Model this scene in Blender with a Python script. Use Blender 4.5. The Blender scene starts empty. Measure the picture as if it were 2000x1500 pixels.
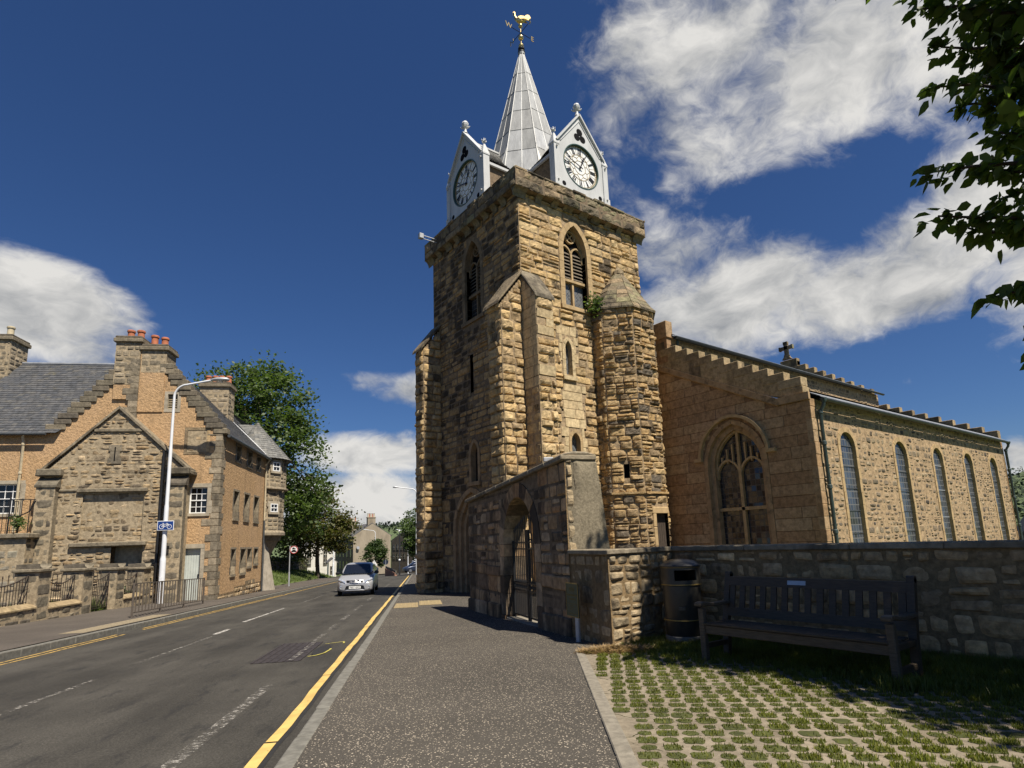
import bpy, bmesh, math, random
import numpy as np
from mathutils import Vector, Matrix
SC = bpy.context.scene
COL = SC.collection
R_ = math.radians
# ---------------------------------------------------------------- camera
EYE = np.array([0.0, 0.0, 1.48])
FPX, PCX, PCY = 1137.16, 1000.15, 856.27
YAW, PITCH, ROLL = R_(53.4794), R_(10.0424), R_(-1.94636)
_f0 = np.array([math.cos(YAW), math.sin(YAW), 0.0]); _r0 = np.array([math.sin(YAW), -math.cos(YAW), 0.0])
_up = np.array([0, 0, 1.0])
FWD = math.cos(PITCH) * _f0 + math.sin(PITCH) * _up
_u1 = -math.sin(PITCH) * _f0 + math.cos(PITCH) * _up
RGT = math.cos(ROLL) * _r0 + math.sin(ROLL) * _u1
UPV = -math.sin(ROLL) * _r0 + math.cos(ROLL) * _u1
cam_d = bpy.data.cameras.new("camera")
cam = bpy.data.objects.new("camera", cam_d)
COL.objects.link(cam)
cam.matrix_world = Matrix([[RGT[0], UPV[0], -FWD[0], EYE[0]], [RGT[1], UPV[1], -FWD[1], EYE[1]],
                           [RGT[2], UPV[2], -FWD[2], EYE[2]], [0, 0, 0, 1]])
cam_d.sensor_width = 36.0
cam_d.lens = FPX / 2000 * 36
cam_d.shift_y = (PCY - 750) / 2000
cam_d.clip_start = 0.1
cam_d.clip_end = 8000
SC.camera = cam
# ---------------------------------------------------------------- view
SC.view_settings.view_transform = 'Standard'
SC.view_settings.look = 'None'
SC.view_settings.gamma = 1.0
SC.view_settings.use_curve_mapping = False
SC.view_settings.exposure = 0.75
SC.cycles.max_bounces = 6
SC.cycles.transparent_max_bounces = 12
# ---------------------------------------------------------------- sun
SUNV = Vector((-0.09, 0.98, -1.66)).normalized()      # the way the light travels
sd = bpy.data.lights.new("sun", 'SUN'); sd.energy = 4.6; sd.angle = R_(0.5); sd.color = (1.0, 0.93, 0.82)
so = bpy.data.objects.new("sun", sd); COL.objects.link(so)
so.rotation_euler = SUNV.to_track_quat('-Z', 'Y').to_euler()
so.location = (0, 0, 60)
SUN_EL = math.asin(-SUNV.z); SUN_ROT = math.atan2(-SUNV.x, -SUNV.y)
# ---------------------------------------------------------------- node helper
class NT:
    def __init__(s, tree): s.t = tree
    def n(s, typ, **kw):
        nd = s.t.nodes.new(typ)
        ins = kw.pop('ins', None)
        for k, v in kw.items(): setattr(nd, k, v)
        if ins:
            for k, v in ins.items(): s.put(nd.inputs[k], v)
        return nd
    def put(s, sock, v):
        if isinstance(v, bpy.types.NodeSocket): s.t.links.new(v, sock)
        else:
            if isinstance(v, (tuple, list)) and len(v) == 3 and sock.type == 'RGBA': v = (*v, 1)
            sock.default_value = v
    def m(s, op, a, b=0.0, c=None, clamp=False):
        nd = s.t.nodes.new('ShaderNodeMath'); nd.operation = op; nd.use_clamp = clamp
        s.put(nd.inputs[0], a); s.put(nd.inputs[1], b)
        if c is not None: s.put(nd.inputs[2], c)
        return nd.outputs[0]
    def vm(s, op, a, b=None, scale=None):
        nd = s.t.nodes.new('ShaderNodeVectorMath'); nd.operation = op
        s.put(nd.inputs[0], a)
        if b is not None: s.put(nd.inputs[1], b)
        if scale is not None: s.put(nd.inputs['Scale'], scale)
        return nd.outputs['Value'] if op in ('DOT_PRODUCT', 'LENGTH') else nd.outputs[0]
    def mix(s, fac, a, b, blend='MIX'):
        nd = s.t.nodes.new('ShaderNodeMix'); nd.data_type = 'RGBA'; nd.blend_type = blend
        s.put(nd.inputs[0], fac); s.put(nd.inputs[6], a); s.put(nd.inputs[7], b)
        return nd.outputs[2]
    def smooth(s, x, lo, hi, o0=0.0, o1=1.0):
        nd = s.t.nodes.new('ShaderNodeMapRange'); nd.interpolation_type = 'SMOOTHSTEP'
        s.put(nd.inputs[0], x); nd.inputs[1].default_value = lo; nd.inputs[2].default_value = hi
        nd.inputs[3].default_value = o0; nd.inputs[4].default_value = o1
        return nd.outputs[0]
    def noise(s, vec, scale, detail=4, rough=0.55, dist=0.0, out='Fac'):
        nd = s.t.nodes.new('ShaderNodeTexNoise')
        if vec is not None: s.put(nd.inputs['Vector'], vec)
        nd.inputs['Scale'].default_value = scale; nd.inputs['Detail'].default_value = detail
        nd.inputs['Roughness'].default_value = rough; nd.inputs['Distortion'].default_value = dist
        return nd.outputs[out]
    def ramp(s, fac, stops, interp='LINEAR'):
        nd = s.t.nodes.new('ShaderNodeValToRGB'); cr = nd.color_ramp; cr.interpolation = interp
        while len(cr.elements) < len(stops): cr.elements.new(0.5)
        for e, (p, c) in zip(cr.elements, stops):
            e.position = p; e.color = (*c, 1)
        s.put(nd.inputs[0], fac)
        return nd.outputs[0]
# ---------------------------------------------------------------- sky
def ray(px, py):
    v = RGT * ((px - PCX) / FPX) - UPV * ((py - PCY) / FPX) + FWD
    return v
def azel(px, py):
    v = ray(px, py); v = v / np.linalg.norm(v)
    return math.atan2(v[1], v[0]), math.asin(v[2])
def make_world():
    w = bpy.data.worlds.new("World"); SC.world = w; w.use_nodes = True
    t = w.node_tree; t.nodes.clear(); N = NT(t)
    geo = N.n('ShaderNodeTexCoord').outputs['Generated']
    d = N.vm('NORMALIZE', geo)
    sep = N.n('ShaderNodeSeparateXYZ', ins={0: d})
    x, y, z = sep.outputs
    sky = N.n('ShaderNodeTexSky', sky_type='NISHITA', sun_disc=False, sun_elevation=SUN_EL, sun_rotation=SUN_ROT,
              altitude=300, air_density=1.0, dust_density=0.4, ozone_density=3.0).outputs[0]
    hsv = N.n('ShaderNodeHueSaturation', ins={'Hue': 0.5, 'Saturation': 1.1, 'Value': 1.0, 'Color': sky}).outputs[0]
    blue = N.mix(1.0, hsv, (0.30, 0.38, 0.52), 'MULTIPLY')
    az = N.m('ARCTAN2', y, x); el = N.m('ARCSINE', z)
    # billows: noise over the sky's own directions, a little flattened
    P = N.n('ShaderNodeMapping', ins={'Vector': d, 'Scale': (1.0, 1.0, 1.7)}).outputs[0]
    warp = N.vm('SCALE', N.vm('SUBTRACT', N.noise(P, 3.0, 4, 0.6, out='Color'), (0.5, 0.5, 0.5)), scale=0.22)
    PW = N.vm('ADD', P, warp)
    n1 = N.noise(PW, 5.0, 10, 0.60)
    n1u = N.noise(N.vm('ADD', PW, (0.006, -0.02, 0.045)), 5.0, 8, 0.60)
    n2 = N.noise(P, 2.6, 4, 0.55)
    n4 = N.noise(N.n('ShaderNodeMapping', ins={'Vector': PW, 'Rotation': (R_(20), R_(35), R_(-30)), 'Scale': (1.0, 2.0, 1.0)}).outputs[0], 6.0, 9, 0.66)
    blobs = []
    def blob(cx, cy, rx, ry, rot=0.0, wgt=1.0):
        a0, e0 = azel(cx, cy)
        a1, _ = azel(cx + rx, cy); _, e1 = azel(cx, cy - ry)
        ra = abs(a1 - a0); re = abs(e1 - e0)
        da = N.m('DIVIDE', N.m('SUBTRACT', az, a0), ra); de = N.m('DIVIDE', N.m('SUBTRACT', el, e0), re)
        if rot:
            c, s_ = math.cos(rot), math.sin(rot)
            k = re / ra
            da2 = N.m('ADD', N.m('MULTIPLY', da, c), N.m('MULTIPLY', de, s_ * 1.0))
            de = N.m('SUBTRACT', N.m('MULTIPLY', de, c), N.m('MULTIPLY', da, s_ * 1.0))
            da = da2
        q = N.m('ADD', N.m('MULTIPLY', da, da), N.m('MULTIPLY', de, de))
        b = N.m('MULTIPLY', N.m('SUBTRACT', 1.0, q), wgt)
        blobs.append(b)
    CLOUDS(blob)
    acc = blobs[0]
    for b in blobs[1:]: acc = N.m('SMOOTH_MAX', acc, b, 0.25)
    acc = N.m('MAXIMUM', acc, -0.8)
    nn = N.m('ADD', N.m('MULTIPLY', N.m('SUBTRACT', n1, 0.5), 2.6), N.m('MULTIPLY', N.m('SUBTRACT', n4, 0.5), 1.5))
    tot = N.m('ADD', acc, nn)
    dens = N.smooth(tot, -0.10, 0.85)
    relief = N.m('MULTIPLY', N.m('SUBTRACT', n1, n1u), 3.2)
    lum = N.m('ADD', N.m('ADD', 0.70, relief), N.m('MULTIPLY', N.m('SUBTRACT', n2, 0.5), 1.6), clamp=True)
    ccol = N.mix(lum, (2.2, 2.3, 2.45), (5.3, 5.2, 5.0))
    hz = N.smooth(z, 0.0, 0.16, 1.0, 0.0)
    base = N.mix(N.m('MULTIPLY', hz, 0.30), blue, (1.7, 2.3, 3.0))
    col = N.mix(dens, base, ccol)
    bg = N.n('ShaderNodeBackground', ins={'Color': col, 'Strength': 0.085})
    out = N.n('ShaderNodeOutputWorld', ins={0: bg.outputs[0]})
def CLOUDS(blob):
    blob(30, 600, 250, 120, 0.0, 1.35)
    blob(-200, 600, 300, 190, 0.0, 1.2)
    blob(1300, 160, 170, 260, 0.0, 0.55)
    blob(1420, 60, 280, 170, 0.0, 0.75)
    blob(1640, 120, 330, 190, 0.0, 1.1)
    blob(1480, 250, 320, 120, 0.0, 0.7)
    blob(1870, 60, 300, 190, 0.0, 0.9)
    blob(1280, 330, 110, 110, 0.0, 0.25)
    blob(1930, 400, 150, 210, 0.0, 1.15)
    blob(1460, 590, 320, 130, 0.0, 0.95)
    blob(1340, 490, 130, 70, 0.0, 0.6)
    blob(1700, 570, 320, 120, 0.0, 1.25)
    blob(1780, 480, 160, 90, 0.0, 0.9)
    blob(2100, 500, 380, 200, 0.0, 1.0)
    blob(730, 885, 200, 52, 0.0, 1.1)
    blob(700, 970, 260, 60, 0.0, 0.9)
    blob(560, 1030, 400, 44, 0.0, 0.8)
    blob(760, 1040, 160, 34, 0.0, 0.5)
    blob(722, 746, 60, 20, 0.0, 0.35)
    blob(805, 762, 80, 34, 0.0, 0.55)
    blob(1990, 900, 80, 50, 0.0, 1.0)
    blob(1765, 745, 60, 16, 0.0, 0.2)
    blob(2300, 900, 300, 70, 0.0, 1.0)
    blob(140, 690, 100, 50, 0.0, 0.45)
make_world()
# ---------------------------------------------------------------- frames and ground
U2 = np.array([0.45987, 0.88798]); SLOPE = 0.027586       # street direction and its fall
def st(x, y): return U2[0] * x + U2[1] * y, x * U2[1] - y * U2[0]
def W(s, t, z=0.0): return np.array([U2[0] * s + U2[1] * t, U2[1] * s - U2[0] * t, z])
def road_z(s):
    if s < 66: return -SLOPE * s
    return -SLOPE * 66 - 0.042 * (s - 66) if s < 170 else -SLOPE * 66 - 0.042 * 104
def gz(x, y, off=0.0): return road_z(st(x, y)[0]) + off
def onX(px, py, X):
    r = ray(px, py); return EYE + r * ((X - EYE[0]) / r[0])
def onY(px, py, Y):
    r = ray(px, py); return EYE + r * ((Y - EYE[1]) / r[1])
class Frame:
    """flat working frame: a along ux, b along world up, c along the outward normal"""
    def __init__(s, O, ux):
        s.O = np.array(O, float); s.x = np.array([ux[0], ux[1], 0.0]); s.x /= np.linalg.norm(s.x)
        s.y = np.array([0, 0, 1.0]); s.n = np.cross(s.x, s.y)
    def p(s, a, b, c=0.0): return s.O + a * s.x + b * s.y + c * s.n
    def arr(s, A, B, C): return s.O + np.outer(A, s.x) + np.outer(B, s.y) + np.outer(C, s.n)
# ---------------------------------------------------------------- value noise
def _h(ix, iy, iz):
    h = (ix * 374761393 + iy * 668265263 + iz * 2147483647) & 0xffffffff
    h = ((h ^ (h >> 13)) * 1274126177) & 0xffffffff
    h = ((h ^ (h >> 16)) * 2246822519) & 0xffffffff
    return ((h ^ (h >> 15)) & 0xffff) / 65535.0
def vnoise(P):
    P = np.asarray(P, float); I = np.floor(P).astype(np.int64); F = P - I; F = F * F * (3 - 2 * F)
    x, y, z = I[:, 0], I[:, 1], I[:, 2]; fx, fy, fz = F[:, 0], F[:, 1], F[:, 2]
    r = 0
    for dx in (0, 1):
        for dy in (0, 1):
            for dz in (0, 1):
                r = r + _h(x + dx, y + dy, z + dz) * (fx if dx else 1 - fx) * (fy if dy else 1 - fy) * (fz if dz else 1 - fz)
    return r * 2 - 1
# ---------------------------------------------------------------- scene graph
ORG = {}
def tag(o, label=None, cat=None, group=None, kind=None):
    if label: o['label'] = label
    if cat: o['category'] = cat
    if group: o['group'] = group
    if kind: o['kind'] = kind
    return o
def thing(name, loc, label, cat, group=None, rz=0.0):
    o = bpy.data.objects.new(name, None); COL.objects.link(o)
    o.location = tuple(float(v) for v in loc); o.rotation_euler = (0, 0, rz); o.empty_display_size = 0.2
    ORG[o.name] = np.array(loc, float) if rz == 0 else np.zeros(3)
    tag(o, label, cat, group)
    return o
class MB:
    """collects shapes and links them as ONE mesh object"""
    def __init__(s): s.v = []; s.f = []; s.m = []; s.n = 0
    def add(s, V, F, m=0):
        V = np.asarray(V, float).reshape(-1, 3)
        s.v.append(V); k = s.n
        for f in F: s.f.append([i + k for i in f]); s.m.append(m)
        s.n += len(V); return s
    def quad(s, a, b, c, d, m=0): return s.add([a, b, c, d], [(0, 1, 2, 3)], m)
    def box(s, x0, y0, z0, x1, y1, z1, m=0):
        return s.hexa([(x0, y0, z0), (x1, y0, z0), (x1, y1, z0), (x0, y1, z0), (x0, y0, z1), (x1, y0, z1), (x1, y1, z1), (x0, y1, z1)], m)
    def hexa(s, P, m=0):
        P = np.asarray(P, float)
        F = [(0, 3, 2, 1), (4, 5, 6, 7), (0, 1, 5, 4), (1, 2, 6, 5), (2, 3, 7, 6), (3, 0, 4, 7)]
        if np.dot(np.cross(P[1] - P[0], P[3] - P[0]), P[4] - P[0]) < 0: F = [f[::-1] for f in F]
        return s.add(P, F, m)
    def fbox(s, fr, a0, b0, c0, a1, b1, c1, m=0):
        return s.hexa([fr.p(a0, b0, c0), fr.p(a1, b0, c0), fr.p(a1, b0, c1), fr.p(a0, b0, c1), fr.p(a0, b1, c0), fr.p(a1, b1, c0), fr.p(a1, b1, c1), fr.p(a0, b1, c1)], m)
    def cbox(s, fr, a0, b0, c0, a1, b1, c1, e=0.02, m=0):
        """box with chamfered edges (all twelve) in a frame"""
        A = [a0, a1]; B = [b0, b1]; C = [c0, c1]; V = []; ids = {}
        e = min(e, 0.45 * abs(a1 - a0), 0.45 * abs(b1 - b0), 0.45 * abs(c1 - c0))
        for i in (0, 1):
            for j in (0, 1):
                for k in (0, 1):
                    sx, sy, sz = (e if i == 0 else -e), (e if j == 0 else -e), (e if k == 0 else -e)
                    for ax in range(3):
                        p = [A[i] + (0 if ax == 0 else sx), B[j] + (0 if ax == 1 else sy), C[k] + (0 if ax == 2 else sz)]
                        ids[(i, j, k, ax)] = len(V); V.append(fr.p(*p))
        F = []
        g = lambda i, j, k, ax: ids[(i, j, k, ax)]
        for i in (0, 1): F.append([g(i, 0, 0, 0), g(i, 1, 0, 0), g(i, 1, 1, 0), g(i, 0, 1, 0)])
        for j in (0, 1): F.append([g(0, j, 0, 1), g(1, j, 0, 1), g(1, j, 1, 1), g(0, j, 1, 1)])
        for k in (0, 1): F.append([g(0, 0, k, 2), g(1, 0, k, 2), g(1, 1, k, 2), g(0, 1, k, 2)])
        for i in (0, 1):
            for j in (0, 1): F.append([g(i, j, 0, 0), g(i, j, 1, 0), g(i, j, 1, 1), g(i, j, 0, 1)])
        for i in (0, 1):
            for k in (0, 1): F.append([g(i, 0, k, 0), g(i, 1, k, 0), g(i, 1, k, 2), g(i, 0, k, 2)])
        for j in (0, 1):
            for k in (0, 1): F.append([g(0, j, k, 1), g(1, j, k, 1), g(1, j, k, 2), g(0, j, k, 2)])
        for i in (0, 1):
            for j in (0, 1):
                for k in (0, 1): F.append([g(i, j, k, 0), g(i, j, k, 1), g(i, j, k, 2)])
        c = np.mean(V, 0); FF = []
        for f in F:
            q = [V[x] for x in f]; nn = np.cross(q[1] - q[0], q[2] - q[0])
            FF.append(f if np.dot(nn, np.mean(q, 0) - c) > 0 else f[::-1])
        return s.add(V, FF, m)
    def prism(s, fr, poly, c0, c1, m=0, caps=True):
        """closed polygon [(a,b)] in a frame, extruded c0..c1 (c1 outward)"""
        n = len(poly); area = sum(poly[i][0] * poly[(i + 1) % n][1] - poly[(i + 1) % n][0] * poly[i][1] for i in range(n))
        if area < 0: poly = poly[::-1]
        V = [fr.p(a, b, c0) for a, b in poly] + [fr.p(a, b, c1) for a, b in poly]
        F = [(i, (i + 1) % n, n + (i + 1) % n, n + i) for i in range(n)]
        if caps: F += [tuple(range(n, 2 * n)), tuple(range(n - 1, -1, -1))]
        return s.add(V, F, m)
    def band(s, fr, outer, inner, c0, c1, m=0, closed=False):
        """strip between two equal-length open polylines (a,b), with front, back and both edges"""
        n = len(outer)
        V = [fr.p(a, b, c1) for a, b in outer] + [fr.p(a, b, c1) for a, b in inner] + [fr.p(a, b, c0) for a, b in outer] + [fr.p(a, b, c0) for a, b in inner]
        F = []
        rng = range(n if closed else n - 1)
        for i in rng:
            j = (i + 1) % n
            F += [(i, j, n + j, n + i), (n + i, n + j, 3 * n + j, 3 * n + i), (j, i, 2 * n + i, 2 * n + j)]
        if not closed: F += [(0, n, 3 * n, 2 * n), (n - 1, 2 * n - 1, 4 * n - 1, 3 * n - 1)]
        return s.add(V, F, m)
    def tube(s, path, r, k=8, m=0, cap=True):
        path = [np.asarray(p, float) for p in path]; n = len(path)
        rr = r if hasattr(r, '__len__') else [r] * n
        V = []; prev = None
        for i, p in enumerate(path):
            t = path[min(i + 1, n - 1)] - path[max(i - 1, 0)]; t = t / (np.linalg.norm(t) + 1e-12)
            if prev is None:
                a = np.array([0, 0, 1.0]) if abs(t[2]) < 0.9 else np.array([1.0, 0, 0])
                x = np.cross(a, t)
            else: x = prev - t * np.dot(prev, t)
            x = x / (np.linalg.norm(x) + 1e-12); prev = x; y = np.cross(t, x)
            for j in range(k):
                an = 2 * math.pi * j / k
                V.append(p + rr[i] * (math.cos(an) * x + math.sin(an) * y))
        F = []
        for i in range(n - 1):
            for j in range(k):
                q = (j + 1) % k
                F.append((i * k + j, i * k + q, (i + 1) * k + q, (i + 1) * k + j))
        if cap: F += [tuple(range(k - 1, -1, -1)), tuple((n - 1) * k + j for j in range(k))]
        return s.add(V, F, m)
    def bar(s, p, q, w, h=None, m=0, up=(0, 0, 1)):
        p = np.asarray(p, float); q = np.asarray(q, float); h = h or w
        t = q - p; t = t / np.linalg.norm(t); u = np.asarray(up, float)
        if abs(np.dot(u, t)) > 0.95: u = np.array([1.0, 0, 0])
        x = np.cross(u, t); x /= np.linalg.norm(x); y = np.cross(t, x)
        c = [(-w / 2, -h / 2), (w / 2, -h / 2), (w / 2, h / 2), (-w / 2, h / 2)]
        return s.hexa([p + a * x + b * y for a, b in c] + [q + a * x + b * y for a, b in c], m)
    def lathe(s, c, prof, k=24, m=0, ax=None, cap=True):
        """prof [(r,h)] about a vertical axis through c (or axes ax=(x,y,z))"""
        c = np.asarray(c, float); X, Y, Z = ax if ax is not None else np.eye(3)
        V = []; n = len(prof)
        for r, h in prof:
            for j in range(k):
                a = 2 * math.pi * j / k; V.append(c + r * (math.cos(a) * X + math.sin(a) * Y) + h * Z)
        F = []
        for i in range(n - 1):
            for j in range(k):
                q = (j + 1) % k; F.append((i * k + j, i * k + q, (i + 1) * k + q, (i + 1) * k + j))
        if cap: F += [tuple(range(k - 1, -1, -1)), tuple((n - 1) * k + j for j in range(k))]
        return s.add(V, F, m)
    def build(s, name, mats, parent=None, smooth=False, origin=None, uv=None):
        V = np.concatenate(s.v) if s.v else np.zeros((0, 3))
        if parent is not None: org = ORG[parent.name]
        elif origin is not None: org = np.asarray(origin, float)
        else:
            mn, mx = V.min(0), V.max(0); org = np.array([(mn[0] + mx[0]) / 2, (mn[1] + mx[1]) / 2, mn[2]])
        me = bpy.data.meshes.new(name)
        me.from_pydata((V - org).tolist(), [], s.f)
        if not isinstance(mats, (list, tuple)): mats = [mats]
        for mt in mats: me.materials.append(mt)
        me.polygons.foreach_set('material_index', np.array(s.m, np.int32))
        if smooth is True: me.polygons.foreach_set('use_smooth', np.ones(len(s.f), bool))
        elif smooth: 
            me.polygons.foreach_set('use_smooth', np.ones(len(s.f), bool)); me.set_sharp_from_angle(angle=R_(smooth))
        me.update()
        o = bpy.data.objects.new(name, me); COL.objects.link(o)
        if parent is not None: o.parent = parent
        else: o.location = tuple(org)
        ORG[o.name] = org
        return o
def fast_mesh(name, V, F, mats, parent=None, origin=(0, 0, 0), mi=None, smooth=False):
    """V (n,3), F (m,k) equal-sized faces, numpy all the way"""
    V = np.asarray(V, np.float64); F = np.asarray(F, np.int32); k = F.shape[1]
    org = ORG[parent.name] if parent is not None else np.asarray(origin, float)
    me = bpy.data.meshes.new(name)
    me.vertices.add(len(V)); me.vertices.foreach_set('co', (V - org).astype(np.float32).ravel())
    me.loops.add(F.size); me.loops.foreach_set('vertex_index', F.ravel())
    me.polygons.add(len(F)); me.polygons.foreach_set('loop_start', np.arange(0, F.size, k, dtype=np.int32))
    me.polygons.foreach_set('loop_total', np.full(len(F), k, np.int32))
    if not isinstance(mats, (list, tuple)): mats = [mats]
    for mt in mats: me.materials.append(mt)
    if mi is not None: me.polygons.foreach_set('material_index', np.asarray(mi, np.int32))
    if smooth: me.polygons.foreach_set('use_smooth', np.ones(len(F), bool))
    me.update(calc_edges=True)
    o = bpy.data.objects.new(name, me); COL.objects.link(o)
    if parent is not None: o.parent = parent
    else: o.location = tuple(org)
    ORG[o.name] = org
    return o
def copy_tree(o, parent=None):
    c = o.copy(); COL.objects.link(c); c.parent = parent
    ORG[c.name] = ORG.get(o.name, np.zeros(3))
    for ch in list(o.children): copy_tree(ch, c)
    return c
def text_mb(mb, txt, fr, a, b, c, size, m=0, depth=0.004, align='CENTER', sx=1.0):
    cu = bpy.data.curves.new('lettering', 'FONT'); cu.body = txt; cu.size = size; cu.extrude = depth / 2
    cu.align_x = align; cu.align_y = 'CENTER'; cu.resolution_u = 3
    o = bpy.data.objects.new('lettering', cu); COL.objects.link(o)
    dg = bpy.context.evaluated_depsgraph_get(); me = bpy.data.meshes.new_from_object(o.evaluated_get(dg))
    V = [fr.p(a + v.co.x * sx, b + v.co.y, c + v.co.z) for v in me.vertices]
    mb.add(V, [list(p.vertices) for p in me.polygons], m)
    bpy.data.objects.remove(o); bpy.data.curves.remove(cu); bpy.data.meshes.remove(me)
# ---------------------------------------------------------------- masonry
def scan(poly, y):
    xs = []
    n = len(poly)
    for i in range(n):
        (x0, y0), (x1, y1) = poly[i], poly[(i + 1) % n]
        if (y0 <= y < y1) or (y1 <= y < y0): xs.append(x0 + (y - y0) / (y1 - y0) * (x1 - x0))
    xs.sort()
    return [(xs[i], xs[i + 1]) for i in range(0, len(xs) - 1, 2)]
def i_and(A, B):
    r = []
    for a0, a1 in A:
        for b0, b1 in B:
            lo, hi = max(a0, b0), min(a1, b1)
            if hi - lo > 0.02: r.append((lo, hi))
    return r
def i_sub(A, B):
    for b0, b1 in B:
        r = []
        for a0, a1 in A:
            if b1 <= a0 or b0 >= a1: r.append((a0, a1)); continue
            if b0 - a0 > 0.02: r.append((a0, b0))
            if a1 - b1 > 0.02: r.append((b1, a1))
        A = r
    return A
def masonry(mb, fr, outline, holes=(), course=(0.25, 0.36), length=(0.3, 0.75), relief=(0.02, 0.07), gap=0.018, res=0.12,
            seed=1, cseed=None, rough=0.02, jit=0.02, m_stone=0, m_mort=1, mstep=0.14, p_edge=6.0, wob=0.0, taper=None):
    rg = random.Random(seed); rc = random.Random(seed if cseed is None else cseed)
    y0 = min(p[1] for p in outline); y1 = max(p[1] for p in outline)
    # mortar bed
    ys = [y0]
    if len(holes) == 0 and len(outline) == 4 and len({round(p[1], 3) for p in outline}) == 2:
        ys.append(y1)
    else:
        n = max(1, int(math.ceil((y1 - y0) / mstep))); ys = [y0 + (y1 - y0) * i / n for i in range(n + 1)]
    for i in range(len(ys) - 1):
        ym = (ys[i] + ys[i + 1]) / 2
        iv = scan(outline, ym)
        for h in holes: iv = i_sub(iv, i_and(i_and(scan(h, ys[i] + 1e-4), scan(h, ym)), scan(h, ys[i + 1] - 1e-4)))
        for a, b in iv: mb.quad(fr.p(a, ys[i]), fr.p(b, ys[i]), fr.p(b, ys[i + 1]), fr.p(a, ys[i + 1]), m_mort)
    VV = []; FF = []; off = mb.n
    y = y0; 
    while y < y1 - 0.03:
        h = rc.uniform(*course)
        if y + h > y1 - 0.5 * course[0]: h = y1 - y
        iv = scan(outline, y + 0.15 * h); iv = i_and(iv, scan(outline, y + 0.85 * h))
        for hl in holes:
            for q in (0.05, 0.5, 0.95): iv = i_sub(iv, scan(hl, y + q * h))
        for a, b in iv:
            x = a
            while x < b - 0.03:
                w = rg.uniform(*length) * (0.7 + 0.5 * h / max(course))
                if x + w > b - 0.45 * length[0]: w = b - x
                sub = [(y, h)]
                if wob and rg.random() < wob and h > 0.16:
                    k = rg.uniform(0.35, 0.65); sub = [(y, h * k), (y + h * k, h * (1 - k))]
                for yy, hh in sub:
                    g = gap / 2
                    j = lambda: rg.uniform(-jit, jit)
                    c = np.array([[x + g + j() * .6, yy + g + j() * .6], [x + w - g + j() * .6, yy + g + j() * .6],
                                  [x + w - g + j() * .6, yy + hh - g + j() * .6], [x + g + j() * .6, yy + hh - g + j() * .6]])
                    c[:, 0] = np.clip(c[:, 0], a + 0.001, b - 0.001)
                    nx = max(3, int(round(w / res)) + 1); ny = max(3, int(round(hh / res)) + 1)
                    # denser near the stone's edges
                    uu = np.linspace(-1, 1, nx + 1); vv = np.linspace(-1, 1, ny + 1)
                    if p_edge >= 12:      # dressed block: flat face, narrow arris
                        eu, ev = min(.4, .022 / w), min(.4, .022 / hh)
                        uu = np.concatenate([[-1], np.linspace(-1 + eu, 1 - eu, nx - 1), [1]]); vv = np.concatenate([[-1], np.linspace(-1 + ev, 1 - ev, ny - 1), [1]])
                    else: uu = np.sign(uu) * (1 - (1 - np.abs(uu)) ** 1.5); vv = np.sign(vv) * (1 - (1 - np.abs(vv)) ** 1.5)
                    Ug, Vg = np.meshgrid(uu, vv); Ug = Ug.ravel(); Vg = Vg.ravel()
                    s_, t_ = (Ug + 1) / 2, (Vg + 1) / 2
                    A = c[0, 0] * (1 - s_) * (1 - t_) + c[1, 0] * s_ * (1 - t_) + c[2, 0] * s_ * t_ + c[3, 0] * (1 - s_) * t_
                    B = c[0, 1] * (1 - s_) * (1 - t_) + c[1, 1] * s_ * (1 - t_) + c[2, 1] * s_ * t_ + c[3, 1] * (1 - s_) * t_
                    dep = rg.uniform(*relief)
                    e = (1 - np.abs(Ug) ** p_edge) * (1 - np.abs(Vg) ** p_edge) if p_edge < 12 else ((np.abs(Ug) < .9999) & (np.abs(Vg) < .9999)).astype(float)
                    P0 = fr.arr(A, B, np.zeros_like(A))
                    nz = vnoise(P0 * 5.0 + seed) * 0.6 + vnoise(P0 * 13.0 + 3.7) * 0.4
                    C = -0.012 + (dep + rough * nz) * e + rg.uniform(-.3, .3) * dep * Vg * e
                    VV.append(fr.arr(A, B, C))
                    ix = np.arange((nx + 1) * (ny + 1)).reshape(ny + 1, nx + 1)
                    q = np.stack([ix[:-1, :-1], ix[:-1, 1:], ix[1:, 1:], ix[1:, :-1]], -1).reshape(-1, 4) + off
                    FF.append(q); off += (nx + 1) * (ny + 1)
                x += w
        y += h
    if VV:
        mb.v += VV; F = np.concatenate(FF).tolist(); mb.f += F; mb.m += [m_stone] * len(F); mb.n = off
    return mb
def arch_pts(cx, half, spring, apex, n=8):
    """two-centred arch from left springing over the apex to the right springing"""
    rise = apex - spring
    if rise >= half * 0.999:
        Rr = (half * half + rise * rise) / (2 * half)
        th = math.acos(max(-1, min(1, (Rr - half) / Rr)))
        L = [(cx - half + Rr - Rr * math.cos(th * i / n), spring + Rr * math.sin(th * i / n)) for i in range(n + 1)]
        return L + [(2 * cx - a, b) for a, b in L[-2::-1]]
    return [(cx - half * math.cos(math.pi * i / (2 * n)), spring + rise * math.sin(math.pi * i / (2 * n))) for i in range(2 * n + 1)]
def arch_poly(cx, half, base, spring, apex, n=8):
    return [(cx - half, base)] + arch_pts(cx, half, spring, apex, n) + [(cx + half, base)]
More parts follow.
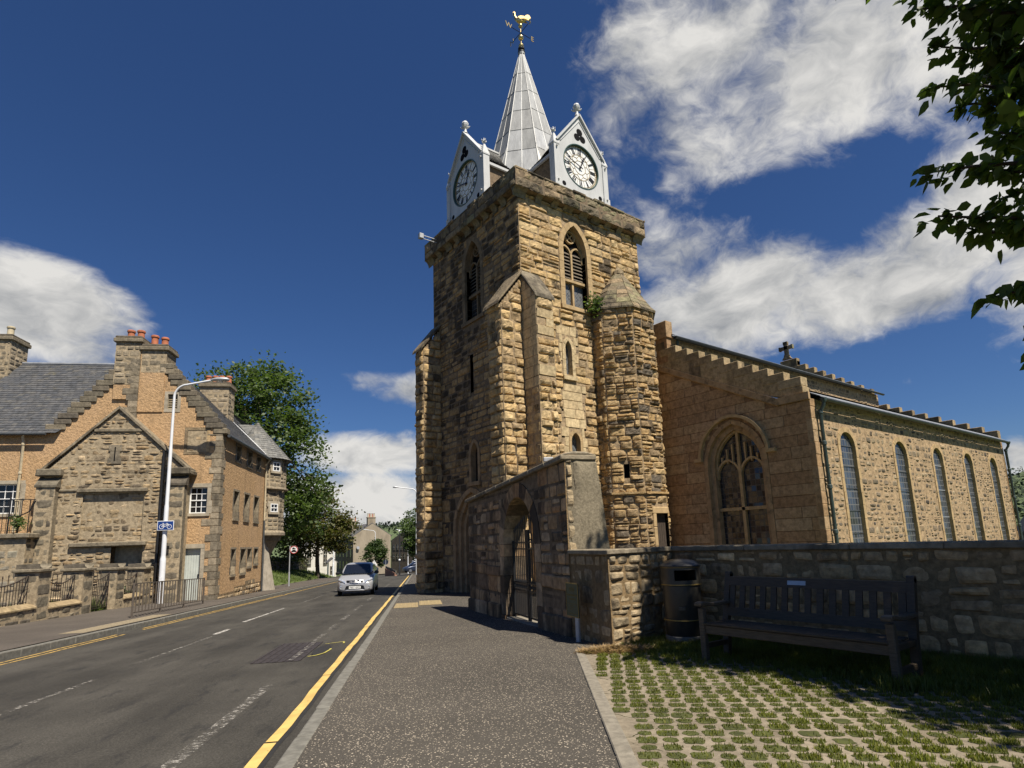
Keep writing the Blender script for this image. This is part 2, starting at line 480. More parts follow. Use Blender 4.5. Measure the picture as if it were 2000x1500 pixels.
# ---------------------------------------------------------------- materials
MAT = {}
def newmat(name):
    m = bpy.data.materials.new(name); m.use_nodes = True; t = m.node_tree; t.nodes.clear()
    N = NT(t); out = N.n('ShaderNodeOutputMaterial')
    return m, N, out
def bsdf(N, out, **kw):
    ins = {}
    for k, v in kw.items(): ins[{'col': 'Base Color', 'rough': 'Roughness', 'metal': 'Metallic', 'nrm': 'Normal', 'spec': 'Specular IOR Level', 'alpha': 'Alpha'}[k]] = v
    b = N.n('ShaderNodeBsdfPrincipled', ins=ins); N.t.links.new(b.outputs[0], out.inputs[0]); return b
def bump(N, h, dist=0.02, strength=1.0):
    return N.n('ShaderNodeBump', ins={'Height': h, 'Distance': dist, 'Strength': strength}).outputs[0]
def stone_mat(name, pal, dark=(0.035, 0.03, 0.025), soot=(0.56, 0.70), soot_amt=0.8, soot_scale=0.45, fine=7.0, bmp=0.03, lich=None, stretch=0.6):
    m, N, out = newmat(name)
    g = N.n('ShaderNodeNewGeometry'); pos = g.outputs['Position']; rpi = g.outputs['Random Per Island']
    base = N.ramp(rpi, [(i / max(1, len(pal) - 1), c) for i, c in enumerate(pal)])
    n1 = N.noise(pos, fine, 6, 0.65)
    n2 = N.noise(pos, fine * 4.3, 4, 0.6)
    v = N.smooth(n1, 0.25, 0.75, 0.62, 1.28)
    base = N.mix(1.0, base, N.n('ShaderNodeCombineColor', ins={0: v, 1: v, 2: v}).outputs[0], 'MULTIPLY')
    sv = N.n('ShaderNodeMapping', ins={'Vector': pos, 'Scale': (1, 1, stretch)}).outputs[0]
    s1 = N.noise(sv, soot_scale, 7, 0.68)
    s2 = N.m('MULTIPLY', N.m('SUBTRACT', N.m('FRACT', N.m('MULTIPLY', rpi, 7.31)), 0.5), 0.22)
    sf = N.m('MULTIPLY', N.smooth(N.m('ADD', s1, s2), soot[0], soot[1]), soot_amt)
    base = N.mix(sf, base, dark)
    if lich:
        l1 = N.smooth(N.noise(pos, 2.3, 6, 0.7), 0.55, 0.72)
        base = N.mix(N.m('MULTIPLY', l1, 0.5), base, lich)
    hgt = N.m('ADD', N.m('MULTIPLY', n1, 0.8), N.m('MULTIPLY', n2, 0.35))
    bsdf(N, out, col=base, rough=0.93, spec=0.15, nrm=bump(N, hgt, bmp))
    MAT[name] = m; return m
def plain(name, col, rough=0.6, metal=0.0, var=0.2, scale=6.0, bmp=0.0, spec=0.4, dirt=None, dirt_rng=(0.55, 0.75), stretch=(1, 1, 1)):
    m, N, out = newmat(name)
    pos = N.n('ShaderNodeTexCoord').outputs['Object']
    pos = N.n('ShaderNodeMapping', ins={'Vector': pos, 'Scale': stretch}).outputs[0]
    n1 = N.noise(pos, scale, 6, 0.6)
    v = N.smooth(n1, 0.3, 0.7, 1 - var, 1 + var)
    c = N.mix(1.0, col, N.n('ShaderNodeCombineColor', ins={0: v, 1: v, 2: v}).outputs[0], 'MULTIPLY')
    if dirt is not None:
        c = N.mix(N.smooth(N.noise(pos, scale * 0.6, 7, 0.7), *dirt_rng), c, dirt)
    kw = dict(col=c, rough=rough, metal=metal, spec=spec)
    if bmp: kw['nrm'] = bump(N, n1, bmp)
    bsdf(N, out, **kw); MAT[name] = m; return m
OCH = [(0.52, 0.365, 0.175), (0.47, 0.325, 0.16), (0.44, 0.295, 0.135), (0.54, 0.395, 0.205), (0.40, 0.285, 0.155), (0.49, 0.36, 0.19), (0.45, 0.30, 0.14), (0.27, 0.20, 0.12), (0.50, 0.35, 0.17)]
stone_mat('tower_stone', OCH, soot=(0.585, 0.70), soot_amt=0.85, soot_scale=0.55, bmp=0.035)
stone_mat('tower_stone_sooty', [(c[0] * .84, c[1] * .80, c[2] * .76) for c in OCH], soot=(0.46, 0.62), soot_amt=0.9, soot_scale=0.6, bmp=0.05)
stone_mat('parapet_stone', [(0.24, 0.216, 0.120), (0.204, 0.168, 0.108), (0.324, 0.240, 0.144), (0.144, 0.120, 0.084)], soot=(0.48, 0.64), soot_amt=0.85, soot_scale=0.8, lich=(0.16, 0.15, 0.06), bmp=0.06)
stone_mat('turret_stone', [(c[0] * .9, c[1] * .88, c[2] * .86) for c in OCH] + [(0.15, 0.12, 0.085), (0.12, 0.10, 0.075)], soot=(0.53, 0.68), soot_amt=0.8, soot_scale=0.7, bmp=0.05)
stone_mat('ashlar_new', [(0.526, 0.400, 0.228), (0.470, 0.366, 0.211), (0.560, 0.434, 0.251)], soot=(0.66, 0.85), soot_amt=0.4, bmp=0.012)
stone_mat('ashlar_church', [(0.337, 0.219, 0.114), (0.309, 0.195, 0.105), (0.365, 0.243, 0.134), (0.281, 0.175, 0.095), (0.393, 0.282, 0.164), (0.318, 0.200, 0.105)], soot=(0.68, 0.86), soot_amt=0.5, soot_scale=0.7, bmp=0.015)
stone_mat('crowstep_stone', [(0.33, 0.25, 0.14), (0.28, 0.21, 0.12), (0.38, 0.29, 0.17)], soot=(0.50, 0.72), soot_amt=0.75, soot_scale=0.9, lich=(0.25, 0.22, 0.09), bmp=0.02)
stone_mat('rubble_church', [(0.332, 0.237, 0.136), (0.237, 0.188, 0.120), (0.133, 0.109, 0.078), (0.361, 0.267, 0.162), (0.081, 0.069, 0.057), (0.285, 0.207, 0.125), (0.171, 0.138, 0.099), (0.380, 0.296, 0.183), (0.104, 0.089, 0.073)], soot=(0.66, 0.82), soot_amt=0.5, bmp=0.03)
stone_mat('mortar_church', [(0.363, 0.257, 0.150), (0.363, 0.257, 0.150)], soot=(0.62, 0.8), soot_amt=0.35, bmp=0.02)
stone_mat('mortar_gable', [(0.20, 0.125, 0.07), (0.20, 0.125, 0.07)], soot=(0.66, 0.85), soot_amt=0.5, bmp=0.01)
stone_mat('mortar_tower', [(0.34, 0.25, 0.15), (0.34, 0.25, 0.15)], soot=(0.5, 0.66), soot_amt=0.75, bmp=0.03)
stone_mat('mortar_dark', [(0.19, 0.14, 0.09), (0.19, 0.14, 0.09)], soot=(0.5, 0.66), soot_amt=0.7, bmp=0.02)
stone_mat('gate_wall_stone', [(0.427, 0.283, 0.147), (0.345, 0.227, 0.122), (0.529, 0.340, 0.179), (0.244, 0.171, 0.106), (0.589, 0.426, 0.253), (0.184, 0.133, 0.090), (0.407, 0.236, 0.114)], soot=(0.44, 0.62), soot_amt=0.85, soot_scale=0.9, bmp=0.02, stretch=0.35)
stone_mat('bench_wall_stone', [(0.410, 0.271, 0.135), (0.507, 0.343, 0.176), (0.315, 0.218, 0.120), (0.603, 0.384, 0.176), (0.387, 0.259, 0.135), (0.822, 0.562, 0.287), (0.338, 0.229, 0.127), (0.458, 0.312, 0.160)], soot=(0.56, 0.74), soot_amt=0.7, soot_scale=1.6, fine=12, bmp=0.02)
stone_mat('corner_wall_stone', [(0.374, 0.286, 0.171), (0.297, 0.231, 0.143), (0.440, 0.341, 0.209), (0.253, 0.204, 0.132)], soot=(0.50, 0.70), soot_amt=0.75, soot_scale=1.6, fine=12, bmp=0.03)
stone_mat('mortar_bench', [(0.240, 0.166, 0.086), (0.240, 0.166, 0.086)], soot=(0.5, 0.7), soot_amt=0.5, fine=14, bmp=0.02)
stone_mat('cement_render', [(0.225, 0.19, 0.13), (0.225, 0.19, 0.13)], soot=(0.58, 0.8), soot_amt=0.4, soot_scale=2.2, fine=22, bmp=0.012)
stone_mat('coping_stone', [(0.240, 0.198, 0.138), (0.198, 0.168, 0.120), (0.288, 0.240, 0.168)], soot=(0.5, 0.7), soot_amt=0.7, soot_scale=1.4, lich=(0.22, 0.19, 0.09), bmp=0.02)
stone_mat('house_rubble', [(0.42, 0.31, 0.175), (0.30, 0.225, 0.135), (0.20, 0.155, 0.10), (0.46, 0.33, 0.18), (0.13, 0.105, 0.075), (0.37, 0.255, 0.135), (0.50, 0.39, 0.25), (0.16, 0.125, 0.085)], soot=(0.56, 0.75), soot_amt=0.75, soot_scale=0.9, bmp=0.04)
stone_mat('house_mortar', [(0.363, 0.288, 0.187), (0.363, 0.288, 0.187)], soot=(0.52, 0.72), soot_amt=0.6, bmp=0.02)
stone_mat('quoin_stone', [(0.30, 0.245, 0.17), (0.235, 0.195, 0.135), (0.19, 0.16, 0.115), (0.36, 0.295, 0.205), (0.14, 0.12, 0.09)], soot=(0.56, 0.75), soot_amt=0.6, soot_scale=1.0, bmp=0.02)
stone_mat('pillar_stone', [(0.20, 0.17, 0.12), (0.15, 0.13, 0.095), (0.235, 0.195, 0.135), (0.11, 0.095, 0.075)], soot=(0.5, 0.72), soot_amt=0.75, soot_scale=1.0, bmp=0.02)
stone_mat('yard_stone', [(0.30, 0.27, 0.20), (0.22, 0.195, 0.15), (0.26, 0.23, 0.175), (0.15, 0.13, 0.10)], soot=(0.52, 0.72), soot_amt=0.7, soot_scale=0.9, bmp=0.02)
def harl(name, col, dirtc=(0.20, 0.14, 0.08), scale=9.0, bmp=0.05):
    m, N, out = newmat(name)
    pos = N.n('ShaderNodeNewGeometry').outputs['Position']
    n1 = N.noise(pos, scale, 5, 0.7); n2 = N.noise(pos, 0.55, 6, 0.7)
    sv = N.n('ShaderNodeMapping', ins={'Vector': pos, 'Scale': (1, 1, 0.25)}).outputs[0]
    n3 = N.noise(sv, 1.6, 6, 0.7)
    v = N.smooth(n1, 0.3, 0.7, 0.74, 1.18)
    c = N.mix(1.0, col, N.n('ShaderNodeCombineColor', ins={0: v, 1: v, 2: v}).outputs[0], 'MULTIPLY')
    c = N.mix(N.smooth(n2, 0.42, 0.72, 0.0, 0.5), c, (col[0] * 1.05, col[1] * 1.08, col[2] * 1.2))
    c = N.mix(N.smooth(n3, 0.50, 0.78, 0.0, 0.7), c, dirtc)
    bsdf(N, out, col=c, rough=0.95, spec=0.1, nrm=bump(N, n1, bmp)); MAT[name] = m; return m
harl('orange_harl', (0.48, 0.312, 0.165))
harl('grey_harl', (0.22, 0.175, 0.115), dirtc=(0.10, 0.085, 0.06), scale=3.0, bmp=0.02)
harl('pale_harl', (0.40, 0.35, 0.27), dirtc=(0.24, 0.2, 0.15), scale=3.0, bmp=0.02)
def slate_mat(name, pal, lw=0.34, lh=0.2, along=(1, 0, 0)):
    """slates as rows of thin tiles; the mesh carries UV-free rows through world height"""
    m, N, out = newmat(name)
    g = N.n('ShaderNodeNewGeometry'); rpi = g.outputs['Random Per Island']; pos = g.outputs['Position']
    c = N.ramp(rpi, [(i / (len(pal) - 1), q) for i, q in enumerate(pal)])
    n1 = N.noise(pos, 5, 6, 0.65)
    v = N.smooth(n1, 0.3, 0.7, 0.7, 1.25)
    c = N.mix(1.0, c, N.n('ShaderNodeCombineColor', ins={0: v, 1: v, 2: v}).outputs[0], 'MULTIPLY')
    c = N.mix(N.smooth(N.noise(pos, 1.3, 6, 0.72), 0.58, 0.72, 0, 0.6), c, (0.16, 0.14, 0.08))
    bsdf(N, out, col=c, rough=0.72, spec=0.3, nrm=bump(N, n1, 0.01)); MAT[name] = m; return m
slate_mat('slate', [(0.055, 0.058, 0.062), (0.075, 0.076, 0.08), (0.09, 0.088, 0.086), (0.062, 0.066, 0.074), (0.11, 0.105, 0.095)])
slate_mat('slate_grey', [(0.14, 0.14, 0.13), (0.18, 0.175, 0.16), (0.11, 0.11, 0.105), (0.2, 0.19, 0.165)])
plain('roof_lead', (0.21, 0.22, 0.235), 0.55, 0.0, 0.2, 3)
def lead_mat():
    m, N, out = newmat('spire_lead')
    g = N.n('ShaderNodeNewGeometry'); pos = g.outputs['Position']; rpi = g.outputs['Random Per Island']
    c = N.ramp(rpi, [(0, (0.25, 0.25, 0.235)), (0.4, (0.31, 0.31, 0.295)), (0.7, (0.38, 0.385, 0.38)), (1, (0.28, 0.275, 0.255))])
    sv = N.n('ShaderNodeMapping', ins={'Vector': pos, 'Scale': (1, 1, 0.18)}).outputs[0]
    n = N.noise(sv, 4.0, 7, 0.7); v = N.smooth(n, 0.3, 0.75, 1.12, 0.72)
    c = N.mix(1.0, c, N.n('ShaderNodeCombineColor', ins={0: v, 1: v, 2: v}).outputs[0], 'MULTIPLY')
    bsdf(N, out, col=c, rough=0.5, spec=0.5, metal=0.15, nrm=bump(N, n, 0.01)); MAT['spire_lead'] = m
lead_mat()
plain('white_paint_wood', (0.50, 0.50, 0.485), 0.55, 0, 0.10, 3, dirt=(0.28, 0.28, 0.26), dirt_rng=(0.60, 0.9), stretch=(1, 1, 0.3))
plain('white_paint', (0.78, 0.78, 0.76), 0.4, 0, 0.05, 5)
plain('lamp_paint', (0.70, 0.71, 0.72), 0.45, 0, 0.06, 2)
plain('galvanised', (0.42, 0.43, 0.44), 0.5, 0.3, 0.12, 6)
plain('black_iron', (0.014, 0.014, 0.015), 0.45, 0, 0.2, 8, spec=0.5)
plain('rusty_iron', (0.030, 0.022, 0.018), 0.75, 0, 0.35, 14, dirt=(0.09, 0.04, 0.02), dirt_rng=(0.5, 0.75))
plain('brown_rail', (0.085, 0.068, 0.052), 0.6, 0, 0.2, 6, dirt=(0.07, 0.05, 0.035), dirt_rng=(0.55, 0.8))
plain('bench_wood', (0.050, 0.036, 0.022), 0.55, 0, 0.3, 9, bmp=0.004, stretch=(8, 1, 8))
plain('bench_front', (0.085, 0.063, 0.040), 0.6, 0, 0.3, 9, bmp=0.004, stretch=(8, 1, 8))
plain('bin_black', (0.036, 0.033, 0.027), 0.38, 0, 0.15, 5, spec=0.5)
plain('gold', (0.62, 0.44, 0.14), 0.32, 0.9, 0.1, 9)
plain('gold_faint', (0.13, 0.105, 0.03), 0.6, 0.2, 0.1, 9)
plain('gold_dull', (0.30, 0.21, 0.065), 0.5, 0.4, 0.1, 9)
plain('gilt', (0.66, 0.50, 0.22), 0.35, 1.0, 0.08, 9)
plain('plate_metal', (0.42, 0.42, 0.43), 0.35, 0.7, 0.1, 9)
plain('clock_white', (0.80, 0.79, 0.75), 0.4, 0, 0.04, 3)
plain('clock_black', (0.012, 0.012, 0.014), 0.5, 0, 0.1, 3)
plain('clock_green', (0.05, 0.10, 0.09), 0.5, 0, 0.1, 3)
plain('dark_void', (0.006, 0.006, 0.007), 0.9, 0, 0.1, 3, spec=0.1)
plain('louvre_wood', (0.11, 0.085, 0.055), 0.8, 0, 0.3, 5)
plain('dark_wood', (0.055, 0.04, 0.028), 0.75, 0, 0.3, 8, stretch=(6, 6, 1))
plain('pale_green_door', (0.50, 0.535, 0.49), 0.55, 0, 0.08, 3, dirt=(0.30, 0.24, 0.15), dirt_rng=(0.64, 0.85))
plain('terracotta', (0.40, 0.135, 0.065), 0.8, 0, 0.2, 5)
plain('cream_pot', (0.45, 0.38, 0.25), 0.8, 0, 0.2, 5)
plain('pipe_cream', (0.50, 0.42, 0.28), 0.6, 0, 0.15, 5)
plain('pipe_green', (0.045, 0.065, 0.06), 0.5, 0, 0.2, 5)
plain('gutter_grey', (0.06, 0.065, 0.068), 0.45, 0, 0.2, 5)
plain('sign_blue', (0.012, 0.045, 0.20), 0.4, 0, 0.03, 5)
plain('sign_red', (0.45, 0.02, 0.02), 0.4, 0, 0.03, 5)
plain('sign_green', (0.012, 0.045, 0.03), 0.35, 0, 0.1, 5)
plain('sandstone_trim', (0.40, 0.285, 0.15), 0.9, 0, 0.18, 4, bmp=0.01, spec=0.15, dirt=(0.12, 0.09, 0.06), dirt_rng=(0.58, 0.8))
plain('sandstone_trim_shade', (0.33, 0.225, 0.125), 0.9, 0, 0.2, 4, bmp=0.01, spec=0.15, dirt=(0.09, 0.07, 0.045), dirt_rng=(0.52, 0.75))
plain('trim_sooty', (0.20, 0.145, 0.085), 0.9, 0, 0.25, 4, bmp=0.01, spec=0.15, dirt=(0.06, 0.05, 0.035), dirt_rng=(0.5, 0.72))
plain('house_trim', (0.36, 0.31, 0.23), 0.9, 0, 0.2, 4, bmp=0.01, spec=0.15, dirt=(0.15, 0.125, 0.09), dirt_rng=(0.58, 0.8))
plain('far_slate', (0.10, 0.095, 0.09), 0.8, 0, 0.2, 1.5)
plain('far_stone', (0.15, 0.125, 0.09), 0.9, 0, 0.2, 1.5)
plain('far_render', (0.30, 0.25, 0.18), 0.9, 0, 0.18, 0.6, dirt=(0.16, 0.13, 0.09), dirt_rng=(0.5, 0.75), stretch=(1, 1, 0.35))
plain('far_white', (0.62, 0.58, 0.50), 0.9, 0, 0.1, 1.5)
plain('far_brick', (0.30, 0.16, 0.11), 0.9, 0, 0.2, 6)
plain('brick_red', (0.20, 0.085, 0.06), 0.9, 0, 0.25, 9)
plain('window_dark', (0.012, 0.013, 0.015), 0.08, 0, 0.1, 5, spec=0.6)
plain('tyre', (0.012, 0.012, 0.012), 0.8, 0, 0.1, 5)
plain('car_silver', (0.40, 0.40, 0.41), 0.32, 0.35, 0.02, 5, spec=0.6)
plain('car_glass', (0.010, 0.012, 0.018), 0.04, 0, 0.0, 5, spec=0.7)
plain('car_black', (0.012, 0.012, 0.013), 0.4, 0, 0.1, 5)
plain('car_blue', (0.03, 0.04, 0.07), 0.3, 0.4, 0.02, 5, spec=0.6)
plain('car_white', (0.62, 0.62, 0.62), 0.3, 0.0, 0.02, 5, spec=0.6)
plain('chrome', (0.6, 0.6, 0.62), 0.38, 0.8, 0.02, 5)
plain('alloy', (0.35, 0.35, 0.36), 0.35, 0.8, 0.05, 5)
plain('headlamp', (0.72, 0.75, 0.78), 0.06, 0.6, 0.15, 20, spec=0.8)
plain('plate_white', (0.80, 0.79, 0.74), 0.4, 0, 0.02, 5)
plain('interior_cloth', (0.08, 0.08, 0.085), 0.9, 0, 0.1, 5)
def leaded(name, nx, nz, lw=0.08, tint=(0.030, 0.033, 0.038), leadc=(0.20, 0.19, 0.175), diag=False, axis='X'):
    """dark glass with a grid of lead cames, in object coordinates"""
    m, N, out = newmat(name)
    pos = N.n('ShaderNodeNewGeometry').outputs['Position']
    x, y, z = N.n('ShaderNodeSeparateXYZ', ins={0: pos}).outputs
    h = x if axis == 'X' else y
    if diag:
        a = N.m('MULTIPLY', N.m('ADD', h, z), nx); b = N.m('MULTIPLY', N.m('SUBTRACT', h, z), nz)
    else:
        a = N.m('MULTIPLY', h, nx); b = N.m('MULTIPLY', z, nz)
    fa = N.m('ABSOLUTE', N.m('SUBTRACT', N.m('FRACT', a), 0.5)); fb = N.m('ABSOLUTE', N.m('SUBTRACT', N.m('FRACT', b), 0.5))
    line = N.m('MAXIMUM', N.m('GREATER_THAN', fa, 0.5 - lw), N.m('GREATER_THAN', fb, 0.5 - lw))
    cell = N.n('ShaderNodeCombineXYZ', ins={0: N.m('FLOOR', a), 1: N.m('FLOOR', b), 2: 0.0}).outputs[0]
    wn = N.n('ShaderNodeTexWhiteNoise', ins={'Vector': cell}); rnd = wn.outputs['Value']
    g = N.mix(rnd, tint, tuple(min(1, c * 2.6) for c in tint))
    col = N.mix(line, g, leadc)
    # each quarry leans its own way
    tilt = N.vm('SCALE', N.vm('SUBTRACT', wn.outputs['Color'], (0.5, 0.5, 0.5)), scale=0.16)
    nrm = N.vm('NORMALIZE', N.vm('ADD', N.n('ShaderNodeNewGeometry').outputs['Normal'], tilt))
    bsdf(N, out, col=col, rough=N.m('ADD', 0.08, N.m('MULTIPLY', line, 0.5)), spec=0.6, nrm=nrm)
    MAT[name] = m; return m
leaded('leaded_aisle', 5.0, 4.2, 0.07, (0.028, 0.032, 0.038), (0.13, 0.13, 0.125))
leaded('leaded_gable', 5.0, 4.6, 0.06, (0.016, 0.016, 0.018), (0.07, 0.06, 0.05), axis='Y')
leaded('leaded_tower', 7.0, 7.0, 0.07, (0.055, 0.06, 0.065), (0.16, 0.15, 0.13), diag=True)
leaded('leaded_tower_left', 6.0, 5.0, 0.07, (0.02, 0.02, 0.022), (0.09, 0.08, 0.065), axis='Y')
# ---- ground surfaces
def asphalt():
    m, N, out = newmat('asphalt')
    pos = N.n('ShaderNodeNewGeometry').outputs['Position']
    n1 = N.noise(pos, 60, 3, 0.6); n2 = N.noise(pos, 0.5, 6, 0.65); n3 = N.noise(pos, 240, 2, 0.5)
    # wheel tracks along the street
    x, y, z = N.n('ShaderNodeSeparateXYZ', ins={0: pos}).outputs
    t = N.m('SUBTRACT', N.m('MULTIPLY', x, U2[1]), N.m('MULTIPLY', y, U2[0]))
    s = N.m('ADD', N.m('MULTIPLY', x, U2[0]), N.m('MULTIPLY', y, U2[1]))
    tp = N.n('ShaderNodeCombineXYZ', ins={0: N.m('MULTIPLY', s, 0.12), 1: N.m('MULTIPLY', t, 1.0), 2: 0.0}).outputs[0]
    n4 = N.noise(tp, 1.3, 5, 0.6)
    c = N.ramp(n1, [(0.3, (0.034, 0.031, 0.025)), (0.55, (0.058, 0.053, 0.044)), (0.78, (0.100, 0.091, 0.076))])
    v = N.m('MULTIPLY', N.smooth(n2, 0.3, 0.7, 0.78, 1.2), N.smooth(n4, 0.3, 0.7, 0.78, 1.2))
    c = N.mix(1.0, c, N.n('ShaderNodeCombineColor', ins={0: v, 1: v, 2: v}).outputs[0], 'MULTIPLY')
    sp = N.smooth(n3, 0.70, 0.78)
    c = N.mix(N.m('MULTIPLY', sp, 0.5), c, (0.19, 0.18, 0.165))
    # dark stained patch where the surface has been dragged
    st_ = N.m('MULTIPLY', N.smooth(N.noise(N.n('ShaderNodeCombineXYZ', ins={0: N.m('MULTIPLY', s, 0.5), 1: N.m('MULTIPLY', t, 1.6), 2: 3.0}).outputs[0], 2.0, 8, 0.75), 0.53, 0.64), 0.62)
    c = N.mix(st_, c, (0.022, 0.021, 0.020))
    bsdf(N, out, col=c, rough=0.85, spec=0.25, nrm=bump(N, N.m('ADD', n1, N.m('MULTIPLY', n3, 0.5)), 0.006)); MAT['asphalt'] = m
asphalt()
def chips(name, base, chip, dens, scale):
    m, N, out = newmat(name)
    pos = N.n('ShaderNodeNewGeometry').outputs['Position']
    wp = N.vm('ADD', pos, N.vm('SCALE', N.noise(pos, 14, 2, 0.5, out='Color'), scale=0.03))
    vo = N.n('ShaderNodeTexVoronoi', feature='F1', ins={'Vector': wp, 'Scale': scale, 'Randomness': 1.0})
    d = vo.outputs['Distance']; rc = N.n('ShaderNodeSeparateColor', ins={0: vo.outputs['Color']}).outputs
    patch = N.noise(pos, 0.9, 5, 0.65)
    thr = N.m('ADD', 1 - dens, N.m('MULTIPLY', N.m('SUBTRACT', 0.5, patch), 0.9))
    sel = N.m('MULTIPLY', N.m('GREATER_THAN', rc[0], thr), N.m('LESS_THAN', d, N.m('ADD', 0.16, N.m('MULTIPLY', rc[1], 0.24))))
    n1 = N.noise(pos, 90, 3, 0.6); n2 = N.noise(pos, 0.6, 6, 0.65)
    v = N.m('MULTIPLY', N.smooth(n1, 0.25, 0.75, 0.6, 1.45), N.smooth(n2, 0.3, 0.7, 0.85, 1.15))
    c = N.mix(1.0, base, N.n('ShaderNodeCombineColor', ins={0: v, 1: v, 2: v}).outputs[0], 'MULTIPLY')
    cc = N.mix(rc[2], chip, tuple(q * 0.55 for q in chip))
    c = N.mix(sel, c, cc)
    bsdf(N, out, col=c, rough=0.85, spec=0.25, nrm=bump(N, N.m('ADD', n1, N.m('MULTIPLY', sel, 0.8)), 0.006)); MAT[name] = m
chips('pavement_chips', (0.066, 0.058, 0.047), (0.52, 0.44, 0.335), 0.66, 52)
chips('pavement_plain', (0.088, 0.074, 0.060), (0.20, 0.18, 0.15), 0.10, 38)
def worn(name, col, lo, hi, scale=9.0, rough=0.6):
    m, N, out = newmat(name)
    pos = N.n('ShaderNodeNewGeometry').outputs['Position']
    n = N.noise(pos, scale, 8, 0.72); n2 = N.noise(pos, 70, 3, 0.6)
    a = N.smooth(N.m('ADD', n, N.m('MULTIPLY', N.m('SUBTRACT', n2, 0.5), 0.35)), lo, hi)
    v = N.smooth(N.noise(pos, 4, 5, 0.6), 0.3, 0.7, 0.8, 1.1)
    c = N.mix(1.0, col, N.n('ShaderNodeCombineColor', ins={0: v, 1: v, 2: v}).outputs[0], 'MULTIPLY')
    bsdf(N, out, col=c, rough=rough, spec=0.3, alpha=a); MAT[name] = m
worn('yellow_paint', (0.60, 0.41, 0.13), 0.28, 0.36)
worn('yellow_paint_thin', (0.52, 0.34, 0.10), 0.38, 0.48)
worn('white_line', (0.34, 0.315, 0.275), 0.49, 0.64, 13)
worn('white_line_strong', (0.50, 0.47, 0.42), 0.40, 0.55, 13)
worn('yellow_spray', (0.50, 0.43, 0.10), 0.3, 0.5, 12)
plain('kerb_stone', (0.155, 0.147, 0.125), 0.9, 0, 0.22, 12, bmp=0.006, spec=0.2, dirt=(0.10, 0.09, 0.075), dirt_rng=(0.55, 0.8))
plain('edging_stone', (0.205, 0.182, 0.142), 0.9, 0, 0.2, 14, bmp=0.006, spec=0.2, dirt=(0.22, 0.19, 0.15), dirt_rng=(0.55, 0.8))
def paver_mat():
    m, N, out = newmat('grass_concrete')
    pos = N.n('ShaderNodeNewGeometry').outputs['Position']; x, y, z = N.n('ShaderNodeSeparateXYZ', ins={0: pos}).outputs
    n1 = N.noise(pos, 16, 6, 0.65); n2 = N.noise(pos, 1.7, 6, 0.7); n3 = N.noise(pos, 60, 3, 0.6); nw = N.m('MULTIPLY', N.m('SUBTRACT', N.noise(pos, 9, 3, 0.6), 0.5), 0.10)
    row = N.m('DIVIDE', N.m('ADD', x, nw), 0.472); off = N.m('MULTIPLY', N.m('FLOOR', row), 0.5)
    fx = N.m('ABSOLUTE', N.m('SUBTRACT', N.m('FRACT', row), 0.5)); fy = N.m('ABSOLUTE', N.m('SUBTRACT', N.m('FRACT', N.m('ADD', N.m('DIVIDE', N.m('ADD', y, nw), 0.59), off)), 0.5))
    joint = N.m('MULTIPLY', N.m('MAXIMUM', N.m('GREATER_THAN', fx, 0.487), N.m('GREATER_THAN', fy, 0.490)), N.smooth(N.noise(pos, 7, 4, 0.6), 0.42, 0.56))
    cell = N.n('ShaderNodeCombineXYZ', ins={0: N.m('FLOOR', row), 1: N.m('FLOOR', N.m('ADD', N.m('DIVIDE', y, 0.59), off)), 2: 0.0}).outputs[0]
    rnd = N.n('ShaderNodeTexWhiteNoise', ins={'Vector': cell}).outputs['Value']
    v = N.m('MULTIPLY', N.smooth(n1, 0.3, 0.7, 0.80, 1.16), N.m('ADD', 0.88, N.m('MULTIPLY', rnd, 0.24)))
    c = N.mix(1.0, (0.215, 0.180, 0.130), N.n('ShaderNodeCombineColor', ins={0: v, 1: v, 2: v}).outputs[0], 'MULTIPLY')
    c = N.mix(N.smooth(n2, 0.50, 0.72, 0.0, 0.7), c, (0.12, 0.095, 0.062)); c = N.mix(N.smooth(n3, 0.66, 0.74, 0.0, 0.35), c, (0.07, 0.065, 0.05))
    c = N.mix(joint, c, (0.040, 0.042, 0.016))
    bsdf(N, out, col=c, rough=0.93, spec=0.12, nrm=bump(N, N.m('SUBTRACT', N.m('ADD', n1, N.m('MULTIPLY', n3, 0.4)), N.m('MULTIPLY', joint, 2.0)), 0.008)); MAT['grass_concrete'] = m
paver_mat()
plain('tactile', (0.27, 0.205, 0.105), 0.85, 0, 0.15, 10)
plain('iron_cover', (0.048, 0.040, 0.038), 0.6, 0.2, 0.25, 18)
plain('tar_patch', (0.02, 0.019, 0.018), 0.8, 0, 0.2, 18)
plain('turf_soil', (0.052, 0.058, 0.012), 0.95, 0, 0.35, 9)
plain('soil', (0.055, 0.045, 0.03), 0.95, 0, 0.3, 12)
plain('earth_grass', (0.075, 0.098, 0.024), 0.95, 0, 0.35, 1.5)
plain('gravel_patch', (0.23, 0.185, 0.115), 0.95, 0, 0.3, 20)
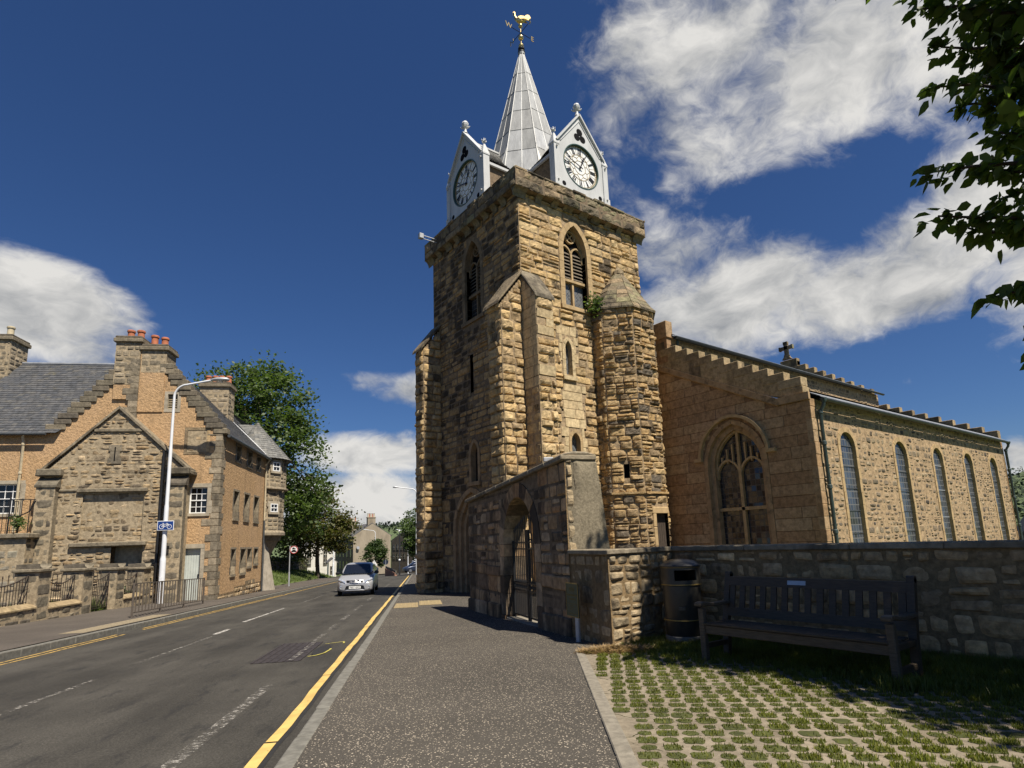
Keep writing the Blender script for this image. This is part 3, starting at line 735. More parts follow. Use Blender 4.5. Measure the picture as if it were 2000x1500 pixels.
def leaf_mat(name, pal, tr=0.45, rough=0.5, sc=0.6):
    m, N, out = newmat(name)
    g = N.n('ShaderNodeNewGeometry'); rpi = g.outputs['Random Per Island']; pos = g.outputs['Position']
    c = N.ramp(rpi, [(i / (len(pal) - 1), q) for i, q in enumerate(pal)])
    v = N.smooth(N.noise(pos, sc, 4, 0.6), 0.3, 0.7, 0.75, 1.25)
    c = N.mix(1.0, c, N.n('ShaderNodeCombineColor', ins={0: v, 1: v, 2: v}).outputs[0], 'MULTIPLY')
    b = N.n('ShaderNodeBsdfPrincipled', ins={'Base Color': c, 'Roughness': rough, 'Specular IOR Level': 0.35})
    tc = N.mix(1.0, c, (1.5, 1.7, 0.7), 'MULTIPLY')
    t = N.n('ShaderNodeBsdfTranslucent', ins={'Color': tc})
    mx = N.n('ShaderNodeMixShader', ins={0: tr}); N.t.links.new(b.outputs[0], mx.inputs[1]); N.t.links.new(t.outputs[0], mx.inputs[2])
    N.t.links.new(mx.outputs[0], out.inputs[0]); MAT[name] = m
leaf_mat('leaf_beech', [(0.050, 0.080, 0.022), (0.072, 0.110, 0.028), (0.095, 0.130, 0.038), (0.060, 0.092, 0.024)], 0.35)
leaf_mat('leaf_sycamore', [(0.075, 0.090, 0.022), (0.10, 0.105, 0.026), (0.11, 0.085, 0.030), (0.055, 0.075, 0.018)], 0.35)
leaf_mat('leaf_light', [(0.075, 0.115, 0.035), (0.10, 0.14, 0.05), (0.055, 0.09, 0.026)], 0.35)
leaf_mat('leaf_round', [(0.045, 0.075, 0.02), (0.06, 0.09, 0.025), (0.035, 0.06, 0.015)], 0.3)
leaf_mat('leaf_near', [(0.065, 0.100, 0.020), (0.085, 0.125, 0.025), (0.055, 0.085, 0.017), (0.11, 0.145, 0.03)], 0.5, 0.5)
leaf_mat('leaf_hedge', [(0.045, 0.06, 0.018), (0.06, 0.07, 0.022), (0.075, 0.065, 0.025)], 0.3)
leaf_mat('grass', [(0.105, 0.120, 0.012), (0.14, 0.150, 0.016), (0.080, 0.098, 0.010), (0.20, 0.185, 0.04)], 0.3, 0.5, 2.0)
leaf_mat('grass_far', [(0.09, 0.13, 0.025), (0.11, 0.15, 0.03), (0.075, 0.11, 0.02)], 0.3, 0.6)
leaf_mat('straw', [(0.34, 0.22, 0.10), (0.42, 0.29, 0.15), (0.22, 0.14, 0.06), (0.13, 0.085, 0.04)], 0.2, 0.7)
plain('bark', (0.07, 0.055, 0.04), 0.95, 0, 0.3, 9, bmp=0.02, stretch=(1, 1, 0.3))
plain('hill_field', (0.085, 0.115, 0.045), 0.95, 0, 0.15, 0.01)
plain('hill_wood', (0.030, 0.045, 0.024), 0.95, 0, 0.4, 0.05)
# ================================================================= GROUND
def strip_st(mb, s0, s1, t0, t1, off0, off1=None, ds=4.0, m=0, nt=1):
    off1 = off0 if off1 is None else off1
    n = max(1, int(math.ceil((s1 - s0) / ds)))
    V = []; F = []
    for i in range(n + 1):
        s = s0 + (s1 - s0) * i / n
        for j in range(nt + 1):
            q = j / nt; V.append(W(s, t0 + (t1 - t0) * q, road_z(s) + off0 + (off1 - off0) * q))
    k = nt + 1
    for i in range(n):
        for j in range(nt): F.append((i * k + j, i * k + j + 1, (i + 1) * k + j + 1, (i + 1) * k + j)[::-1])
    mb.add(V, F, m); return mb
def build_ground():
    # one sheet to the horizon
    ss = [-60, -30, -10, 0, 10, 20, 30, 40, 50, 60, 66, 75, 90, 110, 130, 150, 170, 220, 300, 450, 700, 1100, 1800, 3000]
    tt = [-1500, -700, -300, -150, -80, -50, -30, -20, -14, -8, -4, 0, 4, 10, 20, 40, 80, 150, 300, 700, 1500]
    V = []; F = []
    for s in ss:
        for t in tt:
            V.append(W(s, t, road_z(s) - 0.08 - (0.0 if s < 170 else min(6, (s - 170) * 0.02))))
    k = len(tt)
    for i in range(len(ss) - 1):
        for j in range(k - 1): F.append((i * k + j, (i + 1) * k + j, (i + 1) * k + j + 1, i * k + j + 1))
    mb = MB(); mb.add(V, F); tag(mb.build('ground', MAT['earth_grass'], origin=(0, 0, 0)), kind='structure')
    # road
    mb = MB(); strip_st(mb, -15, 172, -7.55, -1.0, 0, nt=3)
    strip_st(mb, 70, 84, -1.0, 60, 0.0, ds=3, nt=4)      # the side street beyond the tower
    road = mb.build('road', MAT['asphalt'], origin=(0, 0, 0)); tag(road, kind='structure')
    # pavements
    mb = MB(); strip_st(mb, -15, 70, -0.86, 34, 0.15, nt=2); strip_st(mb, 84, 172, -0.86, 34, 0.15, nt=2)
    tag(mb.build('pavement', MAT['pavement_chips'], origin=(0, 0, 0)), kind='structure')
    mb = MB(); strip_st(mb, -15, 172, -11.6, -7.69, 0.15)
    tag(mb.build('footpath', MAT['pavement_plain'], origin=(0, 0, 0)), kind='structure')
    mb = MB(); strip_st(mb, -15, 28.7, -60, -11.6, 0.15)
    strip_st(mb, 28.7, 40.5, -9.6, -9.0, 0.15)
    tag(mb.build('yard_ground', MAT['soil'], origin=(0, 0, 0)), kind='structure')
    # churchyard lawn behind the walls
    mb = MB(); V = []; F = []; xs = [8.2, 12, 19, 28, 45, 70]; ys = [-25, -12, -4, 2, 6.4, 9.5]
    for x in xs:
        for y in ys: V.append((x, y, gz(x, y, 0.158)))
    for i in range(len(xs) - 1):
        for j in range(len(ys) - 1): k = i * len(ys) + j; F.append((k, k + len(ys), k + len(ys) + 1, k + 1))
    mb.add(V, F); tag(mb.build('churchyard_lawn', MAT['earth_grass'], origin=(0, 0, 0)), kind='structure')
    # kerbs, stone by stone
    rg = random.Random(5)
    def kerb(name, t0, t1, s0, s1, top, face_t):
        mb = MB(); s = s0
        while s < s1:
            L = 0.915; e = 0.006
            z = lambda q: road_z(q)
            a, b = s + e, s + L - e; h = rg.uniform(-.004, .004); w = rg.uniform(-.006, .006)
            lo, hi = min(t0, t1), max(t0, t1)
            P = []
            for q in (-0.2, top + h):
                for (s_, t_) in ((a, lo + w), (b, lo + w), (b, hi + w), (a, hi + w)): P.append(W(s_, t_, z(s_) + q))
            mb.hexa(P); s += L
        o = mb.build(name, MAT['kerb_stone'], origin=(0, 0, 0)); tag(o, kind='structure')
        bv = o.modifiers.new('edge', 'BEVEL'); bv.width = 0.018; bv.segments = 2
    kerb('kerb', -1.0, -0.86, -3, 70, 0.146, -1.0)
    kerb('kerb', -7.55, -7.69, 2, 110, 0.135, -7.55)
    # markings
    def mark(name, mat, runs, z=0.004, wig=0.0):
        mb = MB()
        for (s0, s1, tc, w) in runs:
            n = max(1, int((s1 - s0) / 0.5)); V = []; F = []
            for i in range(n + 1):
                s = s0 + (s1 - s0) * i / n; dw = wig * math.sin(s * 2.1) + wig * .7 * math.sin(s * 5.3 + 1)
                for q in (-w / 2, w / 2): V.append(W(s, tc + q + dw, road_z(s) + z))
            for i in range(n): F.append((2 * i, 2 * i + 2, 2 * i + 3, 2 * i + 1))
            mb.add(V, [f[::-1] for f in F])
        return mb.build(name, mat, parent=road)
    mark('yellow_line', MAT['tar_patch'], [(2, 68, -1.21, 0.07)], 0.004, 0.008)
    mark('yellow_line', MAT['yellow_paint'], [(2.0, 5.62, -1.27, 0.10), (5.66, 8.7, -1.27, 0.10), (8.73, 10.9, -1.28, 0.10), (10.94, 14.9, -1.27, 0.10), (14.93, 19.3, -1.28, 0.11), (19.33, 68, -1.27, 0.10)], 0.008, 0.008)
    mark('yellow_line', MAT['yellow_paint_thin'], [(8, 16.2, -7.18, 0.06), (8, 16.2, -7.36, 0.06), (17.2, 34, -7.18, 0.06), (17.6, 34, -7.36, 0.06), (34, 70, -7.27, 0.09)], 0.006, 0.01)
    mark('centre_line', MAT['white_line'], [(7.3, 9.6, -4.6, 0.09), (11, 14.7, -4.66, 0.07), (26, 31, -4.85, 0.09), (36, 42, -4.9, 0.1), (48, 54, -4.9, 0.1)])
    mark('centre_line', MAT['white_line_strong'], [(15.0, 16.1, -4.74, 0.12), (18, 18.9, -4.92, 0.12), (18.9, 23.0, -4.92, 0.08)])
    mark('lane_dashes', MAT['white_line'], [(2.4, 8.3, -1.93, 0.13), (12.7, 13.9, -2.1, 0.1), (14.6, 16.1, -2.12, 0.1), (16.9, 18.7, -2.12, 0.12), (20.2, 22.4, -2.13, 0.12), (25, 27.4, -2.15, 0.12), (30, 32, -2.2, 0.1), (36, 44, -2.2, 0.1)])
    # service cover let into the road
    C = [(10.15, -2.66), (12.45, -2.66), (12.45, -1.90), (10.15, -1.90)]
    mb = MB()
    mb.add([W(s, t, road_z(s) + 0.006) for s, t in C], [(3, 2, 1, 0)])
    for i in range(1, 5):
        s = 10.15 + 2.3 * i / 5; mb.hexa([W(s + a, t, road_z(s) + z) for z in (0.006, 0.012) for a, t in ((-.03, -2.64), (.03, -2.64), (.03, -1.92), (-.03, -1.92))])
    for j in range(0, 7):
        t = -2.64 + 0.72 * j / 6; mb.hexa([W(s, t + a, road_z(s) + z) for z in (0.006, 0.0135) for s, a in ((10.17, -.018), (12.43, -.018), (12.43, .018), (10.17, .018))])
    cov = mb.build('service_cover', MAT['iron_cover'])
    tag(cov, 'large dark ribbed metal service cover set in the road surface beside the yellow line', 'cover')
    mark('lane_dashes', MAT['white_line'], [(10.2, 12.4, -2.06, 0.1)], 0.017)
    # pothole with spray marks
    mb = MB(); n = 24
    V = [W(11.25 + .62 * math.cos(2 * math.pi * i / n) * (1 + .12 * math.sin(3 * i)), -1.74 + .14 * math.sin(2 * math.pi * i / n), road_z(11.25) + 0.0) for i in range(n)]
    V = [v + np.array([0, 0, 0.004]) + np.array([0, 0, road_z(st(v[0], v[1])[0]) - v[2] + 0.0045]) * 1 for v in V]
    mb.add(V, [tuple(range(n))[::-1]]); mb.build('pothole', MAT['tar_patch'], parent=road)
    def stroke(pts, w):
        mb = MB()
        P = [W(s, t, road_z(s) + 0.011) for s, t in pts]
        for a, b in zip(P[:-1], P[1:]):
            d = (b - a) / np.linalg.norm(b - a); q = np.array([-d[1], d[0], 0]) * w / 2
            mb.quad(a - q, b - q, b + q, a + q)
        mb.build('spray_mark', MAT['yellow_spray'], parent=road)
    stroke([(10.55, -1.86), (10.62, -1.74), (10.85, -1.64), (11.2, -1.60), (11.35, -1.60)], 0.035)
    stroke([(12.05, -1.80), (12.15, -1.62), (12.25, -1.48), (12.0, -1.46)], 0.035)
    # dark patches on the pavement
    for k, (x, y, rx, ry) in enumerate([(4.42, 5.93, .17, .09), (4.50, 5.33, .15, .11), (4.80, 5.79, .10, .06)]):
        mb = MB(); n = 20
        V = []
        for i in range(n):
            a = 2 * math.pi * i / n; r = 1 + .12 * math.sin(2 * a + k) + .07 * math.sin(5 * a)
            px, py = x + (rx * math.cos(a) * .63 - ry * math.sin(a) * .78) * r, y + (rx * math.cos(a) * -.5 + ry * math.sin(a) * .63) * r
            V.append((px, py, gz(px, py, 0.154)))
        mb.add(V, [tuple(range(n))])
        tag(mb.build('pavement_stain', MAT['tar_patch'], origin=(0, 0, 0)), kind='structure')
    # tactile paving: two buff slabs with blisters on the right, a worn one on the left
    mb = MB()
    for s0, t0 in ((18.2, -0.80), (18.9, -0.05)):
        P = [W(s, t, road_z(s) + z) for z in (0.154, 0.158) for s, t in ((s0, t0), (s0 + 2.0, t0), (s0 + 2.0, t0 + .72), (s0, t0 + .72))]
        mb.hexa(P)
        for i in range(16):
            for j in range(6):
                c = W(s0 + .06 + i * .125, t0 + .06 + j * .12, road_z(s0 + i * .125) + .158); mb.lathe(c, [(.022, 0), (.012, .006)], 6)
    tag(mb.build('tactile_paving', MAT['tactile'], origin=(0, 0, 0)), kind='structure')
    mb = MB(); strip_st(mb, 15.5, 20.5, -8.3, -7.75, 0.154); tag(mb.build('tactile_paving', MAT['gravel_patch'], origin=(0, 0, 0)), kind='structure')
    # edging between pavement and grass paving
    e0 = np.array([5.82, 6.53]); ed = np.array([-0.625, -0.781]); en = np.array([0.781, -0.625])
    mb = MB(); L = 0.0
    while L < 9:
        l = 0.9; a = e0 + ed * (L + .004); b = e0 + ed * (L + l - .004); w = 0.125
        P = []
        for q in (-0.1, 0.168 + rg.uniform(-.004, .004)):
            for c in (a, b, b + en * w, a + en * w): P.append((c[0], c[1], gz(c[0], c[1], q)))
        mb.hexa(P); L += l
    o = mb.build('edging', MAT['edging_stone'], origin=(0, 0, 0)); tag(o, kind='structure')
    bv = o.modifiers.new('edge', 'BEVEL'); bv.width = 0.008; bv.segments = 1
    # grass paving slab
    i0 = e0 + en * .125; i1 = i0 + ed * 9
    poly = [i1, (9.5, i1[1]), (9.5, 6.6), (6.2, 6.6), i0]
    mb = MB()
    mb.add([(p[0], p[1], gz(p[0], p[1], 0.155)) for p in poly], [tuple(range(len(poly)))])
    tag(mb.build('grass_paving', MAT['grass_concrete'], origin=(0, 0, 0)), kind='structure')
    # grass in the round openings and along the wall foot
    rs = np.random.RandomState(3)
    V = []; F = []; n = 0
    dv = []; df = []; dn = 0
    def blades(cx, cy, rad, num, h, lean=0.5, wid=0.0032):
        nonlocal n
        a = rs.rand(num) * 2 * math.pi; r = rad * np.sqrt(rs.rand(num))
        x = cx + r * np.cos(a); y = cy + r * np.sin(a); hh = h * (0.5 + rs.rand(num) * 0.8)
        ph = rs.rand(num) * 2 * math.pi; ln = lean * hh * (0.3 + rs.rand(num))
        z = -SLOPE * (U2[0] * x + U2[1] * y) + 0.155
        dx, dy = np.cos(ph), np.sin(ph); w = wid * (0.7 + 0.7 * rs.rand(num))
        b0 = np.stack([x - dy * w, y + dx * w, z], 1); b1 = np.stack([x + dy * w, y - dx * w, z], 1)
        m0 = np.stack([x + dx * ln * .35 - dy * w * .8, y + dy * ln * .35 + dx * w * .8, z + hh * .6], 1); m1 = np.stack([x + dx * ln * .35 + dy * w * .8, y + dy * ln * .35 - dx * w * .8, z + hh * .6], 1)
        t0 = np.stack([x + dx * ln - dy * w * .1, y + dy * ln + dx * w * .1, z + hh], 1); t1 = np.stack([x + dx * ln + dy * w * .1, y + dy * ln - dx * w * .1, z + hh], 1)
        VV = np.stack([b0, b1, m0, m1, t0, t1], 1).reshape(-1, 3)
        base = n + np.arange(num)[:, None] * 6
        F.append(np.concatenate([base + np.array([[0, 1, 3, 2]]), base + np.array([[2, 3, 5, 4]])], 0))
        V.append(VV); n += num * 6
    # rows of openings, laid square to the wall: big lobed and small round alternate
    pit = 0.118
    inside = lambda x, y: (np.dot(np.array([x, y]) - i0, en) > 0.05) and x < 7.8 and y < 6.25
    for i in range(-2, 60):
        for j in range(-8, 70):
            x = 2.0 + i * pit; y = -0.2 + j * pit
            if (i + j) % 2: continue
            x += rs.randn() * .004; y += rs.randn() * .004
            if not inside(x, y) or y < 0.3: continue
            big = ((i - j) // 2 + (i + j) // 2) % 2 == 0 and (i % 2 == 0)
            r = (0.078 if big else 0.054) * (1 + .08 * rs.randn())
            sp = vnoise(np.array([[x * 0.9, y * 0.9, 2.2]]))[0]
            k = 14; off = 0.1577
            a = np.linspace(0, 2 * math.pi, k, endpoint=False)
            rr = r * (1 + (0.16 * np.cos(4 * a) if big else 0) + 0.06 * rs.randn(k))
            px_ = x + rr * np.cos(a); py_ = y + rr * np.sin(a)
            dv.append(np.stack([px_, py_, -SLOPE * (U2[0] * px_ + U2[1] * py_) + off], 1)); df.append(tuple(range(dn, dn + k))); dn += k
            wall = min(7.75 - x, 6.2 - y)
            grow = max(0.0, 1.1 - (7.2 - x) / 1.0) if x > 6.1 else 0.0
            right = max(0.0, (2.6 - y)) * 0.25 + max(0, (x - 5.0)) * 0.12
            num = int((150 if big else 88) * (1 + 0.8 * sp + 1.2 * grow + right)); num = max(6, int(num * rs.uniform(.45, 1.4))) if rs.rand() > .04 else 4
            blades(x, y, r * (1.0 + 0.35 * grow + 0.2 * right), num, 0.020 + 0.010 * sp + 0.06 * grow + 0.02 * right + 0.008 * big)
    # rank grass under the bench and at the wall foot
    for q in range(420):
        x = 7.0 + rs.rand() * 0.75; y = 0.6 + rs.rand() * 5.4
        blades(x, y, 0.10, 16, 0.05 + 0.10 * rs.rand() ** 2)
    for q in range(300):
        x = 6.15 + rs.rand() * 0.95; y = 0.6 + rs.rand() * 5.0
        blades(x, y, 0.09, 14, 0.035 + 0.07 * rs.rand() ** 2)
    for q in range(30):
        blades(6.25 + rs.randn() * .08, 2.55 + rs.randn() * .12, 0.06, 16, 0.12)
        blades(6.55 + rs.rand() * .5, 5.55 + rs.rand() * .4, 0.09, 18, 0.07)
    mb = MB(); mb.add(np.concatenate(dv), df)
    soil = mb.build('turf_openings', MAT['turf_soil'], origin=(0, 0, 0)); tag(soil, kind='stuff')
    g = fast_mesh('grass', np.concatenate(V), np.concatenate(F), MAT['grass']); tag(g, 'short green grass growing in round openings of the pale concrete paving', 'grass', kind='stuff')
    soil['label'] = 'round turf filled openings in the pale concrete grass paving'; soil['category'] = 'turf'
    # heap of dry clippings at the wall corner
    V.clear(); F.clear(); n = 0
    num = 4200
    a = rs.rand(num) * 2 * math.pi; rr = np.sqrt(rs.rand(num))
    ca, sa = 0.80, -0.60
    lx = rr * np.cos(a) * 0.52; ly = rr * np.sin(a) * 0.20
    cx, cy = 6.12, 6.02
    x = cx + lx * ca - ly * sa * 1.0; y = cy + lx * sa + ly * ca
    hz_ = 0.065 * (1 - rr ** 2) * rs.rand(num) + 0.01
    z = -SLOPE * (U2[0] * x + U2[1] * y) + 0.155 + hz_
    ph = rs.rand(num) * 2 * math.pi; L = 0.04 + 0.09 * rs.rand(num); tl = (rs.rand(num) - .3) * 0.7 * L; w = 0.0026
    d = np.stack([np.cos(ph) * L, np.sin(ph) * L, tl], 1); q = np.stack([-np.sin(ph) * w, np.cos(ph) * w, 0 * ph], 1)
    P = np.stack([x, y, z], 1)
    VV = np.stack([P - q, P + q, P + d + q, P + d - q], 1).reshape(-1, 3); FF = np.arange(num * 4).reshape(-1, 4)
    tag(fast_mesh('dry_clippings', VV, FF, MAT['straw']), 'heap of dry brown grass clippings at the sunlit wall corner', 'clippings', kind='stuff')
    return road
ROAD = build_ground()
# ================================================================= CHURCH TOWER
XT, YT, TW = 12.93, 16.55, 6.9
TB = -1.1
FR = Frame((XT, YT, 0), (1, 0)); FL = Frame((XT, YT + TW, 0), (0, -1))
def lb(b): return TW - b                      # distance from the near corner -> frame coordinate on the left face
def pts_arc(cx, cy, r, a0, a1, n): return [(cx + r * math.cos(a0 + (a1 - a0) * i / n), cy + r * math.sin(a0 + (a1 - a0) * i / n)) for i in range(n + 1)]
def arch_band(mb, fr, cx, half, base, spring, apex, w, c0, c1, m=0, n=8, wa=None):
    o = arch_poly(cx, half, base, spring, apex, n); i = arch_poly(cx, half - w, base, spring, apex - (wa or w), n)
    mb.band(fr, o, i, c0, c1, m)
def jointed_arch(mb, fr, cx, half, base, spring, apex, w, c0, c1, m=0, course=0.34, seed=1):
    """window surround cut into separate stones, with thin joints"""
    rg = random.Random(seed)
    n = 5; g = 0.006
    arch_band(mb, fr, cx, half + .05, base + .004, spring, apex + .05, w + .04, c0 + .004, min(c1 - .022, -.006), m, n=10)
    o = arch_pts(cx, half, spring, apex, n); i = arch_pts(cx, half - w, spring, apex - w, n)
    for k in range(len(o) - 1):
        lerp = lambda p, q, t: (p[0] + (q[0] - p[0]) * t, p[1] + (q[1] - p[1]) * t)
        mb.band(fr, [lerp(o[k], o[k + 1], .015), lerp(o[k], o[k + 1], .985)], [lerp(i[k], i[k + 1], .015), lerp(i[k], i[k + 1], .985)], c0, c1 + rg.uniform(-.006, .006), m)
    y = base
    while y < spring - 0.02:
        h = min(course * rg.uniform(.8, 1.25), spring - y)
        if spring - y - h < 0.15: h = spring - y
        for sgn in (-1, 1):
            a0, a1 = cx + sgn * (half), cx + sgn * (half - w)
            mb.fbox(fr, min(a0, a1), y + g, c0, max(a0, a1), y + h - g, c1 + rg.uniform(-.006, .006), m)
        y += h
def gothic_window(par, fr, cx, half, base, spring, apex, glass, trim, louvre_from=None, w=0.26, recess=0.34, seed=3, two_light=True, proud=0.03):
    mb = MB(); jointed_arch(mb, fr, cx, half, base, spring, apex, w, -recess - .1, proud, 0, seed=seed)
    if two_light: arch_band(mb, fr, cx, half - w * .55, base, spring, apex - w * .55, w * .45, -recess, proud - .11)
    mb.fbox(fr, cx - half - .03, base - .16, -recess, cx + half + .03, base - .002, proud + .07, 0)
    win = mb.build('window', trim, par)
    hi = half - w; ap = apex - w
    gb = MB(); gb.prism(fr, arch_poly(cx, hi + .01, base, spring, ap + .01), -recess - .03, -recess, 0); gb.build('pane', glass, win)
    tb = MB(); c0, c1 = -recess + .002, -recess + .12
    if two_light:
        tb.fbox(fr, cx - .05, base, c0, cx + .05, spring, c1)
        q = hi / 2
        for s in (-1, 1):
            arch_band(tb, fr, cx + s * q, q + .03, spring - .25, spring - .05, spring + q * 1.15, .07, c0, c1 - .02, n=6)
        # oculus with four lobes
        zc = ap - .46 * hi - .12; r = hi * .43
        o = pts_arc(cx, zc, r, 0, 2 * math.pi, 20); i = pts_arc(cx, zc, r - .055, 0, 2 * math.pi, 20)
        tb.band(fr, o[:-1], i[:-1], c0, c1 - .02, closed=True)
        for k in range(4):
            a = math.pi / 4 + k * math.pi / 2
            tb.bar(fr.p(cx + .02 * math.cos(a), zc + .02 * math.sin(a), (c0 + c1) / 2), fr.p(cx + (r - .03) * math.cos(a), zc + (r - .03) * math.sin(a), (c0 + c1) / 2), .035, .05)
        arch_band(tb, fr, cx, hi + .005, spring - .3, spring, ap + .005, .07, c0, c1 - .015, n=8)
    tb_o = None
    if louvre_from is not None:
        tb.fbox(fr, cx - hi, louvre_from - .11, c0, cx + hi, louvre_from, c1 + .05)
    tb.build('tracery', trim, win)
    if louvre_from is not None:
        l = MB()
        l.prism(fr, arch_poly(cx, hi - .01, louvre_from, spring, ap - .02), -recess + .002, -recess + .004, 1)
        y = louvre_from + .08
        while y < spring + .1:
            for s in (-1, 1):
                a0, a1 = (cx - hi + .02, cx - .055) if s < 0 else (cx + .055, cx + hi - .02)
                P = [fr.p(a0, y, c1 - .04), fr.p(a1, y, c1 - .04), fr.p(a1, y + .10, c0 + .01), fr.p(a0, y + .10, c0 + .01)]
                l.hexa(P + [p + np.array([0, 0, .018]) for p in P], 0)
            y += .155
        l.build('louvre', [MAT['louvre_wood'], MAT['dark_void']], win)
    return win
def toothed(x0, x1, y0, y1, step, amp, seed):
    rg = random.Random(seed); L = []; Rr = []
    y = y0; k = 0
    while y < y1 - .02:
        h = min(step, y1 - y); d = amp * (rg.random() if k % 2 else -rg.random() * .6); e = amp * (rg.random() if k % 2 == 0 else -rg.random() * .6)
        L += [(x0 - d, y), (x0 - d, y + h)]; Rr += [(x1 + e, y), (x1 + e, y + h)]; y += h; k += 1
    return L[::-1] + Rr if False else [*Rr, *L[::-1]]
def build_tower():
    base = np.array([XT + TW / 2, YT + TW / 2, gz(XT + TW / 2, YT + TW / 2, .15)])
    T = thing('church_tower', base, 'old square sandstone church tower with a grey spire, white clock gables and corner buttresses', 'church tower')
    # ---- openings
    rb = dict(cx=2.93, half=0.90, base=10.85, spring=13.35, apex=14.80)
    hole_b = arch_poly(rb['cx'], rb['half'], rb['base'] - .16, rb['spring'], rb['apex'])
    pa = toothed(1.85, 2.98, 4.3, 7.55, .36, .16, 4); pb = toothed(1.80, 2.75, 8.45, 9.95, .37, .14, 9)
    w2 = dict(cx=2.27, half=0.33, base=7.85, spring=9.0, apex=9.50); w3 = dict(cx=2.42, half=0.36, base=4.55, spring=5.25, apex=5.72)
    hw2 = arch_poly(w2['cx'], w2['half'], w2['base'], w2['spring'], w2['apex']); hw3 = arch_poly(w3['cx'], w3['half'], w3['base'], w3['spring'], w3['apex'])
    right_o = [(0, TB), (TW, TB), (TW, 15.15), (0, 15.15)]
    mats = [MAT['tower_stone'], MAT['mortar_tower']]
    mb = MB()
    masonry(mb, FR, right_o, [hole_b, pa, pb, hw2, hw3], course=(.24, .40), length=(.38, .85), relief=(.035, .10), seed=11, rough=.045, res=.085, wob=.16, jit=.03, p_edge=9)
    mb.build('wall', mats, T)
    mb = MB()
    masonry(mb, FR, pa, [hw3], course=(.34, .38), length=(.5, .9), relief=(.022, .03), seed=5, rough=.004, res=.3, gap=.012, jit=.004, p_edge=24, mstep=.09)
    mb.build('repair_stonework', [MAT['ashlar_new'], MAT['mortar_tower']], T)
    mb = MB(); masonry(mb, FR, pb, [hw2], course=(.34, .38), length=(.4, .7), relief=(.022, .03), seed=6, rough=.004, res=.3, gap=.012, jit=.004, p_edge=24, mstep=.09)
    mb.build('repair_stonework', [MAT['ashlar_new'], MAT['mortar_tower']], T)
    # left face
    lbelf = dict(cx=lb(3.40), half=0.84, base=10.95, spring=13.4, apex=14.80)
    hl = arch_poly(lbelf['cx'], lbelf['half'], lbelf['base'] - .16, lbelf['spring'], lbelf['apex'])
    hs = [(lb(3.62) - .12, 7.65), (lb(3.62) + .12, 7.65), (lb(3.62) + .12, 9.5), (lb(3.62) - .12, 9.5)]
    wl = dict(cx=lb(3.55), half=0.42, base=3.95, spring=5.1, apex=5.75); hwl = arch_poly(wl['cx'], wl['half'], wl['base'], wl['spring'], wl['apex'])
    dr = dict(cx=lb(3.85), half=1.50, base=TB, spring=2.0, apex=3.75); hd = arch_poly(dr['cx'], dr['half'], dr['base'], dr['spring'], dr['apex'])
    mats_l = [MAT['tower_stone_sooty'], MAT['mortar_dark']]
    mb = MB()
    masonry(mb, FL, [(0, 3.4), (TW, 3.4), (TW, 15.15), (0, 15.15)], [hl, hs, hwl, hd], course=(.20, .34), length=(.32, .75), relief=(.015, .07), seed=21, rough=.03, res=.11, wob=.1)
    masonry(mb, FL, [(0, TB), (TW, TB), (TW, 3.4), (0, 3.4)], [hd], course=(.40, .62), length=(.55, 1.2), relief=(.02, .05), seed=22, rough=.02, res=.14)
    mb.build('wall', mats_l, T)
    # hidden faces, roof deck: plain rubble
    FB = Frame((XT + TW, YT + TW, 0), (-1, 0)); FE = Frame((XT + TW, YT, 0), (0, 1))
    mb = MB()
    for f in (FB, FE): masonry(mb, f, right_o, [], course=(.34, .5), length=(.5, 1.0), relief=(.02, .06), seed=31, rough=.02, res=.3)
    mb.build('wall', mats, T)
    # windows
    gothic_window(T, FR, rb['cx'], rb['half'], rb['base'], rb['spring'], rb['apex'], MAT['leaded_tower'], MAT['sandstone_trim'], louvre_from=12.15, seed=3, w=.24)
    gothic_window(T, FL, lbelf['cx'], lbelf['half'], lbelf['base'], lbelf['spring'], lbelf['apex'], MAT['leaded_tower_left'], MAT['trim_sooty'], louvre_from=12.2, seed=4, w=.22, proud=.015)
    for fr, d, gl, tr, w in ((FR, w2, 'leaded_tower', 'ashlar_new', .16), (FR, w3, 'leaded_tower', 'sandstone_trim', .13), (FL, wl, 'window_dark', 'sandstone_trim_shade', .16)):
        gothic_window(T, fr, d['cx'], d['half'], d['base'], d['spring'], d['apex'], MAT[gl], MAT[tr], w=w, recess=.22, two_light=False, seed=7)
    mb = MB(); mb.fbox(FL, lb(3.62) - .121, 7.64, -.3, lb(3.62) + .121, 9.51, -.28); mb.build('window', MAT['dark_void'], T)
    # recessed doorway with moulded orders
    mb = MB()
    for k in range(3):
        jointed_arch(mb, FL, dr['cx'], dr['half'] - .2 * k, TB, dr['spring'], dr['apex'] - .2 * k, .2, -.55, .03 - .14 * k, 0, course=.45, seed=40 + k)
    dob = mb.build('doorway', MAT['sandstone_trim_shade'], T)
    mb = MB(); mb.prism(FL, arch_poly(dr['cx'], dr['half'] - .58, TB, dr['spring'], dr['apex'] - .58), -.6, -.5)
    for i in range(9): mb.fbox(FL, dr['cx'] - .88 + i * .2, TB, -.5, dr['cx'] - .88 + i * .2 + .012, 2.9, -.49)
    mb.build('door', MAT['dark_wood'], dob)
    # ---- buttresses
    def buttress(name_seed, faces, cap, m0, m1, cap_m='parapet_stone'):
        mb = MB()
        for fr, outl, kw in faces: masonry(mb, fr, outl, [], **kw)
        b = mb.build('buttress', [MAT[m0], MAT[m1]], T)
        cb = MB(); cb.hexa(cap); o = cb.build('coping', MAT[cap_m], b)
        bv = o.modifiers.new('edge', 'BEVEL'); bv.width = .03; bv.segments = 1
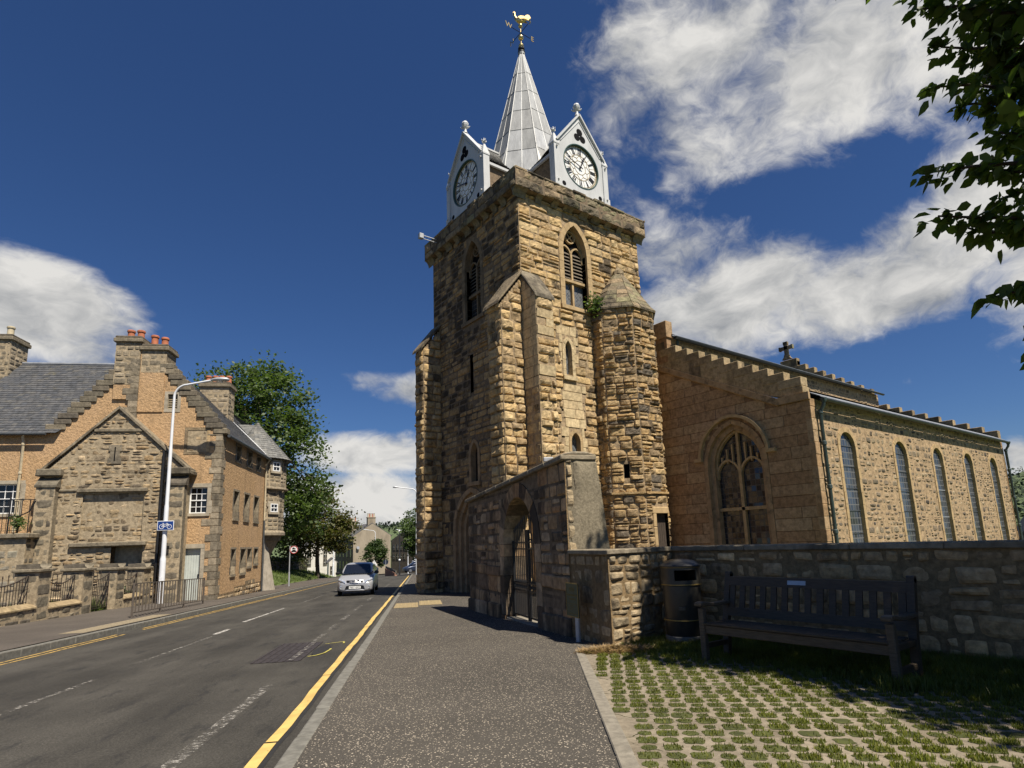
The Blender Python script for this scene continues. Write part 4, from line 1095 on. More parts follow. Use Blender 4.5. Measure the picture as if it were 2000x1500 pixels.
    kw = dict(course=(.24, .42), length=(.34, .7), relief=(.03, .13), rough=.06, res=.075, jit=.04, p_edge=7.0, cseed=77)
    # near corner, standing out to the left of the tower
    p = 1.0; th = .85
    F1 = Frame((XT - p, YT - .005, 0), (1, 0)); F2 = Frame((XT - p, YT + th, 0), (0, -1)); F3 = Frame((XT, YT + th, 0), (-1, 0))
    pr = [(0, TB), (p, TB), (p, 11.5), (0, 10.25)]
    buttress(1, [(F1, pr, dict(seed=51, **kw)), (F2, [(0, TB), (th, TB), (th, 10.25), (0, 10.25)], dict(seed=52, **kw)), (F3, [(0, TB), (p, TB), (p, 10.25), (0, 11.5)], dict(seed=53, **kw))],
             [(XT - p - .2, YT - .12, 10.12), (XT + .0, YT - .12, 11.62), (XT + .0, YT + th + .1, 11.62), (XT - p - .2, YT + th + .1, 10.12),
              (XT - p - .16, YT - .12, 10.28), (XT + .0, YT - .12, 11.80), (XT + .0, YT + th + .1, 11.80), (XT - p - .16, YT + th + .1, 10.28)], 'tower_stone', 'mortar_tower')
    # near corner, standing out in front of the sunlit face
    p = .85; th = .80
    F1 = Frame((XT - .005, YT, 0), (0, -1)); F2 = Frame((XT, YT - p, 0), (1, 0)); F3 = Frame((XT + th, YT - p, 0), (0, 1))
    mb = MB(); rep = [[(0, 8.95), (th, 8.95), (th, 9.30), (0, 9.30)], [(.42, 9.30), (th, 9.30), (th, 9.62), (.42, 9.62)], [(0, 9.62), (th, 9.62), (th, 9.95), (0, 9.95)], [(0, 7.40), (th, 7.40), (th, 7.80), (0, 7.80)]]
    masonry(mb, F2, [(0, TB), (th, TB), (th, 10.45), (0, 10.45)], rep, seed=55, mstep=.1, **kw)
    masonry(mb, F1, [(0, TB), (p, TB), (p, 7.0), (0, 7.0)], [], seed=54, course=(.3, .45), length=(.34, .6), relief=(.018, .04), rough=.012, res=.14, cseed=77)
    masonry(mb, F3, [(0, TB), (p, TB), (p, 10.45), (0, 10.45)], [], seed=56, **kw)
    b = mb.build('buttress', [MAT['tower_stone'], MAT['mortar_tower']], T)
    mb = MB()
    masonry(mb, F2, rep[3], [], course=(.3, .36), length=(.5, .9), relief=(.05, .06), seed=3, rough=.003, res=.4, gap=.01, jit=.003, p_edge=30)
    mb.build('repair_stonework', [MAT['ashlar_new'], MAT['mortar_tower']], b); mb = MB()
    for q in rep[:3]: masonry(mb, F2, q, [], course=(.3, .36), length=(.5, .9), relief=(.05, .06), seed=3, rough=.003, res=.4, gap=.01, jit=.003, p_edge=30)
    mb.build('repair_stonework', [MAT['ashlar_new'], MAT['mortar_tower']], b); mb = MB()
    masonry(mb, F1, [(0, 7.0), (p, 7.0), (p, 10.5), (0, 11.55)], [], course=(.36, .42), length=(.4, .8), relief=(.015, .022), seed=8, rough=.003, res=.3, gap=.012, jit=.004, p_edge=24)
    mb.build('repair_stonework', [MAT['ashlar_new'], MAT['mortar_tower']], b)
    cb = MB()
    cb.hexa([(XT - .06, YT - p - .08, 10.36), (XT + th + .1, YT - p - .08, 10.36), (XT + th + .1, YT, 11.55), (XT - .06, YT, 11.55),
             (XT - .06, YT - p - .05, 10.54), (XT + th + .1, YT - p - .05, 10.54), (XT + th + .1, YT, 11.80), (XT - .06, YT, 11.80)])
    o = cb.build('coping', MAT['coping_stone'], b); bv = o.modifiers.new('edge', 'BEVEL'); bv.width = .03; bv.segments = 1
    # far corner, left face
    p = .9; b0, b1 = 6.28, 7.05
    F1 = Frame((XT - p, YT + b0, 0), (1, 0)); F2 = Frame((XT - p, YT + b1, 0), (0, -1)); F3 = Frame((XT, YT + b1, 0), (-1, 0)); th = b1 - b0
    buttress(3, [(F1, [(0, TB), (p, TB), (p, 11.4), (0, 10.3)], dict(seed=61, **kw)), (F2, [(0, TB), (th, TB), (th, 10.3), (0, 10.3)], dict(seed=62, **kw)), (F3, [(0, TB), (p, TB), (p, 10.3), (0, 11.4)], dict(seed=63, **kw))],
             [(XT - p - .14, YT + b0 - .08, 10.2), (XT, YT + b0 - .08, 11.5), (XT, YT + b1 + .1, 11.5), (XT - p - .14, YT + b1 + .1, 10.2),
              (XT - p - .12, YT + b0 - .08, 10.36), (XT, YT + b0 - .08, 11.68), (XT, YT + b1 + .1, 11.68), (XT - p - .12, YT + b1 + .1, 10.36)], 'tower_stone', 'mortar_tower')
    # ---- corbelled parapet
    ov = .30; z0, z1 = 15.16, 15.92; Lp = TW + 2 * ov
    mb = MB()
    PF = [Frame((XT - ov, YT - ov, 0), (1, 0)), Frame((XT - ov, YT - ov + Lp, 0), (0, -1)), Frame((XT - ov + Lp, YT - ov + Lp, 0), (-1, 0)), Frame((XT - ov + Lp, YT - ov, 0), (0, 1))]
    for k, f in enumerate(PF):
        masonry(mb, f, [(0, z0), (Lp, z0), (Lp, z1), (0, z1)], [], course=(.30, .42), length=(.5, 1.3), relief=(.02, .08), seed=70 + k, rough=.06, res=.09, gap=.014, jit=.02, p_edge=5)
    mb.box(XT - ov, YT - ov, z0, XT - ov + Lp, YT - ov + Lp, z0 + .02, 1)
    par = mb.build('parapet', [MAT['parapet_stone'], MAT['mortar_dark']], T)
    mb = MB(); rg = random.Random(9)
    for f in PF[:2]:
        x = 0
        while x < Lp - .05:
            w = min(rg.uniform(.4, .9), Lp - x); h = rg.uniform(-.02, .05)
            f2 = f; mb.cbox(f2, x + .008, z1 - .04, -.38, x + w - .008, z1 + .09 + h, .04 + rg.uniform(-.03, .04), .035); x += w
    mb.build('coping', MAT['parapet_stone'], par)
    mb = MB(); mb.box(XT - .1, YT - .1, z1 - .25, XT + TW + .1, YT + TW + .1, z1 - .2); mb.build('roof', MAT['roof_lead'], T)
    # corbels: quarter-round stones, some weathered away
    cps = [(0, .0, .62, .34), (0, 1.12, .30, .30), (0, 1.95, .34, .2), (0, 2.6, .5, .14), (0, 3.5, .45, .22), (0, 4.2, .5, .18), (0, 5.0, .36, .2), (0, 5.75, .30, .30), (0, 6.85, .62, .32),
           (1, 0.0, .6, .34), (1, .95, .34, .3), (1, 1.75, .5, .28), (1, 2.6, .4, .3), (1, 3.4, .5, .28), (1, 4.2, .4, .28), (1, 4.9, .36, .24), (1, 5.6, .34, .3), (1, 6.2, .34, .3)]
    for k, a, w, h in cps:
        f = PF[k]; mb = MB(); pr = []
        n = 6
        for i in range(n + 1):
            t = math.pi / 2 * i / n; pr.append((ov * (1 - .85 * math.cos(t)) - ov + .0, z0 - h * (1 - math.sin(t))))
        V = []
        for q in (a, a + w):
            V += [f.p(q, z0 + .001, -ov)] + [f.p(q, b, min(0.02, c + .04)) for c, b in pr]
        m = len(pr) + 1
        F = [tuple(range(m))[::-1], tuple(range(m, 2 * m))] + [(i, (i + 1) % m, m + (i + 1) % m, m + i) for i in range(m)]
        mb.add(V, F); o = mb.build('corbel', MAT['parapet_stone'], T)
        bm = bmesh.new(); bm.from_mesh(o.data); bmesh.ops.recalc_face_normals(bm, faces=bm.faces); bm.to_mesh(o.data); bm.free()
        bv = o.modifiers.new('edge', 'BEVEL'); bv.width = .03; bv.segments = 2
    # ---- spire
    sc = np.array([XT + 3.38, YT + 3.54]); zb, zt = 15.8, 25.9; Rb = 2.72; Rt = .13
    mb = MB(); rolls = MB(); rg = random.Random(2)
    ang = [math.radians(225 - 22.5 + 45 * k) for k in range(8)]
    P = lambda a, z, e=0.0: np.array([sc[0] + (Rb + (Rt - Rb) * (z - zb) / (zt - zb) + e) * math.cos(a), sc[1] + (Rb + (Rt - Rb) * (z - zb) / (zt - zb) + e) * math.sin(a), z])
    for k in range(8):
        a0, a1 = ang[k], ang[(k + 1) % 8]
        mid = lambda z: (P(a0, z) + P(a1, z)) / 2
        for half in (0, 1):
            z = zb; o = (k % 2) * .25
            lev = [zb] + [16.75 + o * .3 + 1.28 * i for i in range(7)] + [zt]
            lev = [q for q in lev if q <= zt]
            if lev[-1] != zt: lev.append(zt)
            for i in range(len(lev) - 1):
                za, zc = lev[i], lev[i + 1] - .012
                A, B = (P(a0, za), mid(za)) if half == 0 else (mid(za), P(a1, za)); Cc, D = (mid(zc), P(a0, zc)) if half == 0 else (P(a1, zc), mid(zc))
                nn = np.cross(B - A, Cc - A); nn /= np.linalg.norm(nn) + 1e-9
                j = rg.uniform(0, .006)
                mb.add([A + nn * j, B + nn * j, Cc + nn * (j + .004), D + nn * (j + .004)], [(0, 1, 2, 3)])
                if i: rolls.bar(A + nn * .012, B + nn * .012, .022, .02, up=(nn[0], nn[1], nn[2]))
        rolls.tube([P(a0, zb), P(a0, zt)], [.042, .022], 6)
        rolls.tube([mid(zb), mid(zt)], [.034, .016], 6)
    # broach facets at the foot
    for k in (0, 2, 4, 6):
        for s, kk in ((0, k), (1, (k + 1) % 8)):
            a = ang[kk]; top = P(a, 19.6, .02); lo = P(a, zb, .03)
            t = np.array([-math.sin(a), math.cos(a), 0]) * (1 if s else -1)
            o = lo + t * .62 + np.array([math.cos(a), math.sin(a), 0]) * .06
            o2 = lo - t * .05
            V = [top, o2, o] if s else [top, o, o2]
            mb.add(V, [(0, 1, 2)]); rolls.tube([o, top], [.028, .02], 5)
    mb.lathe((sc[0], sc[1], 0), [(Rt + .04, zt - .02), (Rt + .05, zt + .1), (.05, zt + .16)], 12)
    sp = mb.build('spire', MAT['spire_lead'], T); rolls.build('lead_rolls', MAT['spire_lead'], sp, smooth=40)
    # ---- weather vane
    g = MB(); d = MB(); c = (sc[0], sc[1], 0)
    def ball(mb, z, r, k=14): mb.lathe(c, [(r * math.sin(math.pi * i / 8), z - r * math.cos(math.pi * i / 8)) for i in range(1, 8)], k)
    d2 = MB(); d2.lathe(c, [(.14, 25.95), (.19, 26.0), (.19, 26.06), (.12, 26.1), (.12, 26.16), (.17, 26.2), (.17, 26.27), (.1, 26.31)], 14)
    d2.build('collar', MAT['clock_black'], T, smooth=40); ball(g, 26.42, .14); g.tube([(sc[0], sc[1], 26.3), (sc[0], sc[1], 27.95)], .028, 8); ball(g, 26.92, .14); ball(g, 27.62, .115)
    zc = 27.22
    d.tube([(sc[0] - .62, sc[1], zc), (sc[0] + .62, sc[1], zc)], .017, 6)
    vane = g.build('weather_vane', MAT['gilt'], T, smooth=45)
    d.build('cross_arm', MAT['clock_black'], vane); d = MB(); d.tube([(sc[0], sc[1] - .62, zc), (sc[0], sc[1] + .62, zc)], .017, 6); d.build('cross_arm', MAT['clock_black'], vane)
    fE = Frame((sc[0], sc[1], zc), (.8, -.6)); 
    for txt, dx, dy in (('W', -.76, 0), ('E', .76, 0), ('N', 0, .76), ('S', 0, -.76)):
        l = MB(); fx = Frame((sc[0] + dx, sc[1] + dy, zc), (1, 0) if dx else (0, -1)); text_mb(l, txt, fx, 0, .02, 0, .40, depth=.03); l.build('letter', MAT['gilt'], vane)
    # cockerel: lofted body facing left in the picture
    fk = Frame((sc[0] + .02, sc[1], 28.02), (.72, -.44)); fk.x *= .86; fk.n *= .86
    ck = MB()
    prof = [(-.30, -.02, .05, .06), (-.22, -.06, .10, .10), (-.10, -.08, .15, .14), (.05, -.07, .16, .15), (.20, -.03, .13, .11), (.34, .02, .07, .05), (.44, -.04, .02, .02)]
    V = []; K = 12
    for a, b, rv, rh in prof:
        for j in range(K):
            t = 2 * math.pi * j / K; V.append(fk.p(a, b + rv * math.sin(t), rh * math.cos(t)))
    F = [(i * K + j, i * K + (j + 1) % K, (i + 1) * K + (j + 1) % K, (i + 1) * K + j) for i in range(len(prof) - 1) for j in range(K)]
    ck.add(V, F + [tuple(range(K - 1, -1, -1)), tuple(range((len(prof) - 1) * K, len(prof) * K))])
    neck = [(-.24, .0, .09), (-.31, .12, .065), (-.34, .24, .05), (-.35, .31, .065), (-.37, .36, .055), (-.40, .40, .02)]
    ck.tube([fk.p(a, b) for a, b, r in neck], [r for a, b, r in neck], 10)
    ck.tube([fk.p(-.38, .34), fk.p(-.47, .31)], [.03, .006], 6)
    ck.prism(fk, [(-.44, .38), (-.40, .47), (-.36, .43), (-.33, .48), (-.29, .40), (-.33, .36)], -.012, .012)
    ck.prism(fk, [(-.41, .29), (-.44, .22), (-.39, .24)], -.012, .012)
    # sickle tail
    ck.prism(fk, [(.22, .02), (.25, .14), (.33, .25), (.43, .29), (.53, .26), (.60, .17), (.62, .06), (.57, .0), (.50, -.05), (.40, -.01)], -.03, .03)
    ck.prism(fk, [(-.16, .04), (.0, .11), (.2, .09), (.36, .0), (.44, -.08), (.2, -.06), (-.05, -.08)], .12, .16); ck.prism(fk, [(-.16, .04), (.0, .11), (.2, .09), (.36, .0), (.44, -.08), (.2, -.06), (-.05, -.08)], -.16, -.12)
    ck.build('cockerel', MAT['gilt'], vane, smooth=40)
    # ---- clock gables
    def roman(mb, fr, c, zc, r0, r1, m):
        L = ['XII', 'I', 'II', 'III', 'IIII', 'V', 'VI', 'VII', 'VIII', 'IX', 'X', 'XI']
        for h in range(12):
            th = math.pi / 2 - 2 * math.pi * h / 12; s = L[h]
            wd = {'I': .055, 'V': .11, 'X': .115}; tot = sum(wd[q] for q in s); x = -tot / 2
            loc = lambda u, v: (math.cos(th) * v + math.sin(th) * u, zc + math.sin(th) * v - math.cos(th) * u)
            for q in s:
                w = wd[q]; xc = x + w / 2; x += w
                def st_(u0, v0, u1, v1, k):
                    p0 = loc(u0, v0); p1 = loc(u1, v1)
                    mb.bar(fr.p(*p0, c), fr.p(*p1, c), k, .008, m, up=fr.n)
                if q == 'I': st_(xc, r0, xc, r1, .036)
                elif q == 'V': st_(xc, r0, xc - .04, r1, .034); st_(xc, r0, xc + .04, r1, .02)
                else: st_(xc - .04, r0, xc + .04, r1, .034); st_(xc + .04, r0, xc - .04, r1, .018)
    def clock_gable(fr, depth_dir):
        """fr: a=0 on the gable's centre line, b above the parapet foot, c outwards"""
        h = 1.30; sh = 2.30; ap = 3.98; cz = 1.50; R = 1.03
        outline = [(-h, 0), (h, 0), (h, sh), (0, ap), (-h, sh)]
        mb = MB()
        # plate cut radially round the dial
        K = 72; outp = []; inn = []
        for k in range(K):
            t = 2 * math.pi * k / K; dx, dy = math.cos(t), math.sin(t); best = 9
            for i in range(5):
                (x0, y0), (x1, y1) = outline[i], outline[(i + 1) % 5]
                ex, ey = x1 - x0, y1 - y0; den = dx * ey - dy * ex
                if abs(den) < 1e-9: continue
                u = ((x0) * ey - (y0 - cz) * ex) / den; v = ((x0) * dy - (y0 - cz) * dx) / den
                if u > 0 and -1e-6 <= v <= 1 + 1e-6: best = min(best, u)
            outp.append((dx * best, cz + dy * best)); inn.append((dx * R, cz + dy * R))
        mb.band(fr, outp, inn, -.24, 0, closed=True)
        mb.fbox(fr, -h - .02, -.12, -.24, h + .02, .10, .05)
        for s in (-1, 1):      # raking coping and inner bead
            d = np.array([h, -(ap - sh)]) / math.hypot(h, ap - sh)
            p0 = fr.p(0, ap + .06, -.1); p1 = fr.p(s * (h + .12), sh - .06, -.1)
            p0, p1 = p0 + fr.n * .04, p1 + fr.n * .04; mb.bar(p0, p1, .30, .075, up=(0, 0, 1))
            q0 = fr.p(0, ap - .26, .012); q1 = fr.p(s * (h - .13), sh + .02, .012); mb.bar(q0, q1, .03, .03)
        G = mb.build('clock_gable', MAT['white_paint_wood'], T)
        # trefoil and corner eyes, flat dark discs whose colour stands for the recesses' shade
        tb = MB()
        for dx, dy in ((0, .19), (-.165, -.10), (.165, -.10)):
            tb.lathe(fr.p(dx, 2.98 + dy, .002), [(.175, 0), (.17, .006)], 20, 0, ax=(fr.x, fr.y, fr.n))
        tb.build('trefoil', MAT['dark_void'], G)
        for s in (-1, 1): tb = MB(); tb.lathe(fr.p(s * 1.06, .34, .002), [(.11, 0), (.10, .006)], 16, 0, ax=(fr.x, fr.y, fr.n)); tb.build('roundel', MAT['dark_void'], G)
        fi = MB(); top = fr.p(0, ap + .08, -.08)
        fi.lathe(top, [(.10, 0), (.07, .1), (.06, .2), (.10, .26), (.15, .36), (.17, .46), (.12, .56), (.05, .62)], 8)
        for k in range(4):
            a = math.pi / 4 + k * math.pi / 2; e = math.cos(a) * fr.x + math.sin(a) * fr.n
            fi.tube([top + np.array([0, 0, .26]), top + e * .16 + np.array([0, 0, .27]), top + e * .23 + np.array([0, 0, .33])], [.05, .04, .015], 6)
        fi.build('finial', MAT['white_paint_wood'], G)
        # pinnacles
        for s in (-1, 1):
            pm = MB(); a = s * (h + .13); w = .145
            pm.fbox(fr, a - w, -.1, -.28, a + w, 2.05, .04); pm.fbox(fr, a - w - .02, 2.05, -.30, a + w + .02, 2.12, .06)
            pm.fbox(fr, a - w - .03, -.1, -.31, a + w + .03, .42, .07)
            pk = fr.p(a, 2.62, -.12)
            V = [fr.p(a - w - .02, 2.12, -.30), fr.p(a + w + .02, 2.12, -.30), fr.p(a + w + .02, 2.12, .06), fr.p(a - w - .02, 2.12, .06)]
            e = .035; V += [pk - e * fr.x - e * fr.n, pk + e * fr.x - e * fr.n, pk + e * fr.x + e * fr.n, pk - e * fr.x + e * fr.n]; pm.hexa(V)
            for zz in (1.93, .36): pm.lathe(fr.p(a, zz, .07), [(.05, 0), (.03, .05)], 10, ax=(fr.x, fr.y, fr.n))
            pm.lathe(pk, [(.035, 0), (.03, .10), (.06, .14), (.03, .2), (.02, .30)], 8)
            for k in range(4):
                t = k * math.pi / 2; ee = math.cos(t) * fr.x + math.sin(t) * fr.n
                pm.tube([pk + np.array([0, 0, .12]), pk + ee * .11 + np.array([0, 0, .15]), pk + ee * .13 + np.array([0, 0, .21])], [.035, .03, .012], 6)
            pm.build('pinnacle', MAT['white_paint_wood'], G)
        # little saddle roof running back to the spire
        rm = MB(); L = 1.75; rb_ = 3.70; eb = 2.0; hw = 1.24
        for s in (-1, 1):
            nrow = 13; ncol = 7
            for i in range(nrow):
                q0, q1 = i / nrow, (i + 1) / nrow + .02
                a0, b0 = s * hw * (1 - q0) + s * .06 * (1 - q0), eb + (rb_ - eb) * q0; a1, b1 = s * hw * (1 - q1), eb + (rb_ - eb) * q1
                x = -.24
                rg2 = random.Random(i * 7 + (s > 0)); c = -.24 - rg2.random() * .2
                xs = [-.24] + [-.24 - L * (j + (.5 if i % 2 else 0)) / ncol for j in range(1, ncol + 1)]
                for j in range(len(xs) - 1):
                    up = .012
                    rm.quad(fr.p(a0, b0 + up, xs[j]), fr.p(a0, b0 + up, xs[j + 1] + .006), fr.p(a1, b1, xs[j + 1] + .006), fr.p(a1, b1, xs[j]))
            rm.fbox(fr, min(s * (hw - .05), s * (hw - .14)), -.1, -.24 - L, max(s * (hw - .05), s * (hw - .14)), eb + .1, -.24, 1)
            rm.fbox(fr, min(s * hw, s * (hw + .1)), eb - .16, -.24 - L, max(s * hw, s * (hw + .1)), eb - .04, -.24, 2)
        rm.fbox(fr, -.07, rb_ - .02, -.24 - L, .07, rb_ + .06, -.24, 2)
        for s in (-1, 1): rm.bar(fr.p(0, rb_ + .02, -.26 - L), fr.p(s * (hw + .06), eb, -.26 - L), .07, .10, 2)
        rm.build('roof', [MAT['slate_grey'], MAT['mortar_dark'], MAT['white_paint_wood']], G)
        # dial
        dm = MB()
        dm.lathe(fr.p(0, cz, -.10), [(R + .01, 0), (R + .01, .01)], 64, 0, ax=(fr.x, fr.y, fr.n))
        o = pts_arc(0, cz, R + .005, 0, 2 * math.pi, 64)[:-1]; i = pts_arc(0, cz, R - .03, 0, 2 * math.pi, 64)[:-1]; dm.band(fr, o, i, -.22, .02, 3, closed=True)
        for r, w in ((.985, .03), (.915, .016), (.60, .02), (.33, .018)):
            dm.band(fr, pts_arc(0, cz, r, 0, 2 * math.pi, 64)[:-1], pts_arc(0, cz, r - w, 0, 2 * math.pi, 64)[:-1], -.092, -.08, 2, closed=True)
        for k in range(60):
            t = 2 * math.pi * k / 60; dm.lathe(fr.p(.945 * math.cos(t), cz + .945 * math.sin(t), -.09), [(.02, 0), (.012, .012)], 6, 2, ax=(fr.x, fr.y, fr.n))
        for k in range(8):
            t = math.pi / 8 + 2 * math.pi * k / 8; t1 = t + math.pi / 8; t0 = t - math.pi / 8
            for tt in (t0, t1): dm.bar(fr.p(.44 * math.cos(t) , cz + .44 * math.sin(t), -.084), fr.p(.59 * math.cos(tt), cz + .59 * math.sin(tt), -.084), .017, .008, 2, up=fr.n)
            dm.bar(fr.p(.44 * math.cos(t), cz + .44 * math.sin(t), -.084), fr.p(.32 * math.cos(t), cz + .32 * math.sin(t), -.084), .017, .008, 2, up=fr.n)
        for k in range(12):
            t = 2 * math.pi * (k + .5) / 12; dm.bar(fr.p(.60 * math.cos(t), cz + .60 * math.sin(t), -.087), fr.p(.91 * math.cos(t), cz + .91 * math.sin(t), -.087), .012, .006, 2, up=fr.n)
        roman(dm, fr, -.082, cz, .615, .90, 1)
        dial = dm.build('clock_face', [MAT['clock_white'], MAT['clock_black'], MAT['gold_dull'], MAT['clock_green']], G)
        hm = MB()
        def hand(ang, L, w, c):
            d = (math.sin(ang), math.cos(ang)); n = (d[1], -d[0])
            pl = [(-.16, .5), (.0, .5), (.55, .62), (.62, 1.6), (.70, .8), (.92, .35), (1, .05)] if L < .7 else [(-.14, .5), (.0, .5), (.8, .42), (1, .1)]
            poly = [(d[0] * L * q + n[0] * w * k, cz + d[1] * L * q + n[1] * w * k) for q, k in pl] + [(d[0] * L * q - n[0] * w * k, cz + d[1] * L * q - n[1] * w * k) for q, k in pl[::-1]]
            hm.prism(fr, poly, c, c + .012)
        hand(2 * math.pi * (12.8 / 12), .66, .05, -.055); hand(2 * math.pi * 48 / 60, .90, .05, -.035)
        hm.lathe(fr.p(0, cz, -.08), [(.05, 0), (.05, .06), (.02, .07)], 12, ax=(fr.x, fr.y, fr.n))
        hm.build('clock_hands', MAT['clock_black'], G)
    zf = 15.98
    clock_gable(Frame((XT + 3.50, YT - .12, zf), (1, 0)), 0)
    clock_gable(Frame((XT - .12, YT + 3.66, zf), (0, -1)), 1)
    # ---- octagonal stair turret
    q = .8839; S_ = 1.25; x0 = XT + 3.70; e = .55
    oc = [(x0, YT + .3), (x0, YT - e), (x0 + q, YT - e - q), (x0 + q + S_, YT - e - q), (x0 + 2 * q + S_, YT - e), (x0 + 2 * q + S_, YT + .3)]
    tk = dict(course=(.17, .34), length=(.28, .62), relief=(.035, .12), rough=.055, res=.075, jit=.035, p_edge=8, cseed=91, wob=.3)
    mb = MB(); doorh = None
    for k in range(5):
        a = np.array(oc[k]); b = np.array(oc[k + 1]); L = np.linalg.norm(b - a)
        f = Frame((a[0], a[1], 0), (b - a)); holes = []
        if k == 1: holes = [[(.50, 3.75), (.72, 3.75), (.72, 4.42), (.50, 4.42)]]; fs = f
        if k == 2: holes = [[(.34, TB), (1.25, TB), (1.25, 2.62), (.34, 2.62)]]; fd = f
        masonry(mb, f, [(0, TB), (L, TB), (L, 10.85), (0, 10.85)], holes, seed=80 + k, **tk)
        if k in (0, 1, 2, 3): mb.fbox(f, -.03, 3.14, 0, L + .03, 3.22, .11, 0)
    tu = mb.build('stair_turret', [MAT['turret_stone'], MAT['mortar_tower']], T)
    mb = MB(); mb.fbox(fs, .48, 3.7, -.3, .74, 4.45, -.25); mb.build('window', MAT['dark_void'], tu)
    mb = MB(); mb.fbox(fd, .52, TB, -.22, 1.24, 2.36, -.16)
    for i in range(6): mb.fbox(fd, .52 + i * .12, TB, -.16, .53 + i * .12, 2.3, -.152)
    dd = mb.build('door', MAT['dark_wood'], tu)
    mb = MB(); 
    for i in range(5): mb.cbox(fd, .33, TB + .74 * i, -.2, .52, TB + .74 * (i + 1) - .012, .05, .02)
    mb.cbox(fd, .30, 2.37, -.2, 1.26, 2.62, .06, .02); mb.build('door_surround', MAT['sandstone_trim'], tu)
    cx, cy = x0 + q + S_ / 2, YT - e - q + 1.51
    mb = MB(); n = 9; apx = np.array([cx, cy - .35, 13.1]); rg = random.Random(4)
    ring = lambda t, ex, dz: [np.array([cx + (ox - cx) * (1 - t) * ex + (apx[0] - cx) * t, cy + (oy - cy) * (1 - t) * ex + (apx[1] - cy) * t, 10.82 + (apx[2] - 10.82) * t + dz]) for ox, oy in [oc[0], *oc[1:5], oc[5]]]
    for i in range(n):
        t0, t1 = i / n * .93, (i + 1) / n * .93
        A = ring(t0, 1.09 if i == 0 else 1.06, 0.0); B = ring(t1, 1.045, .02)
        for k in range(5):
            m_ = max(1, int(round(np.linalg.norm(A[k + 1] - A[k]) / .5)))
            for j in range(m_):
                u0, u1 = j / m_ + .006, (j + 1) / m_ - .006
                lo0, lo1, hi1, hi0 = A[k] + (A[k + 1] - A[k]) * u0, A[k] + (A[k + 1] - A[k]) * u1, B[k] + (B[k + 1] - B[k]) * u1, B[k] + (B[k + 1] - B[k]) * u0
                nn = np.cross(lo1 - lo0, hi0 - lo0); nn /= np.linalg.norm(nn) + 1e-9; d_ = rg.uniform(0, .03)
                th = np.array([0, 0, -.07])
                mb.hexa([lo0 + th, lo1 + th, hi1 + th * .5, hi0 + th * .5, lo0 + nn * d_, lo1 + nn * d_, hi1 + nn * d_ * .6, hi0 + nn * d_ * .6])
    mb.lathe(apx + np.array([0, 0, -.32]), [(.26, 0), (.24, .16), (.05, .36)], 8)
    mb.build('roof', MAT['parapet_stone'], tu)
    mb = MB(); mb.add([*ring(0, 1.0, 0)], [(0, 1, 2, 3, 4, 5)]); mb.build('wall_head', MAT['mortar_dark'], tu)
    return T
build_tower()
# floodlight on the parapet, floodlight on the gate wall
def floodlight(loc, fr, lab):
    t = thing('floodlight', loc, lab, 'floodlight', 'small floodlights')
    f = Frame(loc, fr)
    mb = MB(); mb.tube([f.p(0, 0, 0), f.p(0, .0, .75)], .025, 8); mb.tube([f.p(.0, -.16, 0), f.p(0, -.16, .72)], .02, 8); mb.build('bracket', MAT['galvanised'], t)
    mb = MB(); mb.cbox(f, -.10, -.20, .70, .10, .06, .92, .02); mb.build('lamp_housing', MAT['galvanised'], t)
floodlight((XT - .32, YT + 6.0, 15.75), (0, -1), 'silver floodlight on a bracket below the clock at the top of the tower')
